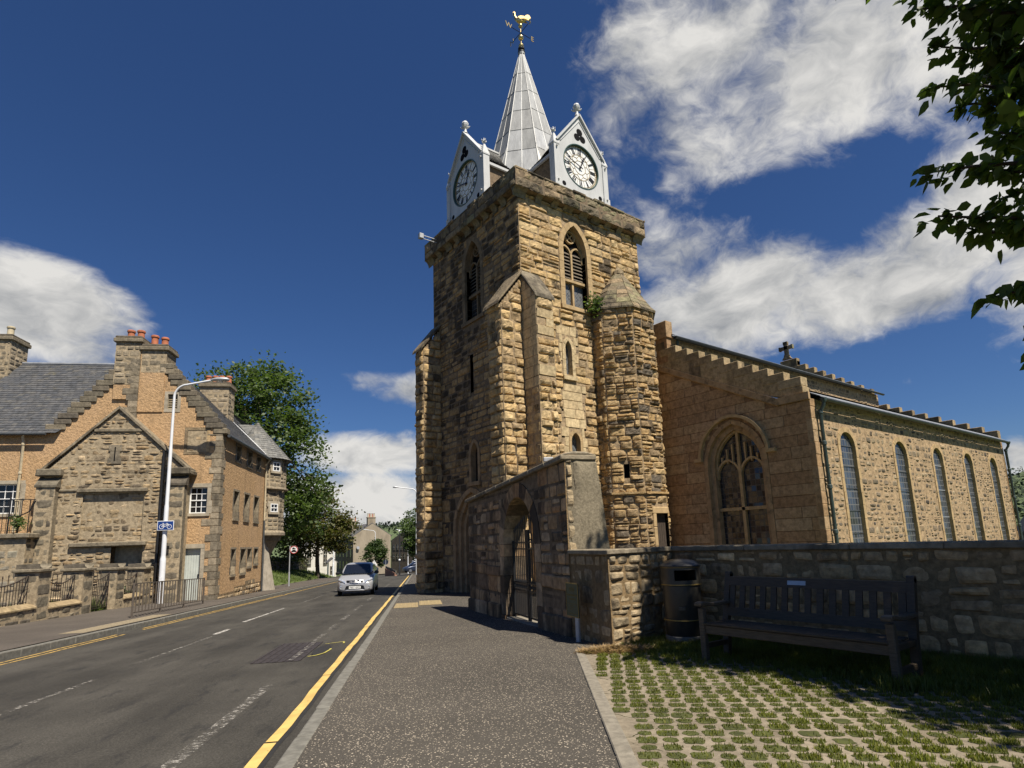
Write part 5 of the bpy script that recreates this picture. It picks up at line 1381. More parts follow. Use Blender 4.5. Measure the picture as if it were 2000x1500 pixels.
# ================================================================= CHURCH (nave and aisle)
XG, YC, YN, XF = 19.95, 9.63, 15.45, 41.05
def build_church():
    C = thing('church', (30, 15, gz(30, 15, .15)), 'long sandstone church with crow-stepped gables and tall leaded side windows', 'church')
    ZB = -1.4
    FS = Frame((XG, YC, 0), (1, 0)); FG = Frame((XG, 18.0, 0), (0, -1)); ga = lambda y: 18.0 - y
    L = XF - XG
    # ---- side wall: random rubble in wide mortar, five lancets
    wx = [22.33, 27.0, 31.05, 35.0, 38.85]; hw = .60
    holes = [arch_poly(x - XG, hw + .16, .35, 4.52, 5.20) for x in wx]
    mb = MB()
    # dressed rybats at the corner are part of the wall
    masonry(mb, FS, [(.28, ZB), (L - .2, ZB), (L - .2, 6.02), (.28, 6.02)], holes, course=(.16, .33), length=(.18, .52), relief=(.006, .05), seed=101, rough=.03, res=.11, gap=.045, wob=.35, jit=.045, p_edge=4)
    wall = mb.build('side_wall', [MAT['rubble_church'], MAT['mortar_church']], C)
    mb = MB(); rg = random.Random(8)
    for a0, a1 in ((0, .28), (L - .2, L)):
        z = ZB; k = 0
        while z < 6.0:
            h = min(.42, 6.02 - z); e = (.12 if k % 2 else 0) if a0 == 0 else 0
            mb.cbox(FS, a0 - (.02 if a0 == 0 else 0), z + .004, -.2, a1 + e + (.02 if a0 else 0), z + h - .004, .02 + rg.uniform(-.004, .012), .012); z += h; k += 1
        mb.build('corner_stones', MAT['ashlar_church'], C); mb = MB()
    for i, x in enumerate(wx):
        cx = x - XG; mb = MB(); jointed_arch(mb, FS, cx, hw + .16, .35, 4.52, 5.20, .18, -.22, .022, 0, course=.42, seed=110 + i)
        mb.fbox(FS, cx - hw - .2, .22, -.42, cx + hw + .2, .348, .06)
        w = mb.build('window', MAT['sandstone_trim'], C)
        gm = MB(); gm.prism(FS, arch_poly(cx, hw - .015, .35, 4.52, 5.03), -.14, -.11); gm.build('pane', MAT['leaded_aisle'], w)
        
        for z in ((1.35, 2.15, 2.95, 3.75, 4.5) if i != 2 else (1.9, 3.1, 4.2)): bm_ = MB(); bm_.fbox(FS, cx - hw + .02, z, -.11, cx + hw - .02, z + .03, -.09); bm_.build('glazing_bar', MAT['galvanised' if i == 2 else 'gutter_grey'], w)
    # ---- near gable of the aisle: broad ashlar, one traceried window
    steps = [(15.55, 9.86), (14.96, 9.53), (14.40, 9.23), (13.84, 8.95), (13.27, 8.65), (12.73, 8.37), (12.15, 8.06), (11.57, 7.75), (11.00, 7.45), (10.42, 7.16), (9.83, 6.85)]
    gw = dict(cx=ga(12.72), half=1.36, base=.2, spring=4.12, apex=5.84)
    hg = arch_poly(gw['cx'], gw['half'], gw['base'], gw['spring'], gw['apex'], 10)
    mb = MB()
    outl = [(0, ZB), (ga(YC), ZB), (ga(YC), 6.05), (ga(10.75), 6.05), (ga(16.0), 8.80), (0, 8.80)]
    masonry(mb, FG, outl, [hg], course=(.36, .46), length=(.7, 1.7), relief=(.020, .027), seed=120, rough=.006, res=.35, gap=.01, jit=.004, p_edge=20, mstep=.1)
    mb.build('gable_wall', [MAT['ashlar_church'], MAT['mortar_gable']], C)
    # raking course and the stepped skews above it
    mb = MB()
    mb.hexa([FG.p(ga(16.0), 8.62, -.02), FG.p(ga(10.75), 5.93, -.02), FG.p(ga(10.75), 5.98, .10), FG.p(ga(16.0), 8.68, .10), FG.p(ga(16.0), 8.90, 0), FG.p(ga(10.75), 6.24, 0), FG.p(ga(10.75), 6.24, .10), FG.p(ga(16.0), 8.90, .10)])
    mb.fbox(FG, ga(10.75) + .002, 5.98, -.02, ga(9.60), 6.238, .102)
    mb.build('raking_course', MAT['sandstone_trim_shade'], C)
    mb = MB(); rg = random.Random(3); prev = 15.95; yprev = 16.2
    for i, (y, z) in enumerate(steps):
        lo = z - .62 if i < len(steps) - 1 else 6.26
        # body of each step: courses of ashlar below, capping block on top
        a0, a1 = ga(yprev), ga(y); rake0 = 6.24 + (yprev - 10.75) * .5095; rake1 = max(6.24, 6.24 + (y - 10.75) * .5095)
        mb.hexa([FG.p(a0, max(6.245, rake0), -.35), FG.p(a1, max(6.245, rake1), -.35), FG.p(a1, max(6.245, rake1), -.004), FG.p(a0, max(6.245, rake0), -.004), FG.p(a0, z - .33, -.35), FG.p(a1, z - .33, -.35), FG.p(a1, z - .33, -.004), FG.p(a0, z - .33, -.004)])
        mb.cbox(FG, a0 - .28, z - .325, -.42, a1, z, .012 + rg.uniform(-.004, .006), .015)
        yprev = y
    mb.cbox(FG, ga(9.83) - .3, 6.26, -.42, ga(9.80), 6.5, .02, .015)
    mb.build('crow_steps', MAT['crowstep_stone'], C)
    # aisle window: deep splayed arch with hood mould
    mb = MB()
    jointed_arch(mb, FG, gw['cx'], 1.36, .2, 4.12, 5.84, .17, -.45, .024, 0, course=.5, seed=130)
    jointed_arch(mb, FG, gw['cx'], 1.20, .2, 4.12, 5.66, .20, -.45, -.16, 0, course=.5, seed=131)
    w = mb.build('window', MAT['sandstone_trim_shade'], C); w['label'] = 'large pointed gable window with two lights under a hood mould'
    mb = MB(); arch_band(mb, FG, gw['cx'], 1.50, 4.42, 4.43, 6.02, .11, .012, .16, n=12); mb.fbox(FG, gw['cx'] - 1.72, 4.36, .0, gw['cx'] - 1.37, 4.49, .15); mb.fbox(FG, gw['cx'] + 1.37, 4.36, .0, gw['cx'] + 1.72, 4.49, .15)
    mb.build('hood_mould', MAT['sandstone_trim'], w)
    gm = MB(); gm.prism(FG, arch_poly(gw['cx'], 1.03, .2, 4.12, 5.46, 10), -.46, -.43); gm.build('pane', MAT['leaded_gable'], w)
    tm = MB(); c0, c1 = -.43, -.28; hi = 1.03; cx = gw['cx']
    tm.fbox(FG, cx - .06, .2, c0, cx + .06, 4.4, c1); tm.fbox(FG, cx - hi, 2.36, c0, cx + hi, 2.48, c1)
    for s in (-1, 1):
        arch_band(tm, FG, cx + s * .515, .53, 3.6, 3.72, 4.38, .08, c0, c1 - .02, n=7)
        for k in (-.24, .0, .24): tm.fbox(FG, cx + s * .515 + k - .028, 4.2, c0, cx + s * .515 + k + .028, 5.3 - abs(k + s * .2) * 1.2 - .3, c1 - .04)
    arch_band(tm, FG, cx, hi + .01, 4.0, 4.12, 5.47, .10, c0, c1, n=9)
    tm.fbox(FG, cx - .05, 4.4, c0, cx + .05, 5.4, c1 - .02)
    tm.build('tracery', MAT['sandstone_trim'], w)
    # ---- clerestory, nave gable pier
    FC = Frame((XG, YN, 0), (1, 0))
    mb = MB(); masonry(mb, FC, [(.3, 8.6), (L, 8.6), (L, 10.05), (.3, 10.05)], [], course=(.16, .28), length=(.2, .5), relief=(.01, .04), seed=140, rough=.02, res=.2, gap=.03)
    mb.build('clerestory_wall', [MAT['rubble_church'], MAT['mortar_church']], C)
    mb = MB()
    mb.cbox(FG, ga(16.2), 8.9, -.36, ga(15.40), 10.02, .0, .012); mb.cbox(FG, ga(16.2), 10.03, -.40, ga(15.36), 10.78, .03, .015); mb.cbox(FG, ga(16.25), 10.02, -.41, ga(15.34), 10.07, .04, .008)
    masonry(mb, FG, [(-10, ZB), (0, ZB), (0, 8.8), (-10, 8.8)], [], course=(.4, .5), length=(.8, 1.5), relief=(.02, .03), seed=4, res=.5)
    k = 0
    for i in range(9):
        y0 = 16.2 + i * .58; mb.fbox(FG, ga(y0 + .58), 8.8, -.36, ga(y0), 10.4 + i * .33, 0)
    mb.build('nave_gable', [MAT['ashlar_church'], MAT['mortar_dark']], C)
    # ---- roofs
    def slated(name, P0, P1, P2, P3, rows, cols, mat, th=.02):
        """P0-P1 eave, P3-P2 ridge"""
        P0, P1, P2, P3 = map(lambda q: np.array(q, float), (P0, P1, P2, P3))
        nn = np.cross(P1 - P0, P3 - P0); nn /= np.linalg.norm(nn); rg = random.Random(rows)
        mb = MB()
        for i in range(rows):
            t0, t1 = i / rows, min(1, (i + 1) / rows + .25 / rows)
            off = .5 if i % 2 else 0
            for j in range(-1, cols):
                u0, u1 = max(0, (j + off) / cols), min(1, (j + 1 + off) / cols)
                if u1 - u0 < .1 / cols: continue
                g = .004; q = lambda u, t: (P0 * (1 - u) + P1 * u) * (1 - t) + (P3 * (1 - u) + P2 * u) * t
                l = th + rg.uniform(0, .008); d = (P1 - P0) / np.linalg.norm(P1 - P0) * g
                mb.quad(q(u0, t0) + nn * l + d, q(u1, t0) + nn * l - d, q(u1, t1) + nn * .002 - d, q(u0, t1) + nn * .002 + d)
        mb.quad(P0 - nn * .01, P1 - nn * .01, P2 - nn * .01, P3 - nn * .01)
        return mb
    globals()['slated'] = slated
    slated('roof', (XG + .35, YC - .22, 6.02), (XF - .3, YC - .22, 6.02), (XF - .3, YN, 9.2), (XG + .35, YN, 9.2), 26, 50, None).build('aisle_roof', MAT['slate'], C)
    r = slated('roof', (XG + .35, YN - .25, 10.05), (XF - .3, YN - .25, 10.05), (XF - .3, 21.0, 12.65), (XG + .35, 21.0, 12.65), 24, 50, None)
    r.quad((XG + .35, 26.6, 10.05), (XG + .35, 21.0, 12.65), (XF - .3, 21.0, 12.65), (XF - .3, 26.6, 10.05)); r.build('nave_roof', MAT['slate'], C)
    # lead flashings seen along the eaves, gutters
    mb = MB(); 
    for y, z in ((YC - .24, 6.06), (YN - .27, 10.09)):
        mb.hexa([(XG + .3, y, z), (XF - .2, y, z), (XF - .2, y + .5, z + .27), (XG + .3, y + .5, z + .27), (XG + .3, y, z + .03), (XF - .2, y, z + .03), (XF - .2, y + .5, z + .31), (XG + .3, y + .5, z + .31)])
    mb.build('lead_flashing', MAT['roof_lead'], C)
    for y, z in ((YC - .30, 5.98), (YN - .32, 10.02)):
        mb = MB(); n = 8; prof = [(-.085 * math.cos(math.pi * i / n), -.085 * math.sin(math.pi * i / n)) for i in range(n + 1)]
        V = [(x, y + a, z + b) for x in (XG + .25, XF + .05) for a, b in prof]
        mb.add(V, [(i, i + 1, n + 2 + i, n + 1 + i) for i in range(n)]); mb.box(XG + .25, y - .09, z - .005, XF + .05, y + .09, z + .004)
        mb.build('gutter', MAT['gutter_grey'], C)
    # ---- downpipes
    for x, zt in ((XG + .36, 5.9), (XF - .05, 5.9)):
        mb = MB(); y = YC - .14
        mb.tube([(x, YC - .30, zt), (x, YC - .28, zt - .14), (x, y, zt - .36), (x, y, ZB)], .062, 10)
        for z in (zt - .36, 4.45, 2.95, 1.45): mb.lathe((x, y, z), [(.066, -.07), (.085, -.06), (.085, .05), (.066, .07)], 10)
        mb.lathe((x, YC - .30, zt - .02), [(.07, -.03), (.11, .06), (.11, .12)], 10)
        mb.build('downpipe', MAT['pipe_green'], C, smooth=40)
    mb = MB(); mb.tube([(XG + .62, YN - .14, 10.0), (XG + .62, YN - .14, 9.3)], .05, 8); mb.lathe((XG + .62, YN - .14, 9.86), [(.055, -.05), (.075, -.04), (.075, .04), (.055, .05)], 8); mb.build('downpipe', MAT['pipe_green'], C)
    # ---- far gables with crow steps and the cross
    mb = MB(); FF_ = Frame((XF, 18.0, 0), (0, -1)); fa = lambda y: 18.0 - y
    n = 9
    for i in range(n):
        y1 = 20.35 - i * .575; z = 13.75 - i * .40
        mb.cbox(FF_, fa(y1 + .62), z - .55, -.42, fa(y1), z - .0, .02, .02); mb.fbox(FF_, fa(y1 + .62), 8, -.3, fa(y1), z - .5, -.05)
    mb.cbox(FF_, fa(21.6), 13.35, -.42, fa(20.35), 13.95, .03, .02); mb.fbox(FF_, fa(21.6), 8, -.3, fa(20.3), 13.4, -.05)
    m2 = 9
    for i in range(m2):
        y1 = 14.98 - i * .66; z = 9.35 - i * .33
        mb.cbox(FF_, fa(y1 + .70), z - .5, -.42, fa(y1), z, .02, .02); mb.fbox(FF_, fa(y1 + .70), ZB, -.3, fa(y1), z - .45, -.05)
    mb.build('crow_steps', MAT['crowstep_stone'], C)
    mb = MB(); fx = Frame((XF - .2, 20.93, 13.95), (0, -1))
    mb.prism(fx, [(-.34, 0), (.34, 0), (.20, .16), (.15, .34), (-.15, .34), (-.20, .16)], -.13, .13)
    mb.fbox(fx, -.13, .34, -.10, .13, 1.28, .10); mb.fbox(fx, -.46, .74, -.10, .46, .98, .10); mb.fbox(fx, -.16, 1.10, -.11, .16, 1.32, .11)
    for s in (-1, 1): mb.fbox(fx, s * .46 - .06, .71, -.11, s * .46 + .06, 1.01, .11)
    mb.build('cross', MAT['parapet_stone'], C)
build_church()
# ================================================================= GATE WALL, BOUNDARY WALL, BENCH, BIN, NOTICE
C0 = np.array([6.37, 6.31]); GD = np.array([0.2965, 0.9550]); GLN = 8.05
GF = Frame((C0[0] + GD[0] * GLN, C0[1] + GD[1] * GLN, 0), -GD)
ag = lambda a: GLN - a                                  # distance from the near corner -> frame
XW, YW = 7.85, 6.31
def build_gate_wall():
    p = C0 + GD * 4.7
    T = thing('churchyard_wall', (p[0], p[1], gz(p[0], p[1], .15)), 'tall dark stone churchyard wall with an arched gateway and sloping coping', 'wall')
    n0, n1 = 1.35, GLN; zt = lambda a: 2.86 - (a - n0) / (n1 - n0) * .27
    cx, hf, sp, ap = 3.94, .98, 1.42, 2.42
    arch = arch_poly(ag(cx), hf + .30, -1.0, sp, ap + .30, 9)
    up = [(ag(n1), .86), (ag(n0), .86), (ag(n0), zt(n0)), (ag(n1), zt(n1))]
    lo = [(ag(n1), -1.0), (ag(n0), -1.0), (ag(n0), .62), (ag(n1), .74)]
    mb = MB()
    kw = dict(relief=(.016, .045), rough=.014, res=.075, gap=.014, p_edge=7, jit=.012)
    masonry(mb, GF, up, [arch], course=(.17, .34), length=(.16, .55), seed=201, mstep=.06, wob=.15, **kw)
    masonry(mb, GF, lo, [arch], course=(.34, .5), length=(.35, .95), seed=202, mstep=.06, **kw)
    # string course and plinth
    rg = random.Random(4)
    for (a0, a1) in ((n0, cx - hf - .30), (cx + hf + .30, n1)):
        x = a0
        while x < a1 - .05:
            w = min(rg.uniform(.6, 1.1), a1 - x); 
            if a1 - x - w < .25: w = a1 - x
            z = .62 + (x - n0) / (n1 - n0) * .14
            mb.cbox(GF, ag(x + w) + .004, z - .005, -.1, ag(x) - .004, z + .23, .055 + rg.uniform(-.008, .008), .02)
            g_ = gz(*(C0 + GD * x), .15); mb.cbox(GF, ag(x + w) + .004, -1, -.1, ag(x) - .004, g_ + .30, .06 + rg.uniform(-.008, .01), .025)
            x += w
    # back face and arch barrel
    BF = Frame((C0[0] + GD[0] * n0 + .52 * .955, C0[1] + GD[1] * n0 - .52 * .2965, 0), GD)
    masonry(mb, BF, [(0, -1), (n1 - n0, -1), (n1 - n0, zt(n1)), (0, zt(n0))], [[(x - n0, z) for x, z in arch_poly(cx, hf + .02, -1.0, sp, ap, 9)]], course=(.2, .36), length=(.3, .6), relief=(.01, .03), seed=203, res=.2, mstep=.06)
    mb.build('wall', [MAT['gate_wall_stone'], MAT['mortar_dark']], T)
    mb = MB(); 
    n = 9
    o = arch_pts(ag(cx), hf + .30, sp, ap + .30, n); i = arch_pts(ag(cx), hf, sp, ap, n)
    lerp = lambda p, q, t: (p[0] + (q[0] - p[0]) * t, p[1] + (q[1] - p[1]) * t)
    for k in range(0, len(o) - 1, 2):
        k2 = min(k + 2, len(o) - 1)
        mb.band(GF, [lerp(o[k], o[k + 1], .02), o[k + 1], lerp(o[k2], o[k2 - 1], .02)], [lerp(i[k], i[k + 1], .02), i[k + 1], lerp(i[k2], i[k2 - 1], .02)], -.52, .018 + rg.uniform(-.006, .008))
    for s in (-1, 1):
        z = -1.0
        while z < sp - .02:
            h = min(rg.uniform(.34, .5), sp - z); e = rg.choice([.0, .12])
            a0, a1 = ag(cx) + s * hf, ag(cx) + s * (hf + .30 + 0 * e)
            mb.fbox(GF, min(a0, a1), z + .005, -.52, max(a0, a1), z + h - .005, .018 + rg.uniform(-.006, .008)); z += h
    mb.build('archway', MAT['gate_wall_stone'], T)
    # sloping coping slabs
    mb = MB(); x = n0 - .04
    while x < n1:
        w = min(rg.uniform(.7, 1.2), n1 + .05 - x); z0, z1 = zt(x), zt(x + w); e = .006
        P = [GF.p(ag(x + e), z0, .10), GF.p(ag(x + w - e), z1, .10), GF.p(ag(x + w - e), z1, -.60), GF.p(ag(x + e), z0, -.60),
             GF.p(ag(x + e), z0 + .09, .10), GF.p(ag(x + w - e), z1 + .09, .10), GF.p(ag(x + w - e), z1 + .10, -.60), GF.p(ag(x + e), z0 + .10, -.60)]
        mb.hexa(P[:4] + [P[4], P[5], P[6], P[7]])
        mb.hexa([P[4], P[5], P[6], P[7], GF.p(ag(x + e), z0 + .15, -.12), GF.p(ag(x + w - e), z1 + .15, -.12), GF.p(ag(x + w - e), z1 + .15, -.38), GF.p(ag(x + e), z0 + .15, -.38)]); x += w
    o = mb.build('coping', MAT['coping_stone'], T); bv = o.modifiers.new('edge', 'BEVEL'); bv.width = .015; bv.segments = 1
    # near end: rendered face with a ragged edge of stone
    E = C0 + GD * n0; EF = Frame((E[0], E[1], 0), (.9550, -.2965))
    mb = MB()
    masonry(mb, EF, [(-.02, -.8), (.16, -.8), (.13, 2.9), (-.02, 2.9)], [], course=(.2, .36), length=(.2, .3), relief=(.02, .06), seed=210, rough=.03, res=.05, mstep=.3)
    mb.build('end_stones', [MAT['corner_wall_stone'], MAT['mortar_bench']], T)
    mb = MB(); n = 26; V = []; F = []; rr = random.Random(6); m_ = 8
    for i in range(n + 1):
        z = -.8 + 3.75 * i / n; l = .09 + .04 * rr.random() + .05 * math.sin(z * 3.1); r = .98 - .40 * i / n
        for j in range(m_ + 1):
            u = j / m_; a = l + (r - l) * u
            V.append(EF.p(a, z, .035 + .012 * vnoise(np.array([[a * 6, z * 6, 1.]]))[0] - (.03 if j == 0 else 0) - (.10 if i == n else 0)))
    for i in range(n):
        for j in range(m_): F.append((i * (m_ + 1) + j, i * (m_ + 1) + j + 1, (i + 1) * (m_ + 1) + j + 1, (i + 1) * (m_ + 1) + j))
    mb.add(V, F); mb.hexa([EF.p(0, -.8, -.0), EF.p(.98, -.8, 0), EF.p(.98, -.8, -.3), EF.p(0, -.8, -.3), EF.p(0, 2.9, 0), EF.p(.58, 2.9, 0), EF.p(.58, 2.9, -.3), EF.p(0, 2.9, -.3)])
    mb.build('rendered_end', MAT['cement_render'], T, smooth=30)
    mb = MB(); mb.cbox(EF, -.03, 2.86, -.45, .58, 3.0, .025, .05); mb.build('end_cap', MAT['gate_wall_stone'], T)
    # ---- iron gates
    gc = -.20
    Gt = thing('iron_gate', (*(C0 + GD * cx), gz(*(C0 + GD * cx), .15)), 'black wrought iron double gate closed in the stone archway', 'gate')
    for s in (-1, 1):
        mb = MB()
        x0 = ag(cx) + s * .02; x1 = ag(cx) + s * (hf - .03); lo_, hi_ = min(x0, x1), max(x0, x1)
        for x in (x0 + s * .022, x1 - s * .02): mb.fbox(GF, x - .02, -.18, gc - .02, x + .02, 1.72 if x == x0 + s * .022 else 1.5, gc + .02)
        for z, h in ((-.12, .035), (.42, .03), (.58, .03), (1.30, .03), (1.44, .03)): mb.fbox(GF, lo_, z, gc - .012, hi_, z + h, gc + .012)
        nb = 8
        for i in range(1, nb):
            x = x0 + (x1 - x0) * i / nb; q = abs(x - ag(cx)) / hf; top = 1.62 + .36 * (1 - q) 
            mb.tube([GF.p(x, -.12, gc), GF.p(x, top, gc)], .0095, 6)
            mb.tube([GF.p(x, top - .01, gc), GF.p(x, top + .035, gc), GF.p(x, top + .12, gc)], [.009, .022, .001], 6)
            xm = x - (x1 - x0) / nb / 2
            mb.tube([GF.p(xm, -.12, gc), GF.p(xm, .58, gc)], .008, 5); mb.tube([GF.p(xm, .58, gc), GF.p(xm, .61, gc), GF.p(xm, .68, gc)], [.008, .018, .001], 5)
        for i in range(nb):
            x = x0 + (x1 - x0) * (i + .5) / nb
            pts = pts_arc(x, .515, .034, 0, 2 * math.pi, 10); mb.tube([GF.p(a, b, gc) for a, b in pts], .006, 5)
        mb.build('gate_leaf', MAT['black_iron'], Gt, smooth=40)
    # sill stone under the gate
    mb = MB(); mb.cbox(GF, ag(cx) - hf + .01, -.5, -.5, ag(cx) + hf - .01, gz(*(C0 + GD * cx), .15) + .025, .0, .015); mb.build('threshold', MAT['edging_stone'], T)
    floodlight_low = C0 + GD * 2.6
    t = thing('floodlight', (floodlight_low[0] + .25, floodlight_low[1], zt(2.6) + .15), 'small silver floodlight standing on the sloping wall coping', 'floodlight', 'small floodlights')
    f = Frame((floodlight_low[0] + .25, floodlight_low[1], zt(2.6) + .15), (.8, -.6))
    mb = MB(); mb.tube([f.p(0, 0), f.p(0, .06)], .015, 8); mb.build('bracket', MAT['galvanised'], t)
    mb = MB(); mb.cbox(f, -.10, .05, -.06, .10, .14, .06, .015); mb.build('lamp_housing', MAT['galvanised'], t)
def build_boundary_wall():
    T = thing('boundary_wall', (XW, 3.0, gz(XW, 3.0, .15)), 'low rubble boundary wall with a flat coping behind the bench', 'wall')
    RF = Frame((C0[0], C0[1], 0), (1, 0)); WF = Frame((XW, YW, 0), (0, -1)); zt = 1.24
    LF = Frame((C0[0] + GD[0] * 1.35, C0[1] + GD[1] * 1.35, 0), -GD)
    mb = MB()
    masonry(mb, RF, [(0, -.8), (XW - C0[0], -.8), (XW - C0[0], zt), (0, zt)], [], course=(.14, .30), length=(.14, .36), relief=(.022, .05), seed=221, rough=.035, res=.03, gap=.03, wob=.4, jit=.03, p_edge=6)
    masonry(mb, LF, [(0, -.8), (1.35, -.8), (1.35, zt), (0, zt)], [], course=(.2, .36), length=(.2, .5), relief=(.005, .025), seed=222, rough=.015, res=.06, gap=.03, jit=.02)
    mb.build('corner_wall', [MAT['corner_wall_stone'], MAT['mortar_bench']], T)
    mb = MB()
    masonry(mb, WF, [(0, -.8), (9.5, -.8), (9.5, zt), (0, zt)], [], course=(.13, .33), length=(.14, .46), relief=(.015, .05), seed=223, rough=.028, res=.045, gap=.04, wob=.35, jit=.035, p_edge=4.5)
    mb.box(XW + .02, YW - 9.5, -.8, XW + .45, YW + .4, zt, 1)
    mb.build('wall', [MAT['bench_wall_stone'], MAT['mortar_bench']], T)
    mb = MB(); rg = random.Random(12)
    x = .0
    while x < 9.4:
        w = rg.uniform(1.0, 1.7); mb.cbox(WF, x + .003, zt, -.46, x + w - .003, zt + .075, .045 + rg.uniform(-.005, .005), .012); x += w
    x = -.05
    while x < XW - C0[0] - .05:
        w = min(.9, XW - C0[0] - .05 - x); mb.cbox(RF, x + .003, zt, -.40, x + w - .003, zt + .075, .05, .012); x += w
    mb.cbox(LF, 0, zt, -.40, 1.30, zt + .072, .045, .012)
    mb.build('coping', MAT['coping_stone'], T)
    # red brick edging at the wall foot
    mb = MB(); y = 5.9
    while y > -2:
        z = gz(7.45, y, .15); mb.hexa([(7.50 + dx, y + dy, z + dz) for dz in (-.1, .05) for dx, dy in ((0, -.212), (.10, -.212), (.10, -.003), (0, -.003))]); y -= .222
    o = mb.build('brick_edging', MAT['brick_red'], T); bv = o.modifiers.new('edge', 'BEVEL'); bv.width = .006; bv.segments = 1
def build_bench():
    y0 = 4.72; L = 2.20; g = gz(6.3, 3.6, .155)
    T = thing('park_bench', (6.5, y0 - L / 2, g), 'long dark slatted wooden bench with arms in the shade of the wall', 'bench')
    f = Frame((6.28, y0, g), (0, -1)); W_, B_ = MAT['bench_wood'], MAT['bench_front']
    D = -.50
    for a in (.0, L - .075):
        mb = MB(); mb.cbox(f, a, -.03, -.075, a + .075, .60, 0, .008); mb.build('leg', B_, T)
        mb = MB()       # raked back post
        for (z0, z1, c0, c1) in ((-.03, .42, D + .05, D), (.42, .98, D, D - .14)):
            mb.hexa([f.p(a + i * .075, z0, c0 + k * -.07) for i, k in ((0, 0), (1, 0), (1, 1), (0, 1))] + [f.p(a + i * .075, z1, c1 + k * -.07) for i, k in ((0, 0), (1, 0), (1, 1), (0, 1))])
        mb.lathe(f.p(a, .975, D - .175), [(.036, 0), (.036, .075)], 14, ax=(f.n, f.y, f.x)); mb.build('leg', W_, T)
        mb = MB()
        n = 8; V = []
        for i in range(n + 1):
            c = .05 + (D - .10 - .05) * i / n; z = .60 + .035 * math.exp(-((i / n - .12) / .2) ** 2) + .008 * i / n
            for q in (-.012, .087): V += [f.p(a + q, z, c), f.p(a + q, z + .045, c)]
        F = []
        for i in range(n):
            k = 4 * i; F += [(k, k + 4, k + 5, k + 1), (k + 2, k + 3, k + 7, k + 6), (k + 1, k + 5, k + 7, k + 3), (k, k + 2, k + 6, k + 4)]
        F += [(0, 1, 3, 2), (4 * n, 4 * n + 2, 4 * n + 3, 4 * n + 1)]
        mb.add(V, F); o = mb.build('armrest', B_, T)
        bm = bmesh.new(); bm.from_mesh(o.data); bmesh.ops.recalc_face_normals(bm, faces=bm.faces); bm.to_mesh(o.data); bm.free()
        bv = o.modifiers.new('edge', 'BEVEL'); bv.width = .012; bv.segments = 2
        mb = MB(); mb.cbox(f, a + .012, .12, D, a + .062, .18, -.07, .006); mb.cbox(f, a + .012, .34, D, a + .062, .40, -.07, .006); mb.build('stretcher', W_, T)
    mb = MB()
    for k in range(7):
        c1 = .005 - .068 * k; dz = -.012 * math.sin(math.pi * k / 7)
        mb.cbox(f, .06, .405 + dz, c1 - .055, L - .06, .432 + dz, c1, .005)
    mb.build('seat', W_, T)
    mb = MB(); mb.cbox(f, .07, .30, -.06, L - .07, .40, -.02, .006); mb.build('front_rail', B_, T)
    bx = lambda z: D - .14 * (z - .42) / .56
    mb = MB()
    for z0, z1 in ((.84, .95), (.47, .57)):
        mb.hexa([f.p(a, z, bx(z) + c) for z in (z0, z1) for a, c in ((.07, .0), (L - .07, .0), (L - .07, -.04), (.07, -.04))])
    ns = 15
    for i in range(ns):
        a = .12 + (L - .24) * i / (ns - 1); mb.hexa([f.p(a + i_ * .036, z, bx(z) + c) for z in (.56, .85) for i_, c in ((-1, -.008), (1, -.008), (1, -.03), (-1, -.03))])
    mb.build('backrest', W_, T)
    mb = MB(); z0, z1 = .873, .922; mb.hexa([f.p(a, z, bx(z) + c) for z in (z0, z1) for a, c in ((.86, .004), (1.08, .004), (1.08, -.002), (.86, -.002))]); mb.build('plaque', MAT['plate_metal'], T)
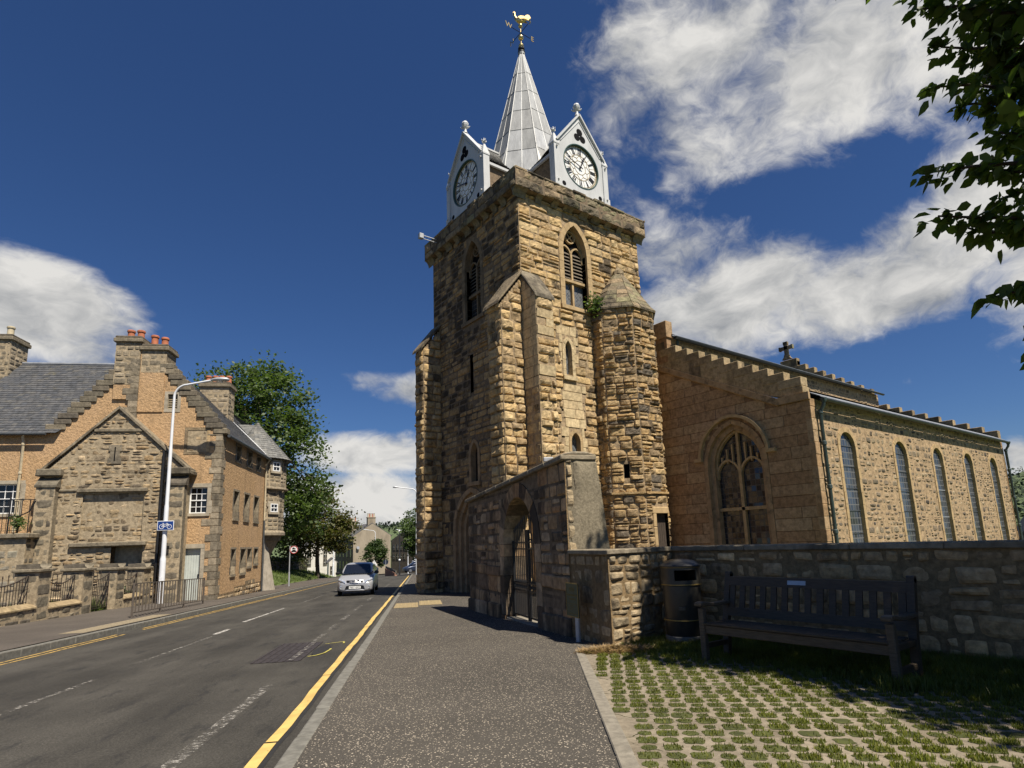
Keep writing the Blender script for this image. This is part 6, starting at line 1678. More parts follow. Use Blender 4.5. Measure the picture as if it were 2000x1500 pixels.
def build_bin():
    cx, cy = 7.30, 5.74; g = gz(cx, cy, .15); R = .285
    T = thing('litter_bin', (cx, cy, g), 'round black litter bin with gold bands at the wall corner', 'bin')
    k = 40
    mb = MB(); mb.lathe((cx, cy, g), [(R - .005, -.1), (R - .005, .13), (R - .03, .14)], k); mb.build('base', MAT['kerb_stone'], T, smooth=40)
    mb = MB(); mb.lathe((cx, cy, g), [(R - .025, .13), (R - .012, .15), (R - .012, .84), (R, .85), (R, .86)], k, cap=False)
    b = mb.build('body', MAT['bin_black'], T, smooth=40)
    mb = MB()
    for z in (.36, .86, 1.11): mb = MB(); mb.lathe((cx, cy, g), [(R - .02, z - .009), (R + .006, z - .007), (R + .006, z + .007), (R - .02, z + .009)], k, cap=False); mb.build('band', MAT['gold_dull'], T)
    mb = MB(); view = math.atan2(-cy, -cx); gap = [(view + .30, .62), (view + .30 + math.pi, .62)]
    def open_(t): return any(abs((t - c + math.pi) % (2 * math.pi) - math.pi) < w for c, w in gap)
    lv = [.86, .92, 1.07, 1.12]
    for i in range(3):
        for j in range(72):
            t0, t1 = 2 * math.pi * j / 72, 2 * math.pi * (j + 1) / 72
            if i == 1 and open_((t0 + t1) / 2): continue
            P = [(cx + r * math.cos(t), cy + r * math.sin(t), g + z) for z in (lv[i], lv[i + 1]) for t, r in ((t0, R), (t1, R), (t1, R - .02), (t0, R - .02))]
            mb.hexa(P)
    mb.build('hood', MAT['bin_black'], T)
    mb = MB(); mb.lathe((cx, cy, g), [(R - .06, .5), (R - .06, .86)], 24); mb.box(cx - .12, cy - .01, g + .86, cx + .12, cy + .01, g + 1.1); mb.build('liner', MAT['dark_void'], T)
    mb = MB(); mb.lathe((cx, cy, g), [(R + .012, 1.11), (R + .016, 1.13), (R - .01, 1.155), (R * .75, 1.195), (R * .4, 1.22), (.01, 1.228)], k); mb.build('lid', MAT['bin_black'], T, smooth=40)
    for s in (-.085, .085): 
        pass
    mb = MB(); fx = Frame((cx + R * math.cos(view - .05), cy + R * math.sin(view - .05), g), (-math.sin(view - .05), math.cos(view - .05)))
    mb.cbox(fx, -.05, .50, -.01, .05, .55, .006, .004); mb.build('lock_plate', MAT['bin_black'], T)
def build_notice():
    p = C0 + GD * .86 + np.array([-.955, .2965]) * .16
    g = gz(p[0], p[1], .15)
    T = thing('notice_sign', (p[0], p[1], g), 'small dark green notice board with a gilt rim on a short grey post', 'sign')
    f = Frame((p[0], p[1], g), -GD)
    mb = MB(); mb.tube([f.p(.03, -.1), f.p(.03, .85)], .038, 14); mb.build('post', MAT['galvanised'], T, smooth=40)
    mb = MB(); mb.cbox(f, -.22, .38, .040, .22, .90, .062, .006); pn = mb.build('panel', MAT['sign_green'], T)
    mb = MB()
    for a0, b0, a1, b1 in ((-.222, .378, .222, .390), (-.222, .890, .222, .902), (-.222, .390, -.212, .890), (.212, .390, .222, .890)): mb.fbox(f, a0, b0, .058, a1, b1, .066)
    rim = mb.build('rim', MAT['gold_dull'], pn)
    mb = MB(); c = .0635
    # gilt emblem: shield with a small horse-like charge, then the rows of lettering (too small to read in the photograph)
    for i in range(4): mb.fbox(f, -.10 + i * .03, .77, .062, -.085 + i * .03, .84 - .005 * (i % 2), c)
    mb.fbox(f, .03, .78, .062, .09, .83, c); mb.fbox(f, .05, .75, .062, .06, .85, c); mb.fbox(f, .02, .80, .062, .10, .81, c)
    rg = random.Random(5)
    for z, x0, x1, h in ((.70, -.18, .18, .028), (.64, -.10, .12, .026), (.575, -.17, .17, .010), (.545, -.10, .03, .010), (.52, -.10, .05, .010), (.49, -.10, .02, .010), (.42, -.17, .17, .010)):
        x = x0
        while x < x1: 
            w = rg.uniform(.012, .03); mb.fbox(f, x, z, .062, min(x + w, x1), z + h, c); x += w + rg.uniform(.005, .010)
    mb.build('lettering', MAT['gold_faint'], pn)
build_gate_wall(); build_boundary_wall(); build_bench(); build_bin(); build_notice()
# ================================================================= OLD HOUSE ACROSS THE STREET
SG, TF = 28.8, -9.2
HG = Frame(W(SG, 0), (U2[1], -U2[0]))      # gable, a = t
HF = Frame(W(0, TF), U2)                   # street front, a = s
HB = -1.6
def plain_wall(mb, fr, outline, holes=(), step=.06, m=0):
    y0 = min(p[1] for p in outline); y1 = max(p[1] for p in outline)
    lv = sorted({round(p[1], 4) for p in outline} | {round(p[1], 4) for h in holes for p in h})
    ys = [lv[0]]
    for q in lv[1:]:
        n = max(1, int(round((q - ys[-1]) / step))) if len(outline) > 4 else 1
        b = ys[-1]
        for i in range(1, n + 1): ys.append(b + (q - b) * i / n)
    for i in range(len(ys) - 1):
        ym = (ys[i] + ys[i + 1]) / 2; iv = scan(outline, ym)
        for h in holes: iv = i_sub(iv, scan(h, ym))
        for a, b in iv: mb.quad(fr.p(a, ys[i]), fr.p(b, ys[i]), fr.p(b, ys[i + 1]), fr.p(a, ys[i + 1]), m)
    return mb
def rect(a0, b0, a1, b1): return [(a0, b0), (a1, b0), (a1, b1), (a0, b1)]
def sash(par, fr, a0, b0, a1, b1, nx, nz, trim, recess=.2, w=.16, sill=True, name='window', label=None):
    """a0..b1 is the opening; trim stones round it"""
    rg = random.Random(int((a0 + b0) * 100)); mb = MB()
    mb.fbox(fr, a0 - w - .04, b1, -recess - .05, a1 + w + .04, b1 + w * 1.1, .02)
    for s, (x0, x1) in ((0, (a0 - w, a0)), (1, (a1, a1 + w))):
        z = b0
        while z < b1 - .01:
            h = min(rg.uniform(.22, .4), b1 - z); e = rg.choice([0, .07]); mb.fbox(fr, x0 - (e if s == 0 else 0), z + .003, -recess - .05, x1 + (e if s else 0), z + h - .003, .014 + rg.uniform(0, .006)); z += h
    if sill: mb.fbox(fr, a0 - w * .9, b0 - .13, -recess - .05, a1 + w * .9, b0, .055)
    win = mb.build(name, trim, par)
    if label: win['label'] = label
    mb = MB(); c0, c1 = -recess - .02, -recess + .03; e = .05
    for q in ((a0, b0, a1, b0 + e), (a0, b1 - e, a1, b1), (a0, b0 + e, a0 + e, b1 - e), (a1 - e, b0 + e, a1, b1 - e)): mb.fbox(fr, *q[:2], c0, *q[2:], c1)
    zm = (b0 + b1) / 2; mb.fbox(fr, a0 + e, zm - .025, c0, a1 - e, zm + .025, c1 + .01)
    for i in range(1, nx): x = a0 + e + (a1 - a0 - 2 * e) * i / nx; mb.fbox(fr, x - .013, b0 + e, c0, x + .013, b1 - e, c1 - .012)
    for i in range(1, nz):
        z = b0 + (b1 - b0) * i / nz
        if abs(z - zm) > .05: mb.fbox(fr, a0 + e, z - .013, c0, a1 - e, z + .013, c1 - .014)
    mb.build('sash', MAT['white_paint'], win)
    mb = MB(); mb.fbox(fr, a0 + .01, b0 + .01, -recess - .05, a1 - .01, b1 - .01, -recess - .012); mb.build('pane', MAT['window_dark'], win)
    return win
def build_house():
    c = W(33, -12.5)
    H = thing('stone_house', (c[0], c[1], road_z(33) + .15), 'old orange harled house with crow-stepped gable, slate roofs and a corner turret', 'house')
    HZ, ORN = MAT['house_trim'], MAT['orange_harl']
    # ---- gable wall and left wing wall in one plane
    gwin = (-10.50, 3.24, -9.72, 4.44); door = (-10.72, HB, -9.86, 1.66); lou = (-11.70, 8.15, -11.27, 8.86); blk = (-10.72, 6.10, -9.88, 7.12); lwin = (-18.5, 3.42, -17.48, 4.73)
    holes = [rect(*gwin), rect(*door), rect(*lou), rect(*blk), rect(*lwin)]
    out = [(-22.5, HB), (TF, HB), (TF, 6.95), (-12.9, 10.9), (-16.6, 7.05), (-22.5, 7.05)]
    mb = MB(); plain_wall(mb, HG, out, holes); mb.build('gable_wall', ORN, H)
    sash(H, HG, *gwin, 3, 4, HZ, .14, .16, label='white twelve pane sash window in the orange gable')
    sash(H, HG, *lwin, 3, 4, HZ, .14, .14)
    mb = MB(); masonry(mb, HG, rect(*blk), [], course=(.2, .3), length=(.22, .4), relief=(.0, .02), seed=301, rough=.01, res=.12); 
    for q in ((-10.86, 7.12, -9.74, 7.26), (-10.86, 5.98, -9.74, 6.10), (-10.86, 6.10, -10.72, 7.12), (-9.88, 6.10, -9.74, 7.12)): mb.fbox(HG, *q[:2], -.1, *q[2:], .015)
    mb.build('blocked_window', [MAT['house_rubble'], MAT['house_mortar']], H)
    mb = MB()
    for q in ((-11.84, 8.86, -11.13, 8.99), (-11.84, 8.0, -11.13, 8.15), (-11.84, 8.15, -11.70, 8.86), (-11.27, 8.15, -11.13, 8.86)): mb.fbox(HG, *q[:2], -.18, *q[2:], .02)
    lw = mb.build('window', HZ, H); mb = MB(); mb.fbox(HG, *lou[:2], -.2, *lou[2:], -.17, 1)
    for i in range(8): mb.fbox(HG, -11.69, 8.18 + i * .085, -.14, -11.28, 8.205 + i * .085, -.08)
    mb.build('louvre', [MAT['pipe_cream'], MAT['dark_void']], lw)
    mb = MB(); dz = road_z(29) + .15
    mb.fbox(HG, door[0] - .17, door[3], -.3, door[2] + .17, door[3] + .2, .03)
    for x0, x1 in ((door[0] - .17, door[0]), (door[2], door[2] + .17)):
        for i in range(6): mb.fbox(HG, x0, HB + .55 * i, -.3, x1, min(HB + .55 * (i + 1) - .006, door[3]), .02)
    ds = mb.build('door_surround', HZ, H)
    mb = MB(); mb.fbox(HG, door[0], dz - .1, -.2, door[2], door[3] - .24, -.14); mb.fbox(HG, door[0], door[3] - .235, -.2, door[2], door[3], -.12)
    for i in range(8): mb.fbox(HG, door[0] + .006 + i * .107, dz + .02, -.14, door[0] + .104 + i * .107, door[3] - .25, -.125)
    dd = mb.build('door', MAT['pale_green_door'], H); dd['label'] = 'pale green boarded door'
    mb = MB(); mb.fbox(HG, door[2] - .12, dz + 1.0, -.125, door[2] - .08, dz + 1.16, -.09); mb.build('handle', MAT['black_iron'], dd)
    # quoins at the street corner
    mb = MB(); rg = random.Random(7); z = HB; k = 0
    while z < 6.9:
        h = min(rg.uniform(.26, .4), 6.95 - z); la, lb_ = (.62, .34) if k % 2 else (.36, .58); la += rg.uniform(-.12, .12); lb_ += rg.uniform(-.1, .1)
        if 3.0 < z + h and z < 4.7: la = min(la, .34)
        if z < 1.9: la = min(la, .48)
        mb.fbox(HG, TF - la, z + .012, -.1, TF + .016, z + h - .012, .018 + rg.uniform(0, .012))
        mb.fbox(HF, SG + .0, z + .012, -.1, SG + lb_, z + h - .012, .018 + rg.uniform(0, .012)); z += h; k += 1
    mb.build('quoins', MAT['quoin_stone'], H)
    # ---- street front
    w2 = [(30.95, 3.1, 31.75, 4.45), (32.75, 3.1, 33.6, 4.45), (34.6, 3.1, 35.5, 4.45)]
    w1 = [(31.0, 6.02, 31.75, 6.80), (32.95, 6.02, 33.75, 6.80), (34.85, 6.02, 35.55, 6.80)]
    w3 = [(30.95, .36, 31.6, 1.57), (32.5, .36, 33.35, 1.57), (33.72, .66, 34.45, 1.57), (35.0, .76, 35.75, 1.57)]
    allw = w1 + w2 + w3
    mb = MB(); plain_wall(mb, HF, [(SG, HB), (37.2, HB), (37.2, 6.95), (SG, 6.95)], [rect(*q) for q in allw]); mb.build('street_wall', ORN, H)
    mb = MB(); masonry(mb, HF, [(SG + .5, HB), (37.0, HB), (36.9, -.35), (34.5, -.1), (31, -.45), (SG + .5, -.5)], [], course=(.2, .34), length=(.25, .6), relief=(.02, .06), seed=305, rough=.03, res=.14, mstep=.2); mb.build('plinth', [MAT['house_rubble'], MAT['house_mortar']], H)
    for q in w2: sash(H, HF, *q, 3, 4, MAT['quoin_stone'], .38, .09)
    for q in w1: sash(H, HF, *q, 2, 2, MAT['quoin_stone'], .22, .09)
    for q in w3: sash(H, HF, *q, 2, 2, MAT['quoin_stone'], .38, .09)
    # ---- crow steps
    def steps(name, pts, w, d):
        mb = MB(); rg = random.Random(len(pts))
        for (t, z, l) in pts: mb.cbox(HG, t, z, -.45, t + l, z + .27, .05 + rg.uniform(-.02, .05), .03)
        return mb.build(name, MAT['pillar_stone'], H)
    steps('crow_steps', [(-9.62 - i * .212 - .12 * (i % 2), 6.95 + i * .262, .62 + .16 * (i % 2)) for i in range(13)], 0, 0)
    steps('crow_steps', [(-16.75 + i * .24 + .1 * (i % 2), 7.15 + i * .262, .72 + .12 * ((i + 1) % 2)) for i in range(11)], 0, 0)
    # ---- roofs
    def roof(name, A, B, C_, D, rows, cols, mat): slated(name, A, B, C_, D, rows, cols, None).build(name, MAT[mat], H)
    roof('roof', W(SG + .15, TF + .2, 6.93), W(38.6, TF + .2, 6.93), W(41, -12.9, 10.95), W(SG + .15, -12.9, 10.95), 30, 50, 'slate')
    mb = MB(); mb.quad(W(46, -16.6, 6.9), W(SG + .15, -16.6, 6.9), W(SG + .15, -12.9, 10.95), W(46, -12.9, 10.95)); mb.build('roof', MAT['slate'], H)
    roof('wing_roof', W(SG - .22, -21.4, 6.98), W(SG - .22, -16.2, 6.98), W(32.4, -12.9, 11.35), W(32.4, -20.2, 11.35), 32, 26, 'slate')
    mb = MB(); mb.tube([W(32.4, -20.2, 11.36), W(32.4, -13.2, 11.36)], .09, 8); mb.build('ridge', MAT['roof_lead'], H)
    mb = MB(); mb.bar(W(36.8, -9.05, 7.05), W(36.8, -12.0, 10.0), .30, .03, up=(0, 0, 1)); mb.build('lead_flashing', MAT['white_paint'], H)
    # gutters and pipes
    mb = MB(); mb.tube([W(SG - .3, -22.4, 6.93), W(SG - .3, -16.55, 6.93)], .07, 8); mb.build('gutter', MAT['gutter_grey'], H)
    mb = MB(); mb.tube([W(SG + .05, TF + .28, 6.86), W(37, TF + .28, 6.86)], .08, 8); mb.build('gutter', MAT['gutter_grey'], H)
    mb = MB(); mb.tube([W(SG - .22, -17.5, 6.85), W(SG - .12, -17.5, 6.6), W(SG - .12, -17.5, 2.6)], .055, 8)
    for z in (6.5, 5.2, 4.0): mb.lathe(W(SG - .12, -17.5, z), [(.06, -.05), (.078, -.04), (.078, .04), (.06, .05)], 8)
    mb.build('downpipe', MAT['pipe_cream'], H, smooth=40)
    mb = MB(); mb.tube([W(36.55, TF + .26, 6.8), W(36.55, TF + .10, 6.5), W(36.55, TF + .10, 3.2)], .05, 8); mb.build('downpipe', MAT['pipe_cream'], H, smooth=40)
    mb = MB(); mb.tube([W(36.55, TF + .10, 3.2), W(36.55, TF + .10, -1)], .05, 8); mb.build('downpipe', MAT['gutter_grey'], H, smooth=40)
    # ---- chimneys
    def chimney(s0, s1, t0, t1, z0, z1, pots, harl=None, pm='terracotta'):
        mb = MB(); f = Frame(W(s0, 0), (U2[1], -U2[0])); d = s1 - s0
        fs = [(f, [(t0, z0), (t1, z0), (t1, z1), (t0, z1)]), (Frame(W(0, t1), U2), [(s0, z0), (s1, z0), (s1, z1), (s0, z1)]), (Frame(W(s1, 0), (-U2[1], U2[0])), [(-t1, z0), (-t0, z0), (-t0, z1), (-t1, z1)]), (Frame(W(0, t0), -U2), [(-s1, z0), (-s0, z0), (-s0, z1), (-s1, z1)])]
        for i, (fr, o) in enumerate(fs): masonry(mb, fr, o, [], course=(.22, .36), length=(.25, .55), relief=(.01, .045), seed=int(abs(t0) * 10) + i, rough=.02, res=.12)
        ch = mb.build('chimney', [MAT['quoin_stone'], MAT['house_mortar']], H)
        mb = MB(); mb.cbox(f, t0 - .10, z1, -d - .1, t1 + .10, z1 + .20, .10, .03); mb.cbox(f, t0 - .05, z1 + .2, -d - .05, t1 + .05, z1 + .32, .05, .03); mb.build('cap', MAT['pillar_stone'], ch)
        for t, h in pots:
            mb = MB(); mb.lathe(W((s0 + s1) / 2, t, z1 + .32), [(.17, 0), (.15, .1), (.145, h - .12), (.18, h - .1), (.18, h - .03), (.15, h), (.11, h)], 14); mb.build('chimney_pot', MAT[pm], ch, smooth=40)
        return ch
    chimney(SG - .1, SG + 1.0, -14.08, -13.02, 9.3, 11.35, [(-13.72, .46), (-13.28, .46)])
    chimney(SG - .05, SG + 1.0, -12.96, -11.86, 9.9, 10.98, [(-12.66, .60), (-12.2, .50)])
    mb = MB(); mb.fbox(HG, -13.0, 8.0, 0, -11.9, 10.98, .045); mb.fbox(HG, -14.05, 8.6, 0, -13.0, 10.0, .09); mb.build('chimney_breast', ORN, H)
    mb = MB(); rg = random.Random(31); z = 6.9
    while z < 10.4:
        h = rg.uniform(.24, .36); l = rg.uniform(.3, .62); mb.fbox(HG, -13.02 - l, z + .01, 0, -12.98, z + h - .01, .115); z += h
    mb.build('quoins', MAT['quoin_stone'], H)
    chimney(35.6, 36.7, -12.75, -11.15, 8.5, 11.05, [(-12.5, .5), (-12.1, .5), (-11.75, .5), (-11.35, .5)])
    chimney(31.6, 32.9, -21.35, -20.35, 10.0, 12.35, [(-20.85, .62)], pm='cream_pot')
    # ---- small stone gable standing against the house
    S2 = 28.2; PG = Frame(W(S2, 0), (U2[1], -U2[0])); ap = (-13.43, 8.0)
    rec = rect(-14.62, 2.05, -12.15, 4.22); low = rect(-13.32, HB, -12.05, 1.90)
    outl = [(-16.25, HB), (-10.5, HB), (-10.5, 5.15), ap, (-16.25, 5.15)]
    mb = MB(); masonry(mb, PG, outl, [rec, low], course=(.13, .30), length=(.16, .55), relief=(.0, .06), seed=320, rough=.035, res=.09, gap=.03, wob=.4, jit=.03, p_edge=3.5, mstep=.08)
    for a, n_ in ((-10.5, 1), (-16.25, -1)):
        P = [W(S2, a, HB), W(SG, a, HB), W(SG, a, 5.15), W(S2, a, 5.15)]; mb.add(P if n_ > 0 else P[::-1], [(0, 1, 2, 3)], 1)
    sg = mb.build('aisle_gable', [MAT['house_rubble'], MAT['house_mortar']], H); sg['label'] = 'low rubble stone gable with a blocked opening'
    mb = MB(); PR = Frame(W(S2 + .10, 0), (U2[1], -U2[0])); masonry(mb, PR, rect(-14.75, 2.0, -12.0, 4.3), [], course=(.2, .4), length=(.25, .7), relief=(.0, .04), seed=321, rough=.03, res=.1, gap=.03, wob=.3)
    mb.fbox(PG, -13.33, HB, -.42, -12.04, 1.92, -.40, 1); mb.build('blocked_opening', [MAT['house_rubble'], MAT['house_mortar']], sg)
    mb = MB(); 
    for q in ((-14.85, 4.22, -.2, -12.0, 4.40, .12, .03), (-14.95, 1.86, -.2, -11.9, 2.05, .16, .03), (-14.4, 6.94, -.1, -12.4, 7.08, .07, .02), (-16.2, 4.28, -.1, -14.9, 4.38, .05, .02)): mb = MB(); mb.cbox(PG, *q); mb.build('string_course', MAT['pillar_stone'], sg)
    mb = MB(); mb.cbox(PG, -13.75, 6.05, -.1, -13.2, 6.35, .045, .01); mb.cbox(PG, -13.68, 5.75, -.1, -13.27, 6.05, .045, .01); mb.cbox(PG, -13.75, 5.48, -.1, -13.2, 5.75, .045, .01); mb.fbox(PG, -13.50, 5.6, .0, -13.45, 6.25, .048, 1); mb.build('arrow_slit', [MAT['quoin_stone'], MAT['dark_void']], sg)
    mb = MB()
    for (t0, z0), (t1, z1) in (((-16.55, 4.98), ap), (ap, (-10.2, 4.98))):
        n = 7
        for i in range(n):
            a = (t0 + (t1 - t0) * i / n, z0 + (z1 - z0) * i / n); b = (t0 + (t1 - t0) * (i + .985) / n, z0 + (z1 - z0) * (i + .985) / n)
            mb.hexa([PG.p(x, z + dz, c) for dz in (0, .13) for (x, z), c in ((a, -.62), (b, -.62), (b, .10), (a, .10))])
    mb.build('coping', MAT['coping_stone'], sg)
    for t0, t1 in ((-16.35, -15.6), (-11.15, -10.4)):
        mb = MB(); f = Frame(W(S2 - .28, 0), (U2[1], -U2[0])); masonry(mb, f, rect(t0, HB, t1, 4.5), [], course=(.35, .55), length=(.4, .8), relief=(.01, .025), seed=int(-t0), res=.2)
        mb.fbox(f, t0, HB, -.3, t1, 4.5, -.006, 0)
        mb.hexa([f.p(t0 - .06, 4.46, .05), f.p(t1 + .06, 4.46, .05), f.p(t1 + .06, 4.46, -.3), f.p(t0 - .06, 4.46, -.3), f.p(t0 - .06, 4.55, .05), f.p(t1 + .06, 4.55, .05), f.p(t1 + .06, 4.95, -.3), f.p(t0 - .06, 4.95, -.3)])
        mb.cbox(f, t0 - .12, 4.95, -.9, t1 + .12, 5.28, -.02, .05)
        mb.build('buttress', [MAT['pillar_stone'], MAT['house_mortar']], sg)
    mb = MB(); mb.tube([W(S2 - .08, -11.42, 6.0), W(S2 - .08, -11.42, .2)], .06, 8); mb.build('downpipe', MAT['black_iron'], H, smooth=40)
    # ---- round corner turret
    tc = W(38.3, -10.15); cxy = tc[:2]
    def ring_masonry(mb, r, z0, z1, seed, holes=()):
        n = 14
        for k in range(n):
            a0, a1 = 2 * math.pi * k / n, 2 * math.pi * (k + 1) / n
            p, q = cxy + r * np.array([math.cos(a0), math.sin(a0)]), cxy + r * np.array([math.cos(a1), math.sin(a1)])
            f = Frame((p[0], p[1], 0), q - p); l = np.linalg.norm(q - p); masonry(mb, f, rect(0, z0, l, z1), [], course=(.22, .36), length=(.3, .6), relief=(.02, .05), seed=seed + k, cseed=seed, rough=.02, res=.12, gap=.02)
    mb = MB(); ring_masonry(mb, 1.72, 2.6, 5.1, 41); ring_masonry(mb, 1.80, 5.22, 7.0, 42)
    tu = mb.build('turret', [MAT['quoin_stone'], MAT['house_mortar']], H)
    mb = MB(); mb.lathe((*cxy, 0), [(1.72, 5.05), (1.92, 5.12), (1.92, 5.2), (1.80, 5.26)], 40, cap=False); mb.build('corbel_course', MAT['quoin_stone'], tu, smooth=30); mb = MB(); mb.lathe((*cxy, 0), [(.95, .9), (1.1, 1.3), (1.25, 1.6), (1.42, 2.0), (1.55, 2.02), (1.62, 2.3), (1.82, 2.34), (1.82, 2.5), (1.72, 2.62)], 40, cap=False); mb.build('corbel_course', MAT['quoin_stone'], tu, smooth=30)
    mb = MB(); rows = 16; n = 44; zt = 9.35; rg = random.Random(6)
    for i in range(rows):
        q0, q1 = i / rows, (i + 1) / rows; r0, r1 = 2.02 * (1 - q0) + .08, 2.02 * (1 - q1) + .04; z0, z1 = 6.98 + (zt - 6.98) * q0, 6.98 + (zt - 6.98) * q1
        m_ = max(8, int(n * (1 - q0 * .8)))
        for k in range(m_):
            a0 = 2 * math.pi * (k + (.5 if i % 2 else 0)) / m_; a1 = a0 + 2 * math.pi / m_ * .97; u = rg.uniform(0, .012)
            mb.quad((cxy[0] + (r0 + u) * math.cos(a0), cxy[1] + (r0 + u) * math.sin(a0), z0), (cxy[0] + (r0 + u) * math.cos(a1), cxy[1] + (r0 + u) * math.sin(a1), z0), (cxy[0] + r1 * math.cos(a1), cxy[1] + r1 * math.sin(a1), z1 + .02), (cxy[0] + r1 * math.cos(a0), cxy[1] + r1 * math.sin(a0), z1 + .02))
    mb.lathe((*cxy, 0), [(2.0, 6.96), (.05, 9.3)], 30); mb.lathe((*cxy, 9.3), [(.14, 0), (.12, .08), (.02, .16)], 10)
    mb.build('roof', MAT['slate_grey'], tu)
    slated('x', W(37.2, -12.4, 7.6), W(38.3, -10.1, 8.9), W(38.3, -10.1, 9.3), W(38.3, -12.9, 9.4), 6, 10, None).build('link_roof', MAT['slate_grey'], tu)
    mb = MB(); mb.hexa([*[W(36.9, -10.3, 7.6), W(38.3, -10.15, 9.25), W(38.3, -12.6, 9.25), W(36.9, -12.3, 7.6)], *[W(37.1, -10.3, 7.6), W(38.5, -10.15, 9.25), W(38.5, -12.6, 9.25), W(37.1, -12.3, 7.6)]]); mb.build('link_roof', MAT['slate_grey'], tu)
    def round_window(ang, r, z0, z1, w):
        p = cxy + r * np.array([math.cos(ang), math.sin(ang)]); f = Frame((p[0], p[1], 0), (-math.sin(ang), math.cos(ang)))
        sash(tu, f, -w / 2, z0, w / 2, z1, 2, 2, HZ, -.03, .14, name='window')
    ang = -1.12
    round_window(ang, 1.80, 6.2, 6.75, .52); round_window(ang, 1.72, 3.72, 4.22, .52)
    # foot of the turret
    mb = MB(); f = Frame(W(37.0, TF), U2); mb.hexa([W(36.7, TF + .02, HB), W(38.4, TF + .55, HB), W(39.5, TF - .6, HB), W(37.5, -10.4, HB), W(36.7, TF + .01, 2.2), W(37.5, TF + .02, 2.2), W(38.2, TF - .5, 2.2), W(37.4, -10.2, 2.2)]); mb.build('turret_foot', MAT['pale_harl'], tu)
    mb = MB(); mb.quad(W(37.2, TF - .1, HB), W(45, TF - 2.6, HB), W(45, TF - 2.6, 6.9), W(37.2, TF - .1, 6.9)); mb.build('rear_wall', ORN, H)
    # ---- landing at the left with its own wall
    LD = Frame(W(27.3, 0), (U2[1], -U2[0])); mb = MB(); masonry(mb, LD, rect(-24, HB, -16.15, 2.30), [], course=(.22, .36), length=(.25, .6), relief=(.0, .03), seed=340, rough=.02, res=.13, gap=.025)
    LR = Frame(W(27.3, -16.15), U2)
    masonry(mb, Frame(W(0, -16.15), U2), rect(27.3, HB, SG, 2.30), [], course=(.22, .36), length=(.25, .6), relief=(.0, .03), seed=341, rough=.02, res=.13)
    ld = mb.build('landing', [MAT['yard_stone'], MAT['house_mortar']], H)
    mb = MB(); mb.cbox(LD, -24, 2.30, -1.5, -16.0, 2.50, .14, .03); mb.build('slab', MAT['pillar_stone'], ld)
    mb = MB(); mb.tube([W(27.22, -17.1, 2.0), W(27.15, -17.1, 2.05), W(27.15, -17.1, 1.9), W(27.15, -17.1, -.4)], .055, 8); mb.build('downpipe', MAT['pipe_cream'], H, smooth=40)
    R = thing('balcony_railing', W(27.4, -18.5, 2.5), 'black iron railing on the raised stone landing of the orange house', 'railing')
    mb = MB(); 
    for z in (2.62, 3.92): mb.bar(W(27.4, -24, z), W(27.4, -16.5, z), .04, .02)
    t = -24
    while t < -16.5: mb.tube([W(27.4, t, 2.5), W(27.4, t, 3.93)], .012, 5); t += .155
    mb.bar(W(27.4, -16.5, 3.2), W(27.4, -16.5, 3.95), .03); mb.build('bars', MAT['black_iron'], R)
    mb = MB(); mb.tube([W(27.4, -16.95, 2.5), W(27.4, -16.95, 4.15)], .03, 8); mb.tube([W(27.4, -16.95, 3.25), W(27.4, -16.6, 3.2), W(27.4, -16.2, 3.4), W(27.4, -16.0, 3.85)], .025, 8); mb.tube([W(27.4, -16.95, 3.92), W(27.4, -16.0, 3.9)], .018, 6); mb.tube([W(27.4, -16.2, 3.9), W(27.4, -16.2, 2.3)], .02, 6); mb.build('post', MAT['black_iron'], R)
build_house()
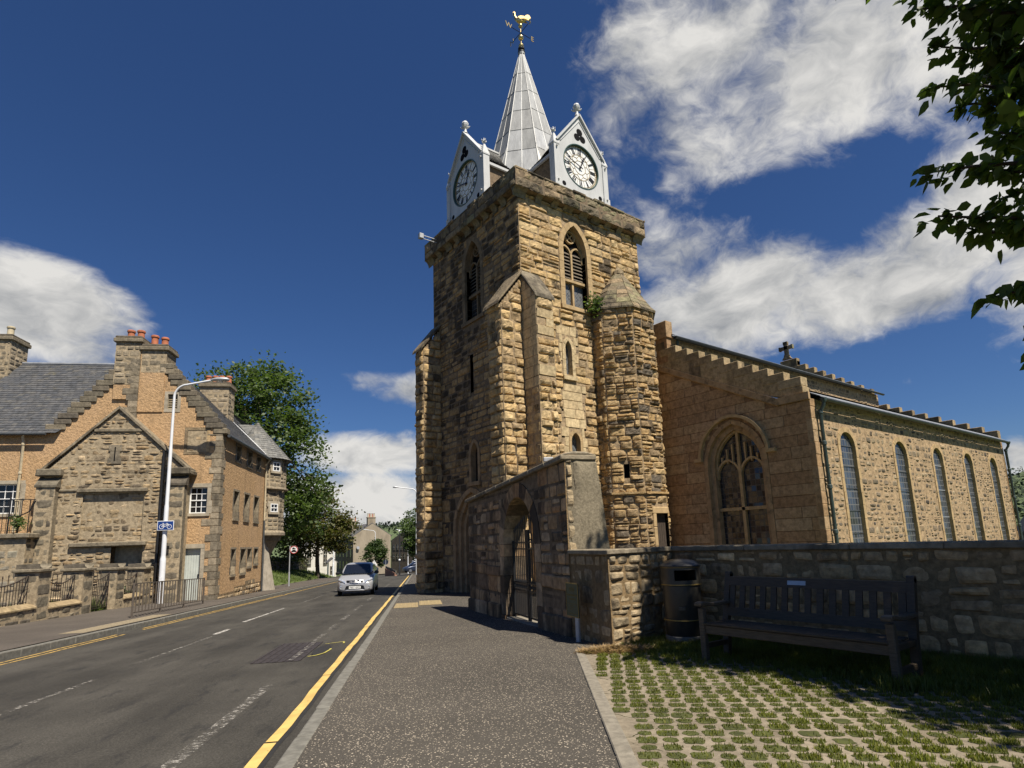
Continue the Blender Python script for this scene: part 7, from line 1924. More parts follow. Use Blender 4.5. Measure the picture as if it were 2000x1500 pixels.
# ================================================================= STREET FURNITURE, LEFT SIDE
def build_fence():
    TFN = -11.5; F = Frame(W(0, TFN), U2); g = lambda s: road_z(s) + .15
    T = thing('garden_wall', W(20, TFN, g(20)), 'low stone garden wall with weathered pillars and sagging iron railings', 'wall')
    pil = [(13.6, 14.2), (16.9, 17.5), (20.2, 20.85), (22.65, 23.3), (24.95, 25.6), (27.2, 27.85)]
    for k, (a, b) in enumerate(pil):
        mb = MB(); z0 = g((a + b) / 2); top = z0 + 1.46; d = b - a
        fs = [(F, a, b, 0), (Frame(W(a, 0), (U2[1], -U2[0])), TFN - d, TFN, 0), (Frame(W(b, 0), (-U2[1], U2[0])), -TFN, -TFN + d, 0)]
        for i, (f, p, q, c) in enumerate(fs): masonry(mb, f, rect(p, z0 - .4, q, top), [], course=(.34, .42), length=(.5, .9), relief=(.01, .025), seed=400 + k * 5 + i, rough=.012, res=.1, cseed=400 + k)
        p_ = mb.build('pillar', [MAT['pillar_stone'], MAT['house_mortar']], T)
        mb = MB(); n = 8   # saddle-backed cap with rolled ends
        mb.cbox(F, a - .07, top, -d - .07, b + .07, top + .10, .07, .02)
        for s, aa in ((1, a), (-1, b)):
            pr = [(aa + s * .02, top + .10), (aa + s * .20, top + .10)] + [(aa + s * (.20 - .18 * math.sin(math.pi / 2 * i / n)), top + .10 + .14 * (1 - math.cos(math.pi / 2 * i / n)) * .9 + .02) for i in range(1, n + 1)]
            mb.prism(F, pr, -d, 0)
        mb.build('cap', MAT['pillar_stone'], p_)
    gaps = [(8, 13.6, 0), (14.2, 16.9, 0), (17.5, 20.2, 0), (20.85, 22.65, 0), (23.3, 24.95, 1), (25.6, 27.2, 0), (27.85, 28.6, 0)]
    def bars(mb, a0, a1, z0, zlo, sag, top):
        n = max(4, int(round((a1 - a0) / .125)))
        tz = lambda u: z0 + top - sag * (1 - (2 * u - 1) ** 2)
        pts = [F.p(a0 + (a1 - a0) * i / 12, tz(i / 12), -.25) for i in range(13)]; mb.tube(pts, .018, 6)
        for i in range(n + 1):
            u = i / n; a = a0 + (a1 - a0) * u; e = .10 if i % 2 else 0.0
            mid = abs(2 * u - 1) < .5
            zt = tz(u) + (.22 if mid and i % 2 == 0 else .02)
            mb.tube([F.p(a, zlo, -.25), F.p(a, zt, -.25)], .0105, 5); 
            if mid and i % 2 == 0: mb.tube([F.p(a, zt, -.25), F.p(a, zt + .03, -.25), F.p(a, zt + .10, -.25)], [.010, .02, .001], 5)
        for z in (zlo + .12, z0 + top - sag - .14): mb.bar(F.p(a0, z, -.25), F.p(a1, z, -.25), .03, .012)
    for a0, a1, isg in gaps:
        z0 = g((a0 + a1) / 2)
        if not isg:
            mb = MB(); masonry(mb, F, [(a0, z0 - .4), (a1, z0 - .4), (a1, z0 + .36), (a0, z0 + .36)], [], course=(.14, .22), length=(.3, .7), relief=(.005, .03), seed=int(a0 * 10), res=.1)
            w = mb.build('dwarf_wall', [MAT['pillar_stone'], MAT['house_mortar']], T)
            mb = MB(); n = 8; pr = [(-.50 + .54 * i / n, .36 + .02 + .12 * math.sin(math.pi * i / n)) for i in range(n + 1)] + [(.04, .34), (-.50, .34)]
            zz0, zz1 = g(a0), g(a1); zz0 = zz1 = z0
            V = [F.p(a, z0 + z, c) for a in (a0 - .02, a1 + .02) for c, z in pr]; m = len(pr)
            mb.add(V, [tuple(range(m)), tuple(range(2 * m - 1, m - 1, -1))] + [(i, m + i, m + (i + 1) % m, (i + 1) % m) for i in range(m)])
            o = mb.build('coping', MAT['crowstep_stone'], w)
            bm = bmesh.new(); bm.from_mesh(o.data); bmesh.ops.recalc_face_normals(bm, faces=bm.faces); bm.to_mesh(o.data); bm.free()
            mb = MB(); bars(mb, a0 + .03, a1 - .03, z0, z0 + .42, .26, 1.32); mb.build('railing_panel', MAT['rusty_iron'], T)
        else:
            Gt = thing('garden_gate', W((a0 + a1) / 2, TFN, z0), 'rusty iron garden gate between two stone pillars by the pavement', 'gate')
            mb = MB(); bars(mb, a0 + .04, a1 - .04, z0, z0 + .05, .22, 1.34)
            for z in (.10, .55, .86): mb.bar(F.p(a0 + .04, z0 + z, -.25), F.p(a1 - .04, z0 + z, -.25), .045, .014)
            for a in (a0 + .05, a1 - .05): mb.bar(F.p(a, z0 + .03, -.25), F.p(a, z0 + 1.36, -.25), .035)
            mb.build('gate_leaf', MAT['rusty_iron'], Gt)
    # yard plants seen through the bars
    rs = np.random.RandomState(9); V = []; F_ = []; n = 0
    num = 5200
    s = rs.uniform(10, 28.2, num); t = -11.75 - rs.exponential(1.2, num); t = np.clip(t, -15.8, -11.7)
    x = U2[0] * s + U2[1] * t; y = U2[1] * s - U2[0] * t; z = -SLOPE * s + .15
    h = .12 + .35 * rs.rand(num) ** 2; ph = rs.rand(num) * 6.28; w = .012 + .012 * rs.rand(num)
    b = np.stack([x, y, z], 1); q = np.stack([np.cos(ph) * w, np.sin(ph) * w, 0 * w], 1); tp = b + np.stack([rs.randn(num) * .08, rs.randn(num) * .08, h], 1)
    V = np.stack([b - q, b + q, tp + q * .2, tp - q * .2], 1).reshape(-1, 3)
    tag(fast_mesh('yard_grass', V, np.arange(num * 4).reshape(-1, 4), MAT['grass_far']), 'rough grass in the yard behind the iron railings', 'grass', kind='stuff')
def build_guard_rail():
    TR = -8.6; F = Frame(W(0, TR), U2); s0, n, L = 19.75, 3, 1.98; g = lambda s: road_z(s) + .15
    T = thing('guard_rail', W(22.7, TR, g(22.7)), 'brown steel pedestrian guard rail on the pavement opposite the tower', 'railing')
    for i in range(n + 1):
        mb = MB(); a = s0 + i * L; mb.bar(F.p(a, g(a) - .1), F.p(a, g(a) + 1.02), .06); mb.build('post', MAT['brown_rail'], T)
    for i in range(n):
        mb = MB(); a0, a1 = s0 + i * L + .03, s0 + (i + 1) * L - .03
        for z in (1.0, .14): mb.bar(F.p(a0, g(a0) + z), F.p(a1, g(a1) + z), .045, .03)
        k = 17
        for j in range(1, k): a = a0 + (a1 - a0) * j / k; mb.bar(F.p(a, g(a) + .14, (.018 if j % 2 else -.018)), F.p(a, g(a) + 1.0, (.018 if j % 2 else -.018)), .024)
        mb.build('panel', MAT['brown_rail'], T)
def street_lamp(name, base, H, arm_dir, arm_len, label, r0=.11, tip=.05, detail=True, group='street lamps', mat='lamp_paint', swan=False, lantern=(.62, .26)):
    T = thing(name, base, label, 'street lamp', group)
    b = np.array(base, float); d = np.array([arm_dir[0], arm_dir[1], 0.0]); d /= np.linalg.norm(d); Z = np.array([0, 0, 1.0])
    mb = MB(); mb.lathe(b, [(r0 * 1.25, -.2), (r0 * 1.25, 1.75), (r0 * 1.2, 1.85), (r0, 1.95), (r0, 2.0), (r0 * .95, 4.1), (r0 * .80, 4.2), (r0 * .74, H * .68), (r0 * .64, H * .69), (r0 * .56, H - .8)], 14)
    col = mb.build('column', MAT[mat], T, smooth=40)
    mb = MB()
    n = 8; R = .55
    pts = [b + Z * (H - .85)] + [b + Z * (H - .75 + R * math.sin(math.pi / 2 * i / n)) + d * (R * (1 - math.cos(math.pi / 2 * i / n))) for i in range(n + 1)] + [b + Z * (H - .02) + d * arm_len]
    mb.tube(pts, [r0 * .56] * 3 + [r0 * .5] * (n - 1) + [tip], 10); mb.build('arm', MAT[mat], T, smooth=50)
    L, w = lantern
    mb = MB(); o = b + Z * (H + .0) + d * (arm_len - .08); prof = [(0, .04, .045), (.10, .07, .06), (.28, w * .48, .10), (L * .6, w * .5, .115), (L * .9, w * .42, .09), (L, .04, .03)]
    s_ = np.cross(d, Z); V = []; K = 12
    for x, hw, hh in prof:
        for j in range(K):
            t = 2 * math.pi * j / K; V.append(o + d * x + s_ * hw * math.cos(t) + Z * (hh * math.sin(t) * (1.0 if math.sin(t) > 0 else .8)))
    mb.add(V, [(i * K + j, i * K + (j + 1) % K, (i + 1) * K + (j + 1) % K, (i + 1) * K + j) for i in range(len(prof) - 1) for j in range(K)] + [tuple(range(K - 1, -1, -1)), tuple(range((len(prof) - 1) * K, len(prof) * K))])
    ln = mb.build('lantern', MAT['galvanised'], T, smooth=50)
    if detail:
        mb = MB(); o2 = o + d * (L * .55) - Z * .07; mb.lathe(o2, [(.02, -.07), (.08, -.055), (.125, -.01), (.13, .03)], 14); mb.build('lens', MAT['headlamp'], ln, smooth=50)
        mb = MB(); 
        f = Frame(b, (U2[1], -U2[0])); mb.cbox(f, -.05, .5, r0 * 1.2, .05, 1.1, r0 * 1.27, .01); mb.build('hatch', MAT[mat], col)
    return T
def build_lamps():
    b = W(27.55, -10.93, road_z(27.55) + .15)
    street_lamp('street_lamp', b, 9.78, (U2[1] * 1.0 - .12, -U2[0] - .06), 1.62, 'tall white street lamp carrying the blue cycle sign in front of the orange house', r0=.095, lantern=(.86, .34))
    def far(px, D, H, side, lab, L=1.6, r0=.1, base_t=None):
        v = ray(px, 1068); v = v / np.hypot(v[0], v[1]); p = v * D; s, t = st(p[0], p[1])
        street_lamp('street_lamp', (p[0], p[1], road_z(s) + .1), H, (side * U2[1], -side * U2[0]), L, lab, r0=r0, detail=False)
    far(814, 62, 9.1, -1, 'tall grey street lamp just left of the tower wall', 1.9)
    far(652, 86, 9.6, 1, 'street lamp whose lantern shows beside the reddish tree', 2.2)
    far(733, 112, 8.2, -1, 'slim street lamp in front of the brown tenement gable', 1.7, .085)
    far(797, 118, 8.4, -1, 'distant street lamp above the small light green tree', 1.8, .08)
    # black lantern post
    v = ray(780.5, 1068); v = v / np.hypot(v[0], v[1]); p = v * 92; s, t = st(p[0], p[1]); z = road_z(s)
    T = thing('lamp_post', (p[0], p[1], z), 'black lamp post with a round white globe in front of the far houses', 'lamp post')
    mb = MB(); mb.lathe((p[0], p[1], z), [(.13, -.3), (.13, 1.2), (.075, 1.3), (.06, 6.4)], 10); mb.build('column', MAT['black_iron'], T, smooth=40)
    for zz, r in ((6.5, .20), (2.2, .17)):
        mb = MB(); mb.lathe((p[0], p[1], z + zz), [(r * math.sin(math.pi * i / 8), -r * math.cos(math.pi * i / 8)) for i in range(1, 8)], 12); mb.build('globe', MAT['white_paint'], T, smooth=40)
def build_signs():
    # cycle route sign on the near lamp column
    c = W(27.38, -10.86, 2.66); f = Frame(c, (U2[1] * .985 + .0, -U2[0]))
    T = thing('cycle_sign', c, 'small blue cycle route sign with a white bicycle on the lamp column', 'sign')
    mb = MB(); mb.cbox(f, -.335, -.205, -.008, .335, .205, .0, .004); pl = mb.build('border', MAT['white_paint'], T)
    mb = MB(); mb.cbox(f, -.31, -.18, .0, .31, .18, .004, .002); mb.build('panel', MAT['sign_blue'], T)
    mb = MB(); c_ = .007; w = .017
    for x in (-.155, .155):
        mb.band(f, pts_arc(x, -.045, .098, 0, 2 * math.pi, 24)[:-1], pts_arc(x, -.045, .080, 0, 2 * math.pi, 24)[:-1], .004, c_, closed=True)
    ln = lambda p, q, k=w: mb.bar(f.p(*p, .006), f.p(*q, .006), k, .004, up=f.n)
    ln((-.155, -.045), (-.085, .055)); ln((-.085, .055), (.095, .055)); ln((.155, -.045), (.085, .085)); ln((-.085, .055), (-.02, -.05)); ln((-.02, -.05), (.095, .055)); ln((-.155, -.045), (-.02, -.05)); ln((-.02, -.05), (-.10, .095)); ln((-.135, .098), (-.065, .098)); ln((.085, .085), (.03, .10)); ln((.03, .10), (.02, .085))
    mb.build('bicycle_symbol', MAT['white_paint'], T)
    mb = MB(); mb.bar(W(27.41, -10.92, 2.66), W(27.52, -10.93, 2.66), .05); mb.build('bracket', MAT['galvanised'], T)
    # round sign beyond the house
    s0, t0 = 43.5, -9.05; z = road_z(s0) + .15
    v = ray(557, 1142); 
    T = thing('road_sign', W(s0, t0, z), 'round white road sign with a red ring on a grey post below the trees', 'sign')
    mb = MB(); mb.tube([W(s0, t0, z - .2), W(s0, t0, z + .95)], .055, 10); mb.tube([W(s0, t0, z + .95), W(s0, t0, z + 2.75)], .038, 10); mb.build('post', MAT['galvanised'], T, smooth=40)
    f = Frame(W(s0 - .06, t0 + .28, z + 2.48), (U2[1], -U2[0])); ax = (f.x, f.y, f.n)
    mb = MB(); mb.lathe(f.p(0, 0, -.01), [(.27, 0), (.27, .01)], 30, ax=ax); mb.build('disc', MAT['white_paint'], T)
    mb = MB(); mb.band(f, pts_arc(0, 0, .265, 0, 6.2832, 30)[:-1], pts_arc(0, 0, .225, 0, 6.2832, 30)[:-1], 0, .006, closed=True); mb.build('ring', MAT['sign_red'], T)
    mb = MB(); 
    mb.prism(f, [(-.13, .06), (-.06, .16), (.02, .15), (.06, .09), (.13, .08), (.13, .04), (-.13, .04)], 0, .006); mb.prism(f, [(-.17, -.16), (-.17, -.07), (-.12, -.06), (-.08, .0), (.08, .0), (.12, -.06), (.17, -.07), (.17, -.16)], 0, .006)
    mb.build('symbol', MAT['clock_black'], T)
    # far signs: blue disc and a warning triangle
    def at(px, py, D):
        v = ray(px, py); return EYE + v * (D / np.hypot(v[0], v[1]))
    p = at(753.5, 1098, 100); s, t = st(p[0], p[1]); f = Frame(p, (U2[1], -U2[0])); ax = (f.x, f.y, f.n)
    T = thing('road_sign', (p[0], p[1], road_z(s)), 'round blue road sign beside the small round tree', 'sign')
    mb = MB(); mb.lathe(p, [(.42, 0), (.42, .02)], 20, ax=ax); mb.build('disc', MAT['car_blue'], T); mb = MB(); mb.tube([p + np.array([0, 0, .4]), (p[0], p[1], road_z(s))], .05, 6); mb.build('post', MAT['galvanised'], T)
    p = at(731, 1100, 104); s, t = st(p[0], p[1]); f = Frame(p, (U2[1], -U2[0]))
    T = thing('road_sign', (p[0], p[1], road_z(s)), 'white triangular road sign under the small round tree', 'sign')
    mb = MB(); mb.prism(f, [(-.55, -.4), (.55, -.4), (0, .55)], 0, .02); mb.build('plate', MAT['plate_white'], T); mb = MB(); mb.tube([p + np.array([0, 0, .4]), (p[0], p[1], road_z(s))], .05, 6); mb.build('post', MAT['galvanised'], T)
# ================================================================= CARS
def build_car(loc, heading, paint, label, plate=None, group=None):
    """heading: unit vector the car faces"""
    h = np.array(heading, float); h /= np.linalg.norm(h)
    T = thing('car', loc, label, 'car', group)
    f = Frame(loc, (-h[1], h[0]))          # n = heading
    if np.dot(f.n[:2], h) < 0: f = Frame(loc, (h[1], -h[0]))
    K = MAT
    def loft(st_, m):
        """st_: stations (c, [(halfwidth, z)...bottom to top])"""
        mb = MB(); V = []; n = len(st_[0][1])
        for c, pr in st_:
            for w, z in pr: V.append(f.p(w, z, c))
            for w, z in pr[::-1]: V.append(f.p(-w, z, c))
        k = 2 * n; F = [(i * k + j, i * k + (j + 1) % k, (i + 1) * k + (j + 1) % k, (i + 1) * k + j) for i in range(len(st_) - 1) for j in range(k)]
        F += [tuple(range(k)), tuple(range((len(st_) - 1) * k, len(st_) * k))[::-1]]
        mb.add(V, F); return mb
    def fix(o):
        bm = bmesh.new(); bm.from_mesh(o.data); bmesh.ops.recalc_face_normals(bm, faces=bm.faces); bm.to_mesh(o.data); bm.free()
        for p in o.data.polygons: p.use_smooth = True
        ss = o.modifiers.new('s', 'SUBSURF'); ss.levels = 1; ss.render_levels = 2
        return o
    B = lambda w, zb, zt, tw: [(w * .90, zb), (w * .985, zb + .08), (w, (zb + zt) / 2), (w * .985, zt - .10), (tw, zt)]
    body = [(.0, B(.55, .26, .60, .45)), (-.03, B(.66, .21, .66, .55)), (-.14, B(.79, .19, .73, .66)), (-.40, B(.845, .18, .83, .70)), (-.80, B(.86, .18, .95, .72)), (-1.15, B(.86, .18, 1.00, .76)), (-2.0, B(.865, .18, 1.02, .78)), (-3.0, B(.86, .18, 1.04, .77)), (-3.55, B(.84, .2, 1.04, .74)), (-3.78, B(.76, .28, .98, .66)), (-3.84, B(.66, .36, .90, .58))]
    o = fix(loft(body, 0).build('body', K[paint], T))
    cab = [(-.80, [(.70, .93), (.70, .95), (.69, .955)]), (-1.18, [(.755, .97), (.735, 1.16), (.68, 1.175)]), (-1.62, [(.765, 1.0), (.69, 1.37), (.60, 1.435)]), (-2.1, [(.77, 1.02), (.675, 1.43), (.56, 1.515)]), (-2.8, [(.77, 1.03), (.665, 1.42), (.55, 1.50)]), (-3.35, [(.75, 1.03), (.64, 1.34), (.53, 1.42)]), (-3.68, [(.70, 1.02), (.66, 1.10), (.55, 1.13)])]
    fix(loft(cab, 0).build('cabin', K[paint], T))
    # glass sits just proud of the cabin shell
    mb = MB(); P = [(-.88, .64, .978), (-1.02, .655, 1.05), (-1.35, .615, 1.24), (-1.60, .575, 1.398)]
    V = []; 
    for c, w, z in P:
        for i in range(7):
            u = -1 + 2 * i / 6; V.append(f.p(w * u, z + .035 - .018 * u * u, c + .065 * (1 - u * u) + .03))
    mb.add(V, [(r * 7 + i, r * 7 + i + 1, (r + 1) * 7 + i + 1, (r + 1) * 7 + i) for r in range(3) for i in range(6)]); mb.build('windscreen', K['car_glass'], T, smooth=True)
    for s in (-1, 1):
        mb = MB()
        for c0, c1, c2, c3 in ((-1.32, -2.12, -2.12, -1.72), (-2.20, -2.95, -2.90, -2.20), (-3.02, -3.42, -3.28, -2.98)):
            V = [f.p(s * .775, 1.06, c0), f.p(s * .782, 1.06, c1), f.p(s * .695, 1.375, c2), f.p(s * .70, 1.36, c3)]
            mb.add(V if s > 0 else V[::-1], [(0, 1, 2, 3)])
        mb.build('side_window', K['car_glass'], T)
    mb = MB(); V = [f.p(-.55, 1.10, -3.72), f.p(.55, 1.10, -3.72), f.p(.47, 1.36, -3.46), f.p(-.47, 1.36, -3.46)]; mb.add(V, [(0, 1, 2, 3)]); mb.build('rear_window', K['car_glass'], T)
    if plate:
        # nose: grille bars with the double chevron, intake, lamps, fog lamps, number plate
        mb = MB()
        for z, w, c in ((.715, .36, -.045), (.665, .40, -.012), (.615, .36, .004)):
            mb.tube([f.p(-w, z + .012, c - .05), f.p(-w * .5, z, c + .005), f.p(0, z - .004, c + .02), f.p(w * .5, z, c + .005), f.p(w, z + .012, c - .05)], .013, 6)
        for z in (.645, .70):
            mb.tube([f.p(-.12, z - .02, .016), f.p(0, z + .045, .03), f.p(.12, z - .02, .016)], .014, 6)
        mb.build('grille', K['chrome'], T)
        mb = MB(); mb.prism(f, [(-.34, .61), (.34, .61), (.40, .725), (-.40, .725)], -.09, -.012); mb.build('grille_backing', K['car_black'], T)
        mb = MB(); mb.prism(f, [(-.46, .33), (.46, .33), (.40, .47), (.24, .50), (-.24, .50), (-.40, .47)], -.14, .012); mb.build('air_intake', K['car_black'], T)
        for s in (-1, 1):
            mb = MB(); V = [(.44, .60, -.04), (.66, .66, -.12), (.80, .76, -.33), (.76, .83, -.45), (.60, .76, -.18), (.46, .69, -.06)]
            pts = [f.p(s * a, b, c + .05) for a, b, c in V]; ctr = f.p(s * .63, .715, -.12 + .05)
            bk = [p - f.n * .14 for p in pts]; n = len(V)
            mb.add(pts + bk + [ctr + f.n * .03], [(i, (i + 1) % n, 2 * n) for i in range(n)] + [(i, n + i, n + (i + 1) % n, (i + 1) % n) for i in range(n)])
            oo = mb.build('headlight', K['headlamp'], T)
            bm = bmesh.new(); bm.from_mesh(oo.data); bmesh.ops.recalc_face_normals(bm, faces=bm.faces); bm.to_mesh(oo.data); bm.free()
            mb = MB(); mb.lathe(f.p(s * .62, .40, -.07), [(.085, 0), (.085, .045), (.06, .05), (.055, .02)], 16, ax=(f.x, f.y, f.n)); mb.build('fog_light', K['headlamp'], T)
            mb = MB(); mb.cbox(f, s * .93 - .10, .96, -1.12, s * .93 + .10, 1.10, -.99, .03); mb.bar(f.p(s * .78, 1.0, -1.08), f.p(s * .90, 1.02, -1.06), .04); mb.build('wing_mirror', K['car_black'], T)
        mb = MB(); mb.cbox(f, -.27, .335, .0, .27, .455, .03, .004); np_ = mb.build('number_plate', K['plate_white'], T)
        mb = MB(); text_mb(mb, plate, f, 0, .395, .032, .105, depth=.004, sx=1.08); mb.build('lettering', K['clock_black'], np_)
        mb = MB(); mb.tube([f.p(-.62, .25, -.09), f.p(-.3, .27, -.01), f.p(.3, .27, -.01), f.p(.62, .25, -.09)], .03, 8); mb.build('bumper_lip', K[paint], T, smooth=40)
        mb = MB(); mb.tube([f.p(.05, 1.0, -.93), f.p(.3, 1.03, -.90), f.p(.55, 1.015, -.95)], .009, 5); mb.tube([f.p(-.5, 1.0, -.93), f.p(-.2, 1.03, -.90), f.p(.08, 1.02, -.92)], .009, 5); mb.build('wiper', K['car_black'], T)
    for s in (-1, 1):
        for c in (-.72, -3.15):
            mb = MB(); ax = (f.n, f.y, f.x * s); mb.lathe(f.p(s * .68, .30, c), [(.12, .01), (.24, .0), (.295, .02), (.30, .05), (.30, .14), (.28, .17), (.2, .172)], 26, ax=ax); wh = mb.build('wheel', K['tyre'], T, smooth=40)
            mb = MB(); mb.lathe(f.p(s * .68, .30, c), [(.205, .165), (.20, .178), (.05, .185), (.01, .185)], 20, ax=ax); mb.build('rim', K['alloy'], wh)
    return T
def build_cars():
    s = 29.2; build_car(W(s, -3.08, road_z(s)), -U2, 'car_silver', 'silver hatchback driving towards the camera with its number plate showing', plate='FB57 GFZ', group='cars')
    def at(px, D, side=0):
        v = ray(px, 1068); v = v / np.hypot(v[0], v[1]); p = v * D; s, t = st(p[0], p[1]); return (p[0], p[1], road_z(s) + .02)
    build_car((*at(788, 84)[:2], at(788, 84)[2] + .25), (-.9, .1), 'car_blue', 'dark parked car by the low brick wall at the bend', group='cars')
    build_car((*at(822, 88)[:2], at(822, 88)[2] + .9), (-.3, -.9), 'car_white', 'pale parked car half hidden by the tower', group='cars')
    build_car((*at(739, 108)[:2], at(739, 108)[2] + .6), (.8, -.5), 'car_blue', 'dark distant car behind the slim street lamp', group='cars')
build_fence(); build_guard_rail(); build_lamps(); build_signs(); build_cars()
# ================================================================= TREES AND PLANTS
def unit(v): return v / (np.linalg.norm(v, axis=-1, keepdims=True) + 1e-9)
def leaf_quads(P, size, rs, up_bias=.5, droop=0.0, near=False, axis=None):
    n = len(P); d = rs.randn(n, 3); d[:, 2] = d[:, 2] * .5 - droop
    if axis is not None: d = d * .5 + axis
    d = unit(d); nrm = rs.randn(n, 3) * .7; nrm[:, 2] += up_bias
    s = unit(np.cross(d, nrm)); L = size * (.65 + .7 * rs.rand(n))[:, None]; w = L * (.28 + .12 * rs.rand(n))[:, None]
    if not near:
        V = np.stack([P, P + d * L * .45 + s * w, P + d * L, P + d * L * .45 - s * w], 1).reshape(-1, 3)
        return V, np.arange(n * 4).reshape(-1, 4)
    nn = np.cross(s, d)
    a = P; b1 = P + d * L * .28 + s * w * .95 + nn * w * .25; b2 = P + d * L * .62 + s * w * .85 + nn * w * .22 - np.array([0, 0, 1]) * L * .03; c = P + d * L - np.array([0, 0, 1.0]) * L * .16
    e2 = P + d * L * .62 - s * w * .85 + nn * w * .22 - np.array([0, 0, 1]) * L * .03; e1 = P + d * L * .28 - s * w * .95 + nn * w * .25; m1 = P + d * L * .30; m2 = P + d * L * .64 - np.array([0, 0, 1]) * L * .03
    V = np.stack([a, b1, b2, c, e2, e1, m1, m2], 1).reshape(-1, 3)
    base = np.arange(n)[:, None] * 8
    F = np.concatenate([base + np.array([[0, 1, 2, 7]]) * 0 + np.array([[0, 1, 2, 6]]), base + np.array([[6, 2, 3, 7]]), base + np.array([[0, 6, 4, 5]]), base + np.array([[6, 7, 3, 4]])], 0)
    return V, F
def tree(name, base, crown, trunk_h, trunk_r, leafm, n_clump, per, size, seed, label, clump_r=.9, group=None, droop=.1, flat=.6, limbs=26, cat='tree', hollow=.55):
    """crown: list of ellipsoids (cx,cy,cz, rx,ry,rz) relative to the base"""
    T = thing(name, base, label, cat, group); b = np.array(base, float); rs = np.random.RandomState(seed)
    C = []
    vol = np.array([e[3] * e[4] * e[5] for e in crown]); vol = vol / vol.sum()
    for e, q in zip(crown, vol):
        k = max(3, int(n_clump * q)); u = unit(rs.randn(k, 3)); r = (hollow + (1 - hollow) * rs.rand(k) ** .6)
        bump_ = 1 + .18 * vnoise(u * 2.6 + seed)
        C.append(b + np.array(e[:3]) + u * (r * bump_)[:, None] * np.array(e[3:]))
    C = np.concatenate(C)
    mb = MB(); top = b + np.array([crown[0][0] * .7, crown[0][1] * .7, crown[0][2]])
    mid = b + np.array([rs.randn() * .1, rs.randn() * .1, trunk_h])
    mb.tube([b + np.array([0, 0, -.3]), b + np.array([0, 0, .3]), mid, (mid + top) / 2, top], [trunk_r * 1.4, trunk_r, trunk_r * .8, trunk_r * .5, trunk_r * .15], 9)
    tr = mb.build('trunk', MAT['bark'], T, smooth=50)
    mb = MB(); idx = rs.permutation(len(C))[:limbs]
    for i in idx:
        t = rs.uniform(.15, .9); st0 = mid + (top - mid) * t; e = C[i]; m = (st0 + e) / 2 + np.array([0, 0, .12 * np.linalg.norm(e - st0)])
        mb.tube([st0, m, e], [trunk_r * .32, trunk_r * .17, trunk_r * .05], 5)
    mb.build('limbs', MAT['bark'], T, smooth=50)
    n = len(C) * per; ci = np.repeat(np.arange(len(C)), per); sc = (.6 + .8 * rs.rand(len(C)))[ci][:, None]
    off = rs.randn(n, 3) * clump_r * .5 * sc; off[:, 2] *= flat
    P = C[ci] + off
    V, F = leaf_quads(P, size, rs, droop=droop)
    fast_mesh('crown', V, F, MAT[leafm], parent=T)
    return T
def at(px, D, z=None):
    v = ray(px, 1068); v = v / np.hypot(v[0], v[1]); p = v * D; s, t = st(p[0], p[1]); return np.array([p[0], p[1], road_z(s) if z is None else z])
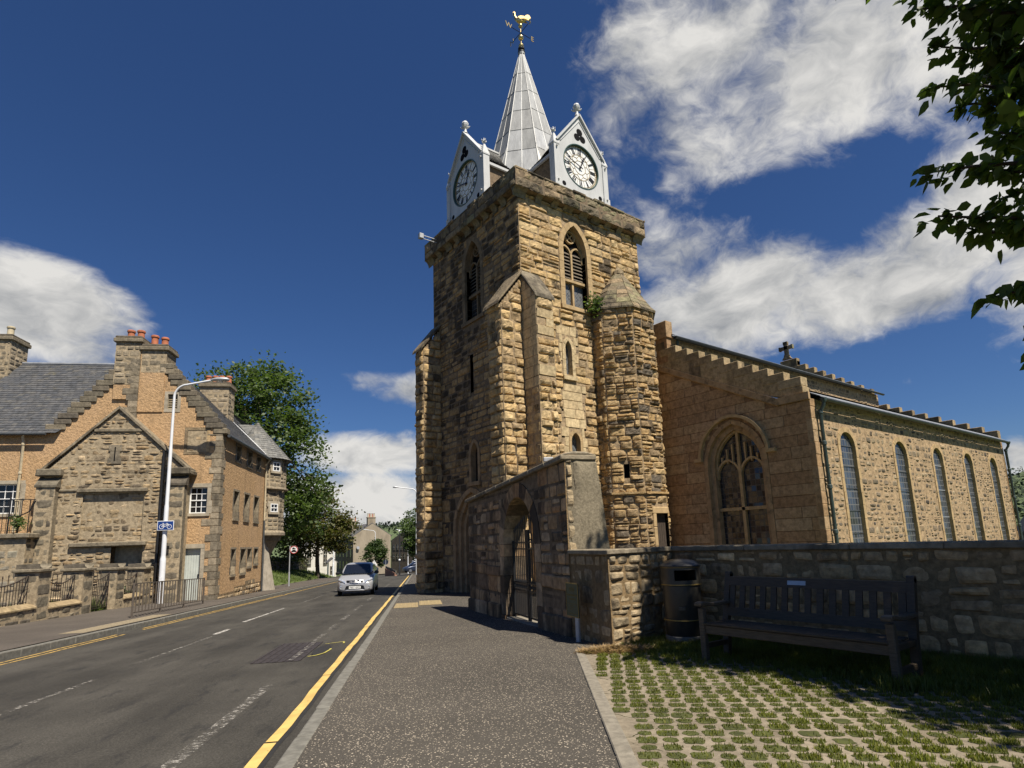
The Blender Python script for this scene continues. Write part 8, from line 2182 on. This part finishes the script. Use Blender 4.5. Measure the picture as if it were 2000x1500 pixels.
def build_trees():
    r0 = np.array([.8037, -.5951, 0])
    def ell(dx, dz, rx, rz, ry=None, dd=0):     # dx metres to the right, dd away
        o = r0 * dx + np.array([.595, .804, 0]) * dd; return (o[0], o[1], dz, rx, ry or rx, rz)
    p = at(520, 60); p[2] = -1.2
    tree('beech_tree', p, [ell(-1.6, 14.5, 5.2, 6.6), ell(2.6, 11.0, 3.2, 5.0), ell(-5.2, 15.5, 3.4, 5.0), ell(3.9, 7.0, 2.5, 3.6), ell(0.3, 6.5, 3.6, 3.5), ell(-.2, 18.0, 3.0, 3.0)], 5, .42, 'leaf_beech', 430, 62, .34, 3, 'large dark green beech tree towering behind the orange house', clump_r=1.25, group='trees along the street', limbs=50)
    p = at(622, 66); p[2] = -1.6
    tree('sycamore_tree', p, [ell(0, 6.0, 2.7, 3.2), ell(1.7, 4.6, 1.9, 2.3), ell(-2.3, 5.2, 2.4, 3.2)], 2.5, .22, 'leaf_sycamore', 190, 60, .30, 5, 'reddish green sycamore tree leaning over the pavement', clump_r=.9, group='trees along the street')
    p = at(733, 112)
    tree('street_tree', p, [ell(0, 3.9, 2.0, 2.3), ell(.3, 5.2, 1.2, 1.4)], 1.6, .1, 'leaf_round', 90, 55, .30, 7, 'small round street tree before the brown tenement gable', clump_r=.6, group='trees along the street')
    p = at(815, 74)
    tree('street_tree', p, [ell(0, 5.2, 1.9, 2.9), ell(.5, 3.6, 1.8, 1.6)], 2.0, .1, 'leaf_light', 120, 55, .26, 8, 'small light green street tree at the left edge of the tower', clump_r=.6, group='trees along the street')
    # hedge and grassy bank past the house
    mb = MB(); V = []; F = []
    ss = list(range(40, 82, 2)); tt = [-10.4, -10.8, -12, -13.5, -15.5, -18, -24, -40]; hh = [.12, .35, .9, 1.35, 1.7, 2.0, 2.2, 2.2]
    for s in ss:
        k = min(1, (s - 40) / 4) * (1 if s < 70 else max(.1, 1 - (s - 70) / 12))
        for t, h in zip(tt, hh): V.append(W(s, t, road_z(s) + .05 + h * (.25 + .75 * k) * .75 + .08 * math.sin(s * 1.3 + t)))
    n = len(tt)
    for i in range(len(ss) - 1):
        for j in range(n - 1): F.append((i * n + j, i * n + j + 1, (i + 1) * n + j + 1, (i + 1) * n + j))
    mb.add(V, F); o = mb.build('grass_bank', MAT['earth_grass'], origin=(0, 0, 0), smooth=True); tag(o, kind='structure')
    rs = np.random.RandomState(4); num = 9000
    s = rs.uniform(40, 74, num); t = -10.5 - rs.rand(num) ** 1.3 * 7; hz_ = np.interp(-t, [10.4, 10.8, 12, 13.5, 15.5, 18], [.12, .35, .9, 1.35, 1.7, 2.0]); k = np.clip((s - 40) / 4, 0, 1)
    z = np.where(s < 66, -SLOPE * s, -SLOPE * 66 - .042 * (s - 66)) + .02 + hz_ * (.25 + .75 * k) * .75
    x = U2[0] * s + U2[1] * t; y = U2[1] * s - U2[0] * t; b = np.stack([x, y, z], 1); ph = rs.rand(num) * 6.28; w = .02
    q = np.stack([np.cos(ph) * w, np.sin(ph) * w, 0 * ph], 1); tp = b + np.stack([rs.randn(num) * .06, rs.randn(num) * .06, .12 + .14 * rs.rand(num)], 1)
    tag(fast_mesh('bank_grass', np.stack([b - q, b + q, tp + q * .2, tp - q * .2], 1).reshape(-1, 3), np.arange(num * 4).reshape(-1, 4), MAT['grass_far']), 'long grass on the bank under the trees', 'grass', kind='stuff')
    T = thing('hedge', W(62, -14, road_z(62) + 1), 'clipped dark hedge on the grass bank under the trees', 'hedge')
    num = 9000; s = rs.uniform(48, 76, num); t = -13.6 - rs.rand(num) * 1.2; z = -SLOPE * s + .9 + rs.rand(num) ** .7 * 1.5
    P = np.stack([U2[0] * s + U2[1] * t, U2[1] * s - U2[0] * t, z], 1); V, F = leaf_quads(P, .2, rs); fast_mesh('foliage', V, F, MAT['leaf_hedge'], parent=T)
    mb = MB(); strip = [W(a, b_, road_z(a) + h) for h in (.6, 2.1) for a, b_ in ((48, -13.7), (76, -13.7), (76, -14.7), (48, -14.7))]; mb.hexa(strip); mb.build('branches', MAT['bark'], T)
    # little shrub rooted in the tower wall
    c = np.array([XT + 3.55, YT - .12, 10.62]); T = thing('wall_shrub', c, 'little green shrub rooted in the tower wall beside the stair turret', 'shrub')
    num = 420; u = rs.randn(num, 3) * np.array([.16, .14, .22]); P = c + np.array([.05, -.22, .34]) + u; V, F = leaf_quads(P, .13, rs, droop=-.3); fast_mesh('foliage', V, F, MAT['leaf_light'], parent=T)
    mb = MB()
    for i in range(14): mb.tube([c + np.array([.05, .1, 0]), c + np.array([.05, -.12, .15]) + rs.randn(3) * .05, P[i * 20]], [.012, .008, .003], 5)
    mb.build('stems', MAT['bark'], T)
    # shrubs in the yard
    for (s, t, zz, r, lab) in ((27.6, -12.1, .75, .34, 'green shrub growing in the yard beside the black drainpipe'), (27.35, -16.55, 2.95, .22, 'tuft of green weeds on the end of the stone landing')):
        c = W(s, t, road_z(s) + zz if zz < 2 else zz); T = thing('shrub', c - np.array([0, 0, .3]), lab, 'shrub')
        num = 380; P = c + rs.randn(num, 3) * r * np.array([.55, .55, .6]); V, F = leaf_quads(P, .13 if r > .3 else .09, rs); fast_mesh('foliage', V, F, MAT['leaf_light'], parent=T)
        mb = MB()
        for i in range(10): mb.tube([c - np.array([0, 0, .4 if zz > 2 else zz]), P[i * 20]], [.015, .004], 5)
        mb.build('stems', MAT['bark'], T)
    # ---- the tree overhanging from the right: its boughs reach into view and shade the bench
    rs = np.random.RandomState(21)
    base = np.array([10.4, -2.2, gz(10.4, -2.2)])
    T = thing('overhanging_tree', base, 'leafy tree reaching in from the right with broad dark hanging leaves', 'tree')
    dx, dy = SUNV.x / -SUNV.z, SUNV.y / -SUNV.z
    yk = [-4, 0.0, 1.0, 1.85, 2.48, 3.35, 4.25, 5.3, 5.9, 6.3, 7]; xk = [4.9, 5.0, 5.05, 5.25, 5.6, 6.05, 5.95, 5.85, 6.15, 6.85, 7.1]
    def shade_ok(P):
        g = -SLOPE * (U2[0] * P[:, 0] + U2[1] * P[:, 1]) + .15; h = P[:, 2] - g
        X = P[:, 0] + dx * h; Y = P[:, 1] + dy * h
        return (X > np.interp(Y, yk, xk) + .10 * np.sin(Y * 9) + .08 * np.sin(Y * 23)) & (Y < 9.5)
    def project(P):
        d = P - EYE; z = d @ FWD; return PCX + FPX * (d @ RGT) / z, PCY - FPX * (d @ UPV) / z, z
    # boughs traced by the photograph's sprays, each at its own real distance
    cc = np.array([8.6, -.9, 5.4])
    def pt(px, py, X): return onX(px, py, X)
    sprays = [[(2060, 30, 7.6), (1960, 25, 7.2), (1870, 12, 6.9), (1790, 18, 6.7)], [(2070, 100, 7.6), (1980, 90, 7.3), (1900, 95, 7.0), (1838, 92, 6.8)], [(2060, 190, 7.4), (1980, 175, 7.1), (1900, 165, 6.8), (1826, 170, 6.6)],
              [(2080, 240, 7.4), (1990, 215, 7.2), (1930, 200, 7.0), (1880, 205, 6.8)], [(2060, 290, 7.2), (1985, 262, 7.0), (1945, 258, 6.9)], [(2080, 300, 7.0), (1990, 318, 6.8), (1900, 325, 6.6), (1822, 336, 6.4)], [(2060, 330, 7.2), (1990, 335, 7.0), (1930, 330, 6.9)],
              [(2060, 372, 7.2), (2000, 372, 7.1), (1958, 388, 7.0)], [(2080, 420, 7.0), (1990, 425, 6.8), (1910, 425, 6.6), (1832, 422, 6.4)], [(2060, 440, 7.1), (1985, 448, 7.0), (1925, 455, 6.9), (1890, 445, 6.8)], [(2080, 545, 7.0), (2010, 560, 6.8), (1945, 582, 6.6)], [(2090, 70, 7.8), (2000, 60, 7.5), (1930, 55, 7.2)], [(2080, 20, 7.8), (1990, 12, 7.5), (1900, 35, 7.2)], [(2080, 130, 7.9), (1990, 115, 7.6), (1900, 112, 7.3)], [(2080, 160, 7.7), (1990, 150, 7.5), (1930, 150, 7.2)], [(2080, 215, 7.7), (1990, 230, 7.4), (1950, 235, 7.2)], [(2080, 45, 8.2), (1980, 40, 8.0), (1890, 60, 7.8)], [(2080, 255, 7.6), (2000, 255, 7.4), (1965, 285, 7.3)], [(2090, 130, 7.8), (2000, 130, 7.6), (1940, 130, 7.4)]]
    tw = MB(); LP = []; AX = []
    for sp in sprays:
        pts = [pt(*q) for q in sp]; tw.tube([cc + (pts[0] - cc) * .0, (cc + pts[0]) / 2 + np.array([0, 0, .3])] + pts, [.05, .035] + [.02 * (1 - i / len(pts)) + .004 for i in range(len(pts))], 6)
        for a, b in zip(pts[:-1], pts[1:]):
            L = np.linalg.norm(b - a); n = max(6, int(L * 95)); u = rs.rand(n)[:, None]; P = a + (b - a) * u + rs.randn(n, 3) * np.array([.07, .07, .05])
            LP.append(P); AX.append(np.tile(unit(b - a) * .6 + np.array([0, 0, -.55]), (n, 1)))
        tip = pts[-1]; n = 5; LP.append(tip + rs.randn(n, 3) * .03); AX.append(np.tile(unit(pts[-1] - pts[-2]) + np.array([0, 0, -.3]), (n, 1)))
    # the body of the crown, outside the picture to the right and above
    num = 36000; P = np.array([8.5, -1.0, 7.2]) + unit(rs.randn(num, 3)) * (rs.rand(num)[:, None] ** .4) * np.array([3.9, 4.6, 4.9])
    u_, v_, z_ = project(P)
    dens = np.interp(v_, [-100, 0, 60, 130, 200, 330, 480, 620], [1860, 1905, 1915, 1935, 1955, 1972, 1994, 2012]) + 14 * np.sin(v_ * .11)
    inview = (z_ > .2) & (u_ < 2012) & (u_ > -50) & (v_ > -12) & (v_ < 1550)
    ok = shade_ok(P) & (~inview | ((u_ > dens) & (v_ < 470) & (rs.rand(num) < .6))) & (np.linalg.norm(P[:, :2] - EYE[:2], axis=1) > 2.5)
    P2 = P[ok]; 
    # a second helping low over the bench, still out of view
    LPa = np.concatenate(LP); AXa = np.concatenate(AX)
    ks = shade_ok(LPa) | (rs.rand(len(LPa)) < .8)
    LPa = LPa[ks]; AXa = AXa[ks]
    V1, F1 = leaf_quads(LPa, .125, rs, near=True, axis=AXa); V2, F2 = leaf_quads(P2, .15, rs, near=True, droop=.3)
    print('overhang leaves', len(LPa), len(P2))
    fast_mesh('crown', np.concatenate([V1, V2]), np.concatenate([F1, F2 + len(V1)]), MAT['leaf_near'], parent=T)
    tw.build('limbs', MAT['bark'], T, smooth=50)
    mb = MB(); mb.tube([base + np.array([0, 0, -.4]), base + np.array([0, 0, .5]), base + np.array([-.3, .2, 2.2]), base + np.array([-1.0, .8, 3.8]), cc], [.34, .24, .19, .13, .06], 10)
    for k in range(9):
        a = 2 * math.pi * k / 9; e = np.array([8.3, -.8, 5.8]) + np.array([2.6 * math.cos(a), 3.0 * math.sin(a), 1.2 * math.sin(2 * a)]); q = base + np.array([-1.0, .8, 3.8]); 
        if (lambda u: u[0][0] < 2010 and u[2][0] > 0 and -10 < u[1][0] < 1500)(project(e[None])): continue
        mb.tube([q, (q + e) / 2 + np.array([0, 0, .3]), e], [.09, .05, .015], 6)
    mb.build('trunk', MAT['bark'], T, smooth=50)
build_trees()
# ================================================================= FAR BUILDINGS AND HILLS
def far_at(px, py, D):
    v = ray(px, py); return EYE + v * (D / np.hypot(v[0], v[1]))
def windows(par, fr, cols, rows, a0, a1, zs, w, h, mat='window_dark', trim='far_stone'):
    for z in zs:
        for i in range(cols):
            a = a0 + (a1 - a0) * (i + .5) / cols
            mb = MB(); mb.fbox(fr, a - w / 2 - .12, z - .14, -.05, a + w / 2 + .12, z + h + .14, .05); k = mb.build('window', MAT[trim], par)
            mb = MB(); mb.fbox(fr, a - w / 2, z, .0, a + w / 2, z + h, .06); mb.build('pane', MAT[mat], k)
            mb = MB(); mb.fbox(fr, a - w / 2, z + h * .48, .05, a + w / 2, z + h * .54, .075); mb.fbox(fr, a - .03, z, .05, a + .03, z + h, .07); mb.build('sash', MAT['far_white'], k)
def house_block(name, p0, p1, p2, zb, ze, zr, wallm, sidem, roofm, label, pots=(), gable=True, wins_front=None, wins_side=None, cat='house', group=None):
    """p0-p1 gable facing us, p0-p2 the long side going back"""
    p0, p1, p2 = [np.array(q[:2], float) for q in (p0, p1, p2)]; p3 = p1 + p2 - p0
    c = (p0 + p3) / 2; T = thing(name, (c[0], c[1], zb), label, cat, group)
    e3 = lambda p, z: np.array([p[0], p[1], z]); m0 = (p0 + p1) / 2; m1 = (p2 + p3) / 2
    mb = MB(); mb.add([e3(p0, zb), e3(p1, zb), e3(p1, ze), e3(m0, zr), e3(p0, ze)], [(0, 1, 2, 3, 4)]); mb.build('gable', MAT[wallm], T); mb = MB(); mb.add([e3(p3, zb), e3(p2, zb), e3(p2, ze), e3(m1, zr), e3(p3, ze)], [(0, 1, 2, 3, 4)]); mb.build('gable', MAT[wallm], T)
    mb = MB(); mb.quad(e3(p2, zb), e3(p0, zb), e3(p0, ze), e3(p2, ze)); mb.build('wall', MAT[sidem], T); mb = MB(); mb.quad(e3(p1, zb), e3(p3, zb), e3(p3, ze), e3(p1, ze)); mb.build('wall', MAT[sidem], T)
    mb = MB(); u = (p2 - p0) / np.linalg.norm(p2 - p0) * .1; l = (p1 - p0) / np.linalg.norm(p1 - p0)
    for s, (a, b) in ((1, (p0, p2)), (-1, (p1, p3))):
        o = -l * .35 * s; P = [e3(a + o + u, ze - .25), e3(b + o - u, ze - .25), e3(m1 - u, zr), e3(m0 + u, zr)]
        mb = MB(); mb.hexa([q + np.array([0, 0, .02]) for q in P] + [q + np.array([0, 0, .2]) for q in P]); mb.build('roof', MAT[roofm], T)
    for (t, off, w, h, n) in pots:
        q = m0 + (m1 - m0) * t + l * off; f = Frame((q[0], q[1], 0), l); zt = zr + h
        mb = MB(); mb.cbox(f, -w / 2, zr - 3.2, -.9, w / 2, zt, 0, .05); mb.cbox(f, -w / 2 - .1, zt, -1.0, w / 2 + .1, zt + .2, .1, .05); ch = mb.build('chimney', MAT[wallm], T)
        for i in range(n):
            mb = MB(); a = -w / 2 + w * (i + .5) / n; mb.lathe(f.p(a, zt + .2, -.45), [(.18, 0), (.15, .1), (.14, .75), (.18, .85)], 8); mb.build('chimney_pot', MAT['terracotta' if i % 2 else 'cream_pot'], ch)
    if wins_side: windows(T, Frame((p2[0], p2[1], 0), p0 - p2), *wins_side)
    if wins_front: windows(T, Frame((p0[0], p0[1], 0), p1 - p0), *wins_front)
    return T
def build_far():
    z = lambda py, px, D: far_at(px, py, D)[2]
    D = 140
    p0, p1, p2 = far_at(690, 1068, D), far_at(763, 1068, D + 3), far_at(655, 1068, D + 26)
    zb = -5.2; ze = z(1047, 690, D); zr = z(1022, 726, D)
    T = house_block('tenement', p0, p1, p2, zb, ze, zr, 'far_render', 'far_stone', 'far_slate', 'brown rendered tenement with a broad blank gable at the end of the street', pots=((.03, 0, 1.9, 1.35, 5), (.40, -2.8, 2.3, .9, 4), (.75, -2.4, 2.2, .8, 4)), wins_side=(5, 2, 1.2, 26, (-.9, -3.8), 1.3, 1.9), cat='tenement')
    f = Frame((p0[0], p0[1], 0), (p1 - p0)[:2]); mb = MB(); mb.tube([f.p(1.0, z(1070, 697, D), 0.1), f.p(1.0, z(1070, 697, D), .5)], .35, 12); mb.build('wall_lamp', MAT['galvanised'], T)
    D = 172
    p0, p1, p2 = far_at(764, 1068, D), far_at(812, 1068, D - 8), far_at(772, 1068, D + 30)
    house_block('terraced_house', p0, p1, p2, -7, z(1056, 770, D), z(1040, 785, D), 'far_stone', 'far_stone', 'far_slate', 'grey stone house with two rows of windows beyond the light green tree', wins_front=(4, 2, .6, 6.6, (z(1074, 770, D), z(1092, 770, D)), .8, 1.5))
    D = 128
    p0, p1, p2 = far_at(590, 1068, D), far_at(655, 1068, D + 6), far_at(560, 1068, D + 20)
    house_block('white_house', p0, p1, p2, -5.5, z(1078, 620, D), z(1058, 620, D), 'far_white', 'far_white', 'far_slate', 'white rendered house glimpsed through the trees', wins_front=(3, 2, .8, 7.2, (z(1090, 620, D), z(1106, 620, D)), .8, 1.3))
    # white stair-railed building by the car
    D = 98
    p0, p1, p2 = far_at(643, 1068, D), far_at(658, 1068, D + 1), far_at(640, 1068, D + 8)
    house_block('shop_building', p0, p1, p2, -4.6, z(1098, 650, D), z(1092, 650, D), 'far_white', 'far_white', 'far_slate', 'small pale shop front just left of the silver car', wins_front=(1, 1, .2, 1.1, (z(1120, 650, D),), .6, 1.0), cat='shop')
    # brick ramp wall at the bend
    a, b = far_at(752, 1112, 78), far_at(771, 1112, 74); f = Frame((a[0], a[1], 0), (b - a)[:2]); L = np.linalg.norm((b - a)[:2]); s, t = st(a[0], a[1])
    T = thing('brick_wall', (a[0], a[1], road_z(s)), 'low red brick ramp wall with a pale coping at the bend', 'wall')
    z0 = far_at(752, 1110, 78)[2]; z1 = far_at(771, 1119, 74)[2]
    mb = MB(); mb.prism(f, [(0, z0 - 2.5), (L, z0 - 2.5), (L, z1), (0, z0)], -.3, 0); mb.build('wall', MAT['far_brick'], T)
    mb = MB(); mb.bar(f.p(-.05, z0 + .06, -.15), f.p(L + .05, z1 + .06, -.15), .12, .42); mb.build('coping', MAT['kerb_stone'], T)
    a, b = far_at(771, 1112, 74), far_at(826, 1112, 78); f = Frame((a[0], a[1], 0), (b - a)[:2]); L = np.linalg.norm((b - a)[:2])
    T = thing('dark_wall', (a[0], a[1], road_z(70)), 'low dark hedge-topped wall below the parked cars', 'wall')
    z1 = far_at(800, 1122, 76)[2]
    mb = MB(); mb.fbox(f, 0, z1 - 3, -.3, L, z1, 0); mb.build('wall', MAT['mortar_dark'], T)
    # roof seen past the church's far corner
    D = 66
    p0, p1, p2 = far_at(1990, 1025, D), far_at(2120, 1025, D - 6), far_at(1972, 1025, D + 10)
    house_block('slate_roofed_house', p0, p1, p2, -1.6, z(1050, 2000, D), z(985, 2050, D), 'far_stone', 'far_stone', 'far_slate', 'grey slate roofed house beyond the far corner of the church')
    # the hill
    px = [-300, 0, 400, 600, 740, 800, 1000, 1300, 1600, 1900, 1960, 2000, 2060, 2200, 2600]; hz_ = [25, 28, 30, 36, 46, 48, 52, 56, 60, 70, 78, 92, 100, 90, 70]
    V = []; F = []; rows = [(700, -.12), (900, .1), (1150, .55), (1400, 1.0), (1700, .9), (2200, .5)]; cols = []
    for i in range(61):
        q = -300 + 2900 * i / 60; v = ray(q, 1060); v = v / np.hypot(v[0], v[1]); cols.append((v, np.interp(q, px, hz_) + 3 * math.sin(i * 1.7)))
    for D_, k in rows:
        for v, h in cols: V.append((v[0] * D_, v[1] * D_, -8 + (h + 8) * k if k > 0 else -10))
    n = len(cols)
    for r in range(len(rows) - 1):
        for i in range(n - 1): F.append((r * n + i, r * n + i + 1, (r + 1) * n + i + 1, (r + 1) * n + i))
    mb = MB(); mb.add(V, [f_[::-1] for f_ in F]); tag(mb.build('hill', MAT['hill_field'], origin=(0, 0, 0), smooth=True), kind='structure')
    rs = np.random.RandomState(2); num = 16000
    q = rs.uniform(-300, 2600, num); Dd = np.where(q > 1900, rs.uniform(900, 1420, num), 1400 - np.abs(rs.randn(num)) * 60); Dd = np.where(rs.rand(num) < .12, rs.uniform(950, 1250, num), Dd)
    hk = np.interp(Dd, [700, 900, 1150, 1400, 1700], [-.02, .1, .55, 1.0, .9]); hh = -8 + (np.interp(q, px, hz_) + 8) * hk
    d = np.outer((q - PCX) / FPX, RGT) - np.outer(np.full(num, (1060 - PCY) / FPX), UPV) + FWD; d = d / np.hypot(d[:, 0], d[:, 1])[:, None]
    P = np.stack([d[:, 0] * Dd, d[:, 1] * Dd, hh + rs.rand(num) * 9], 1); Vq, Fq = leaf_quads(P, 6.5, rs)
    tag(fast_mesh('hill_wood', Vq, Fq, MAT['hill_wood']), 'dark woodland along the top of the far green hill', 'wood', kind='stuff')
build_far()
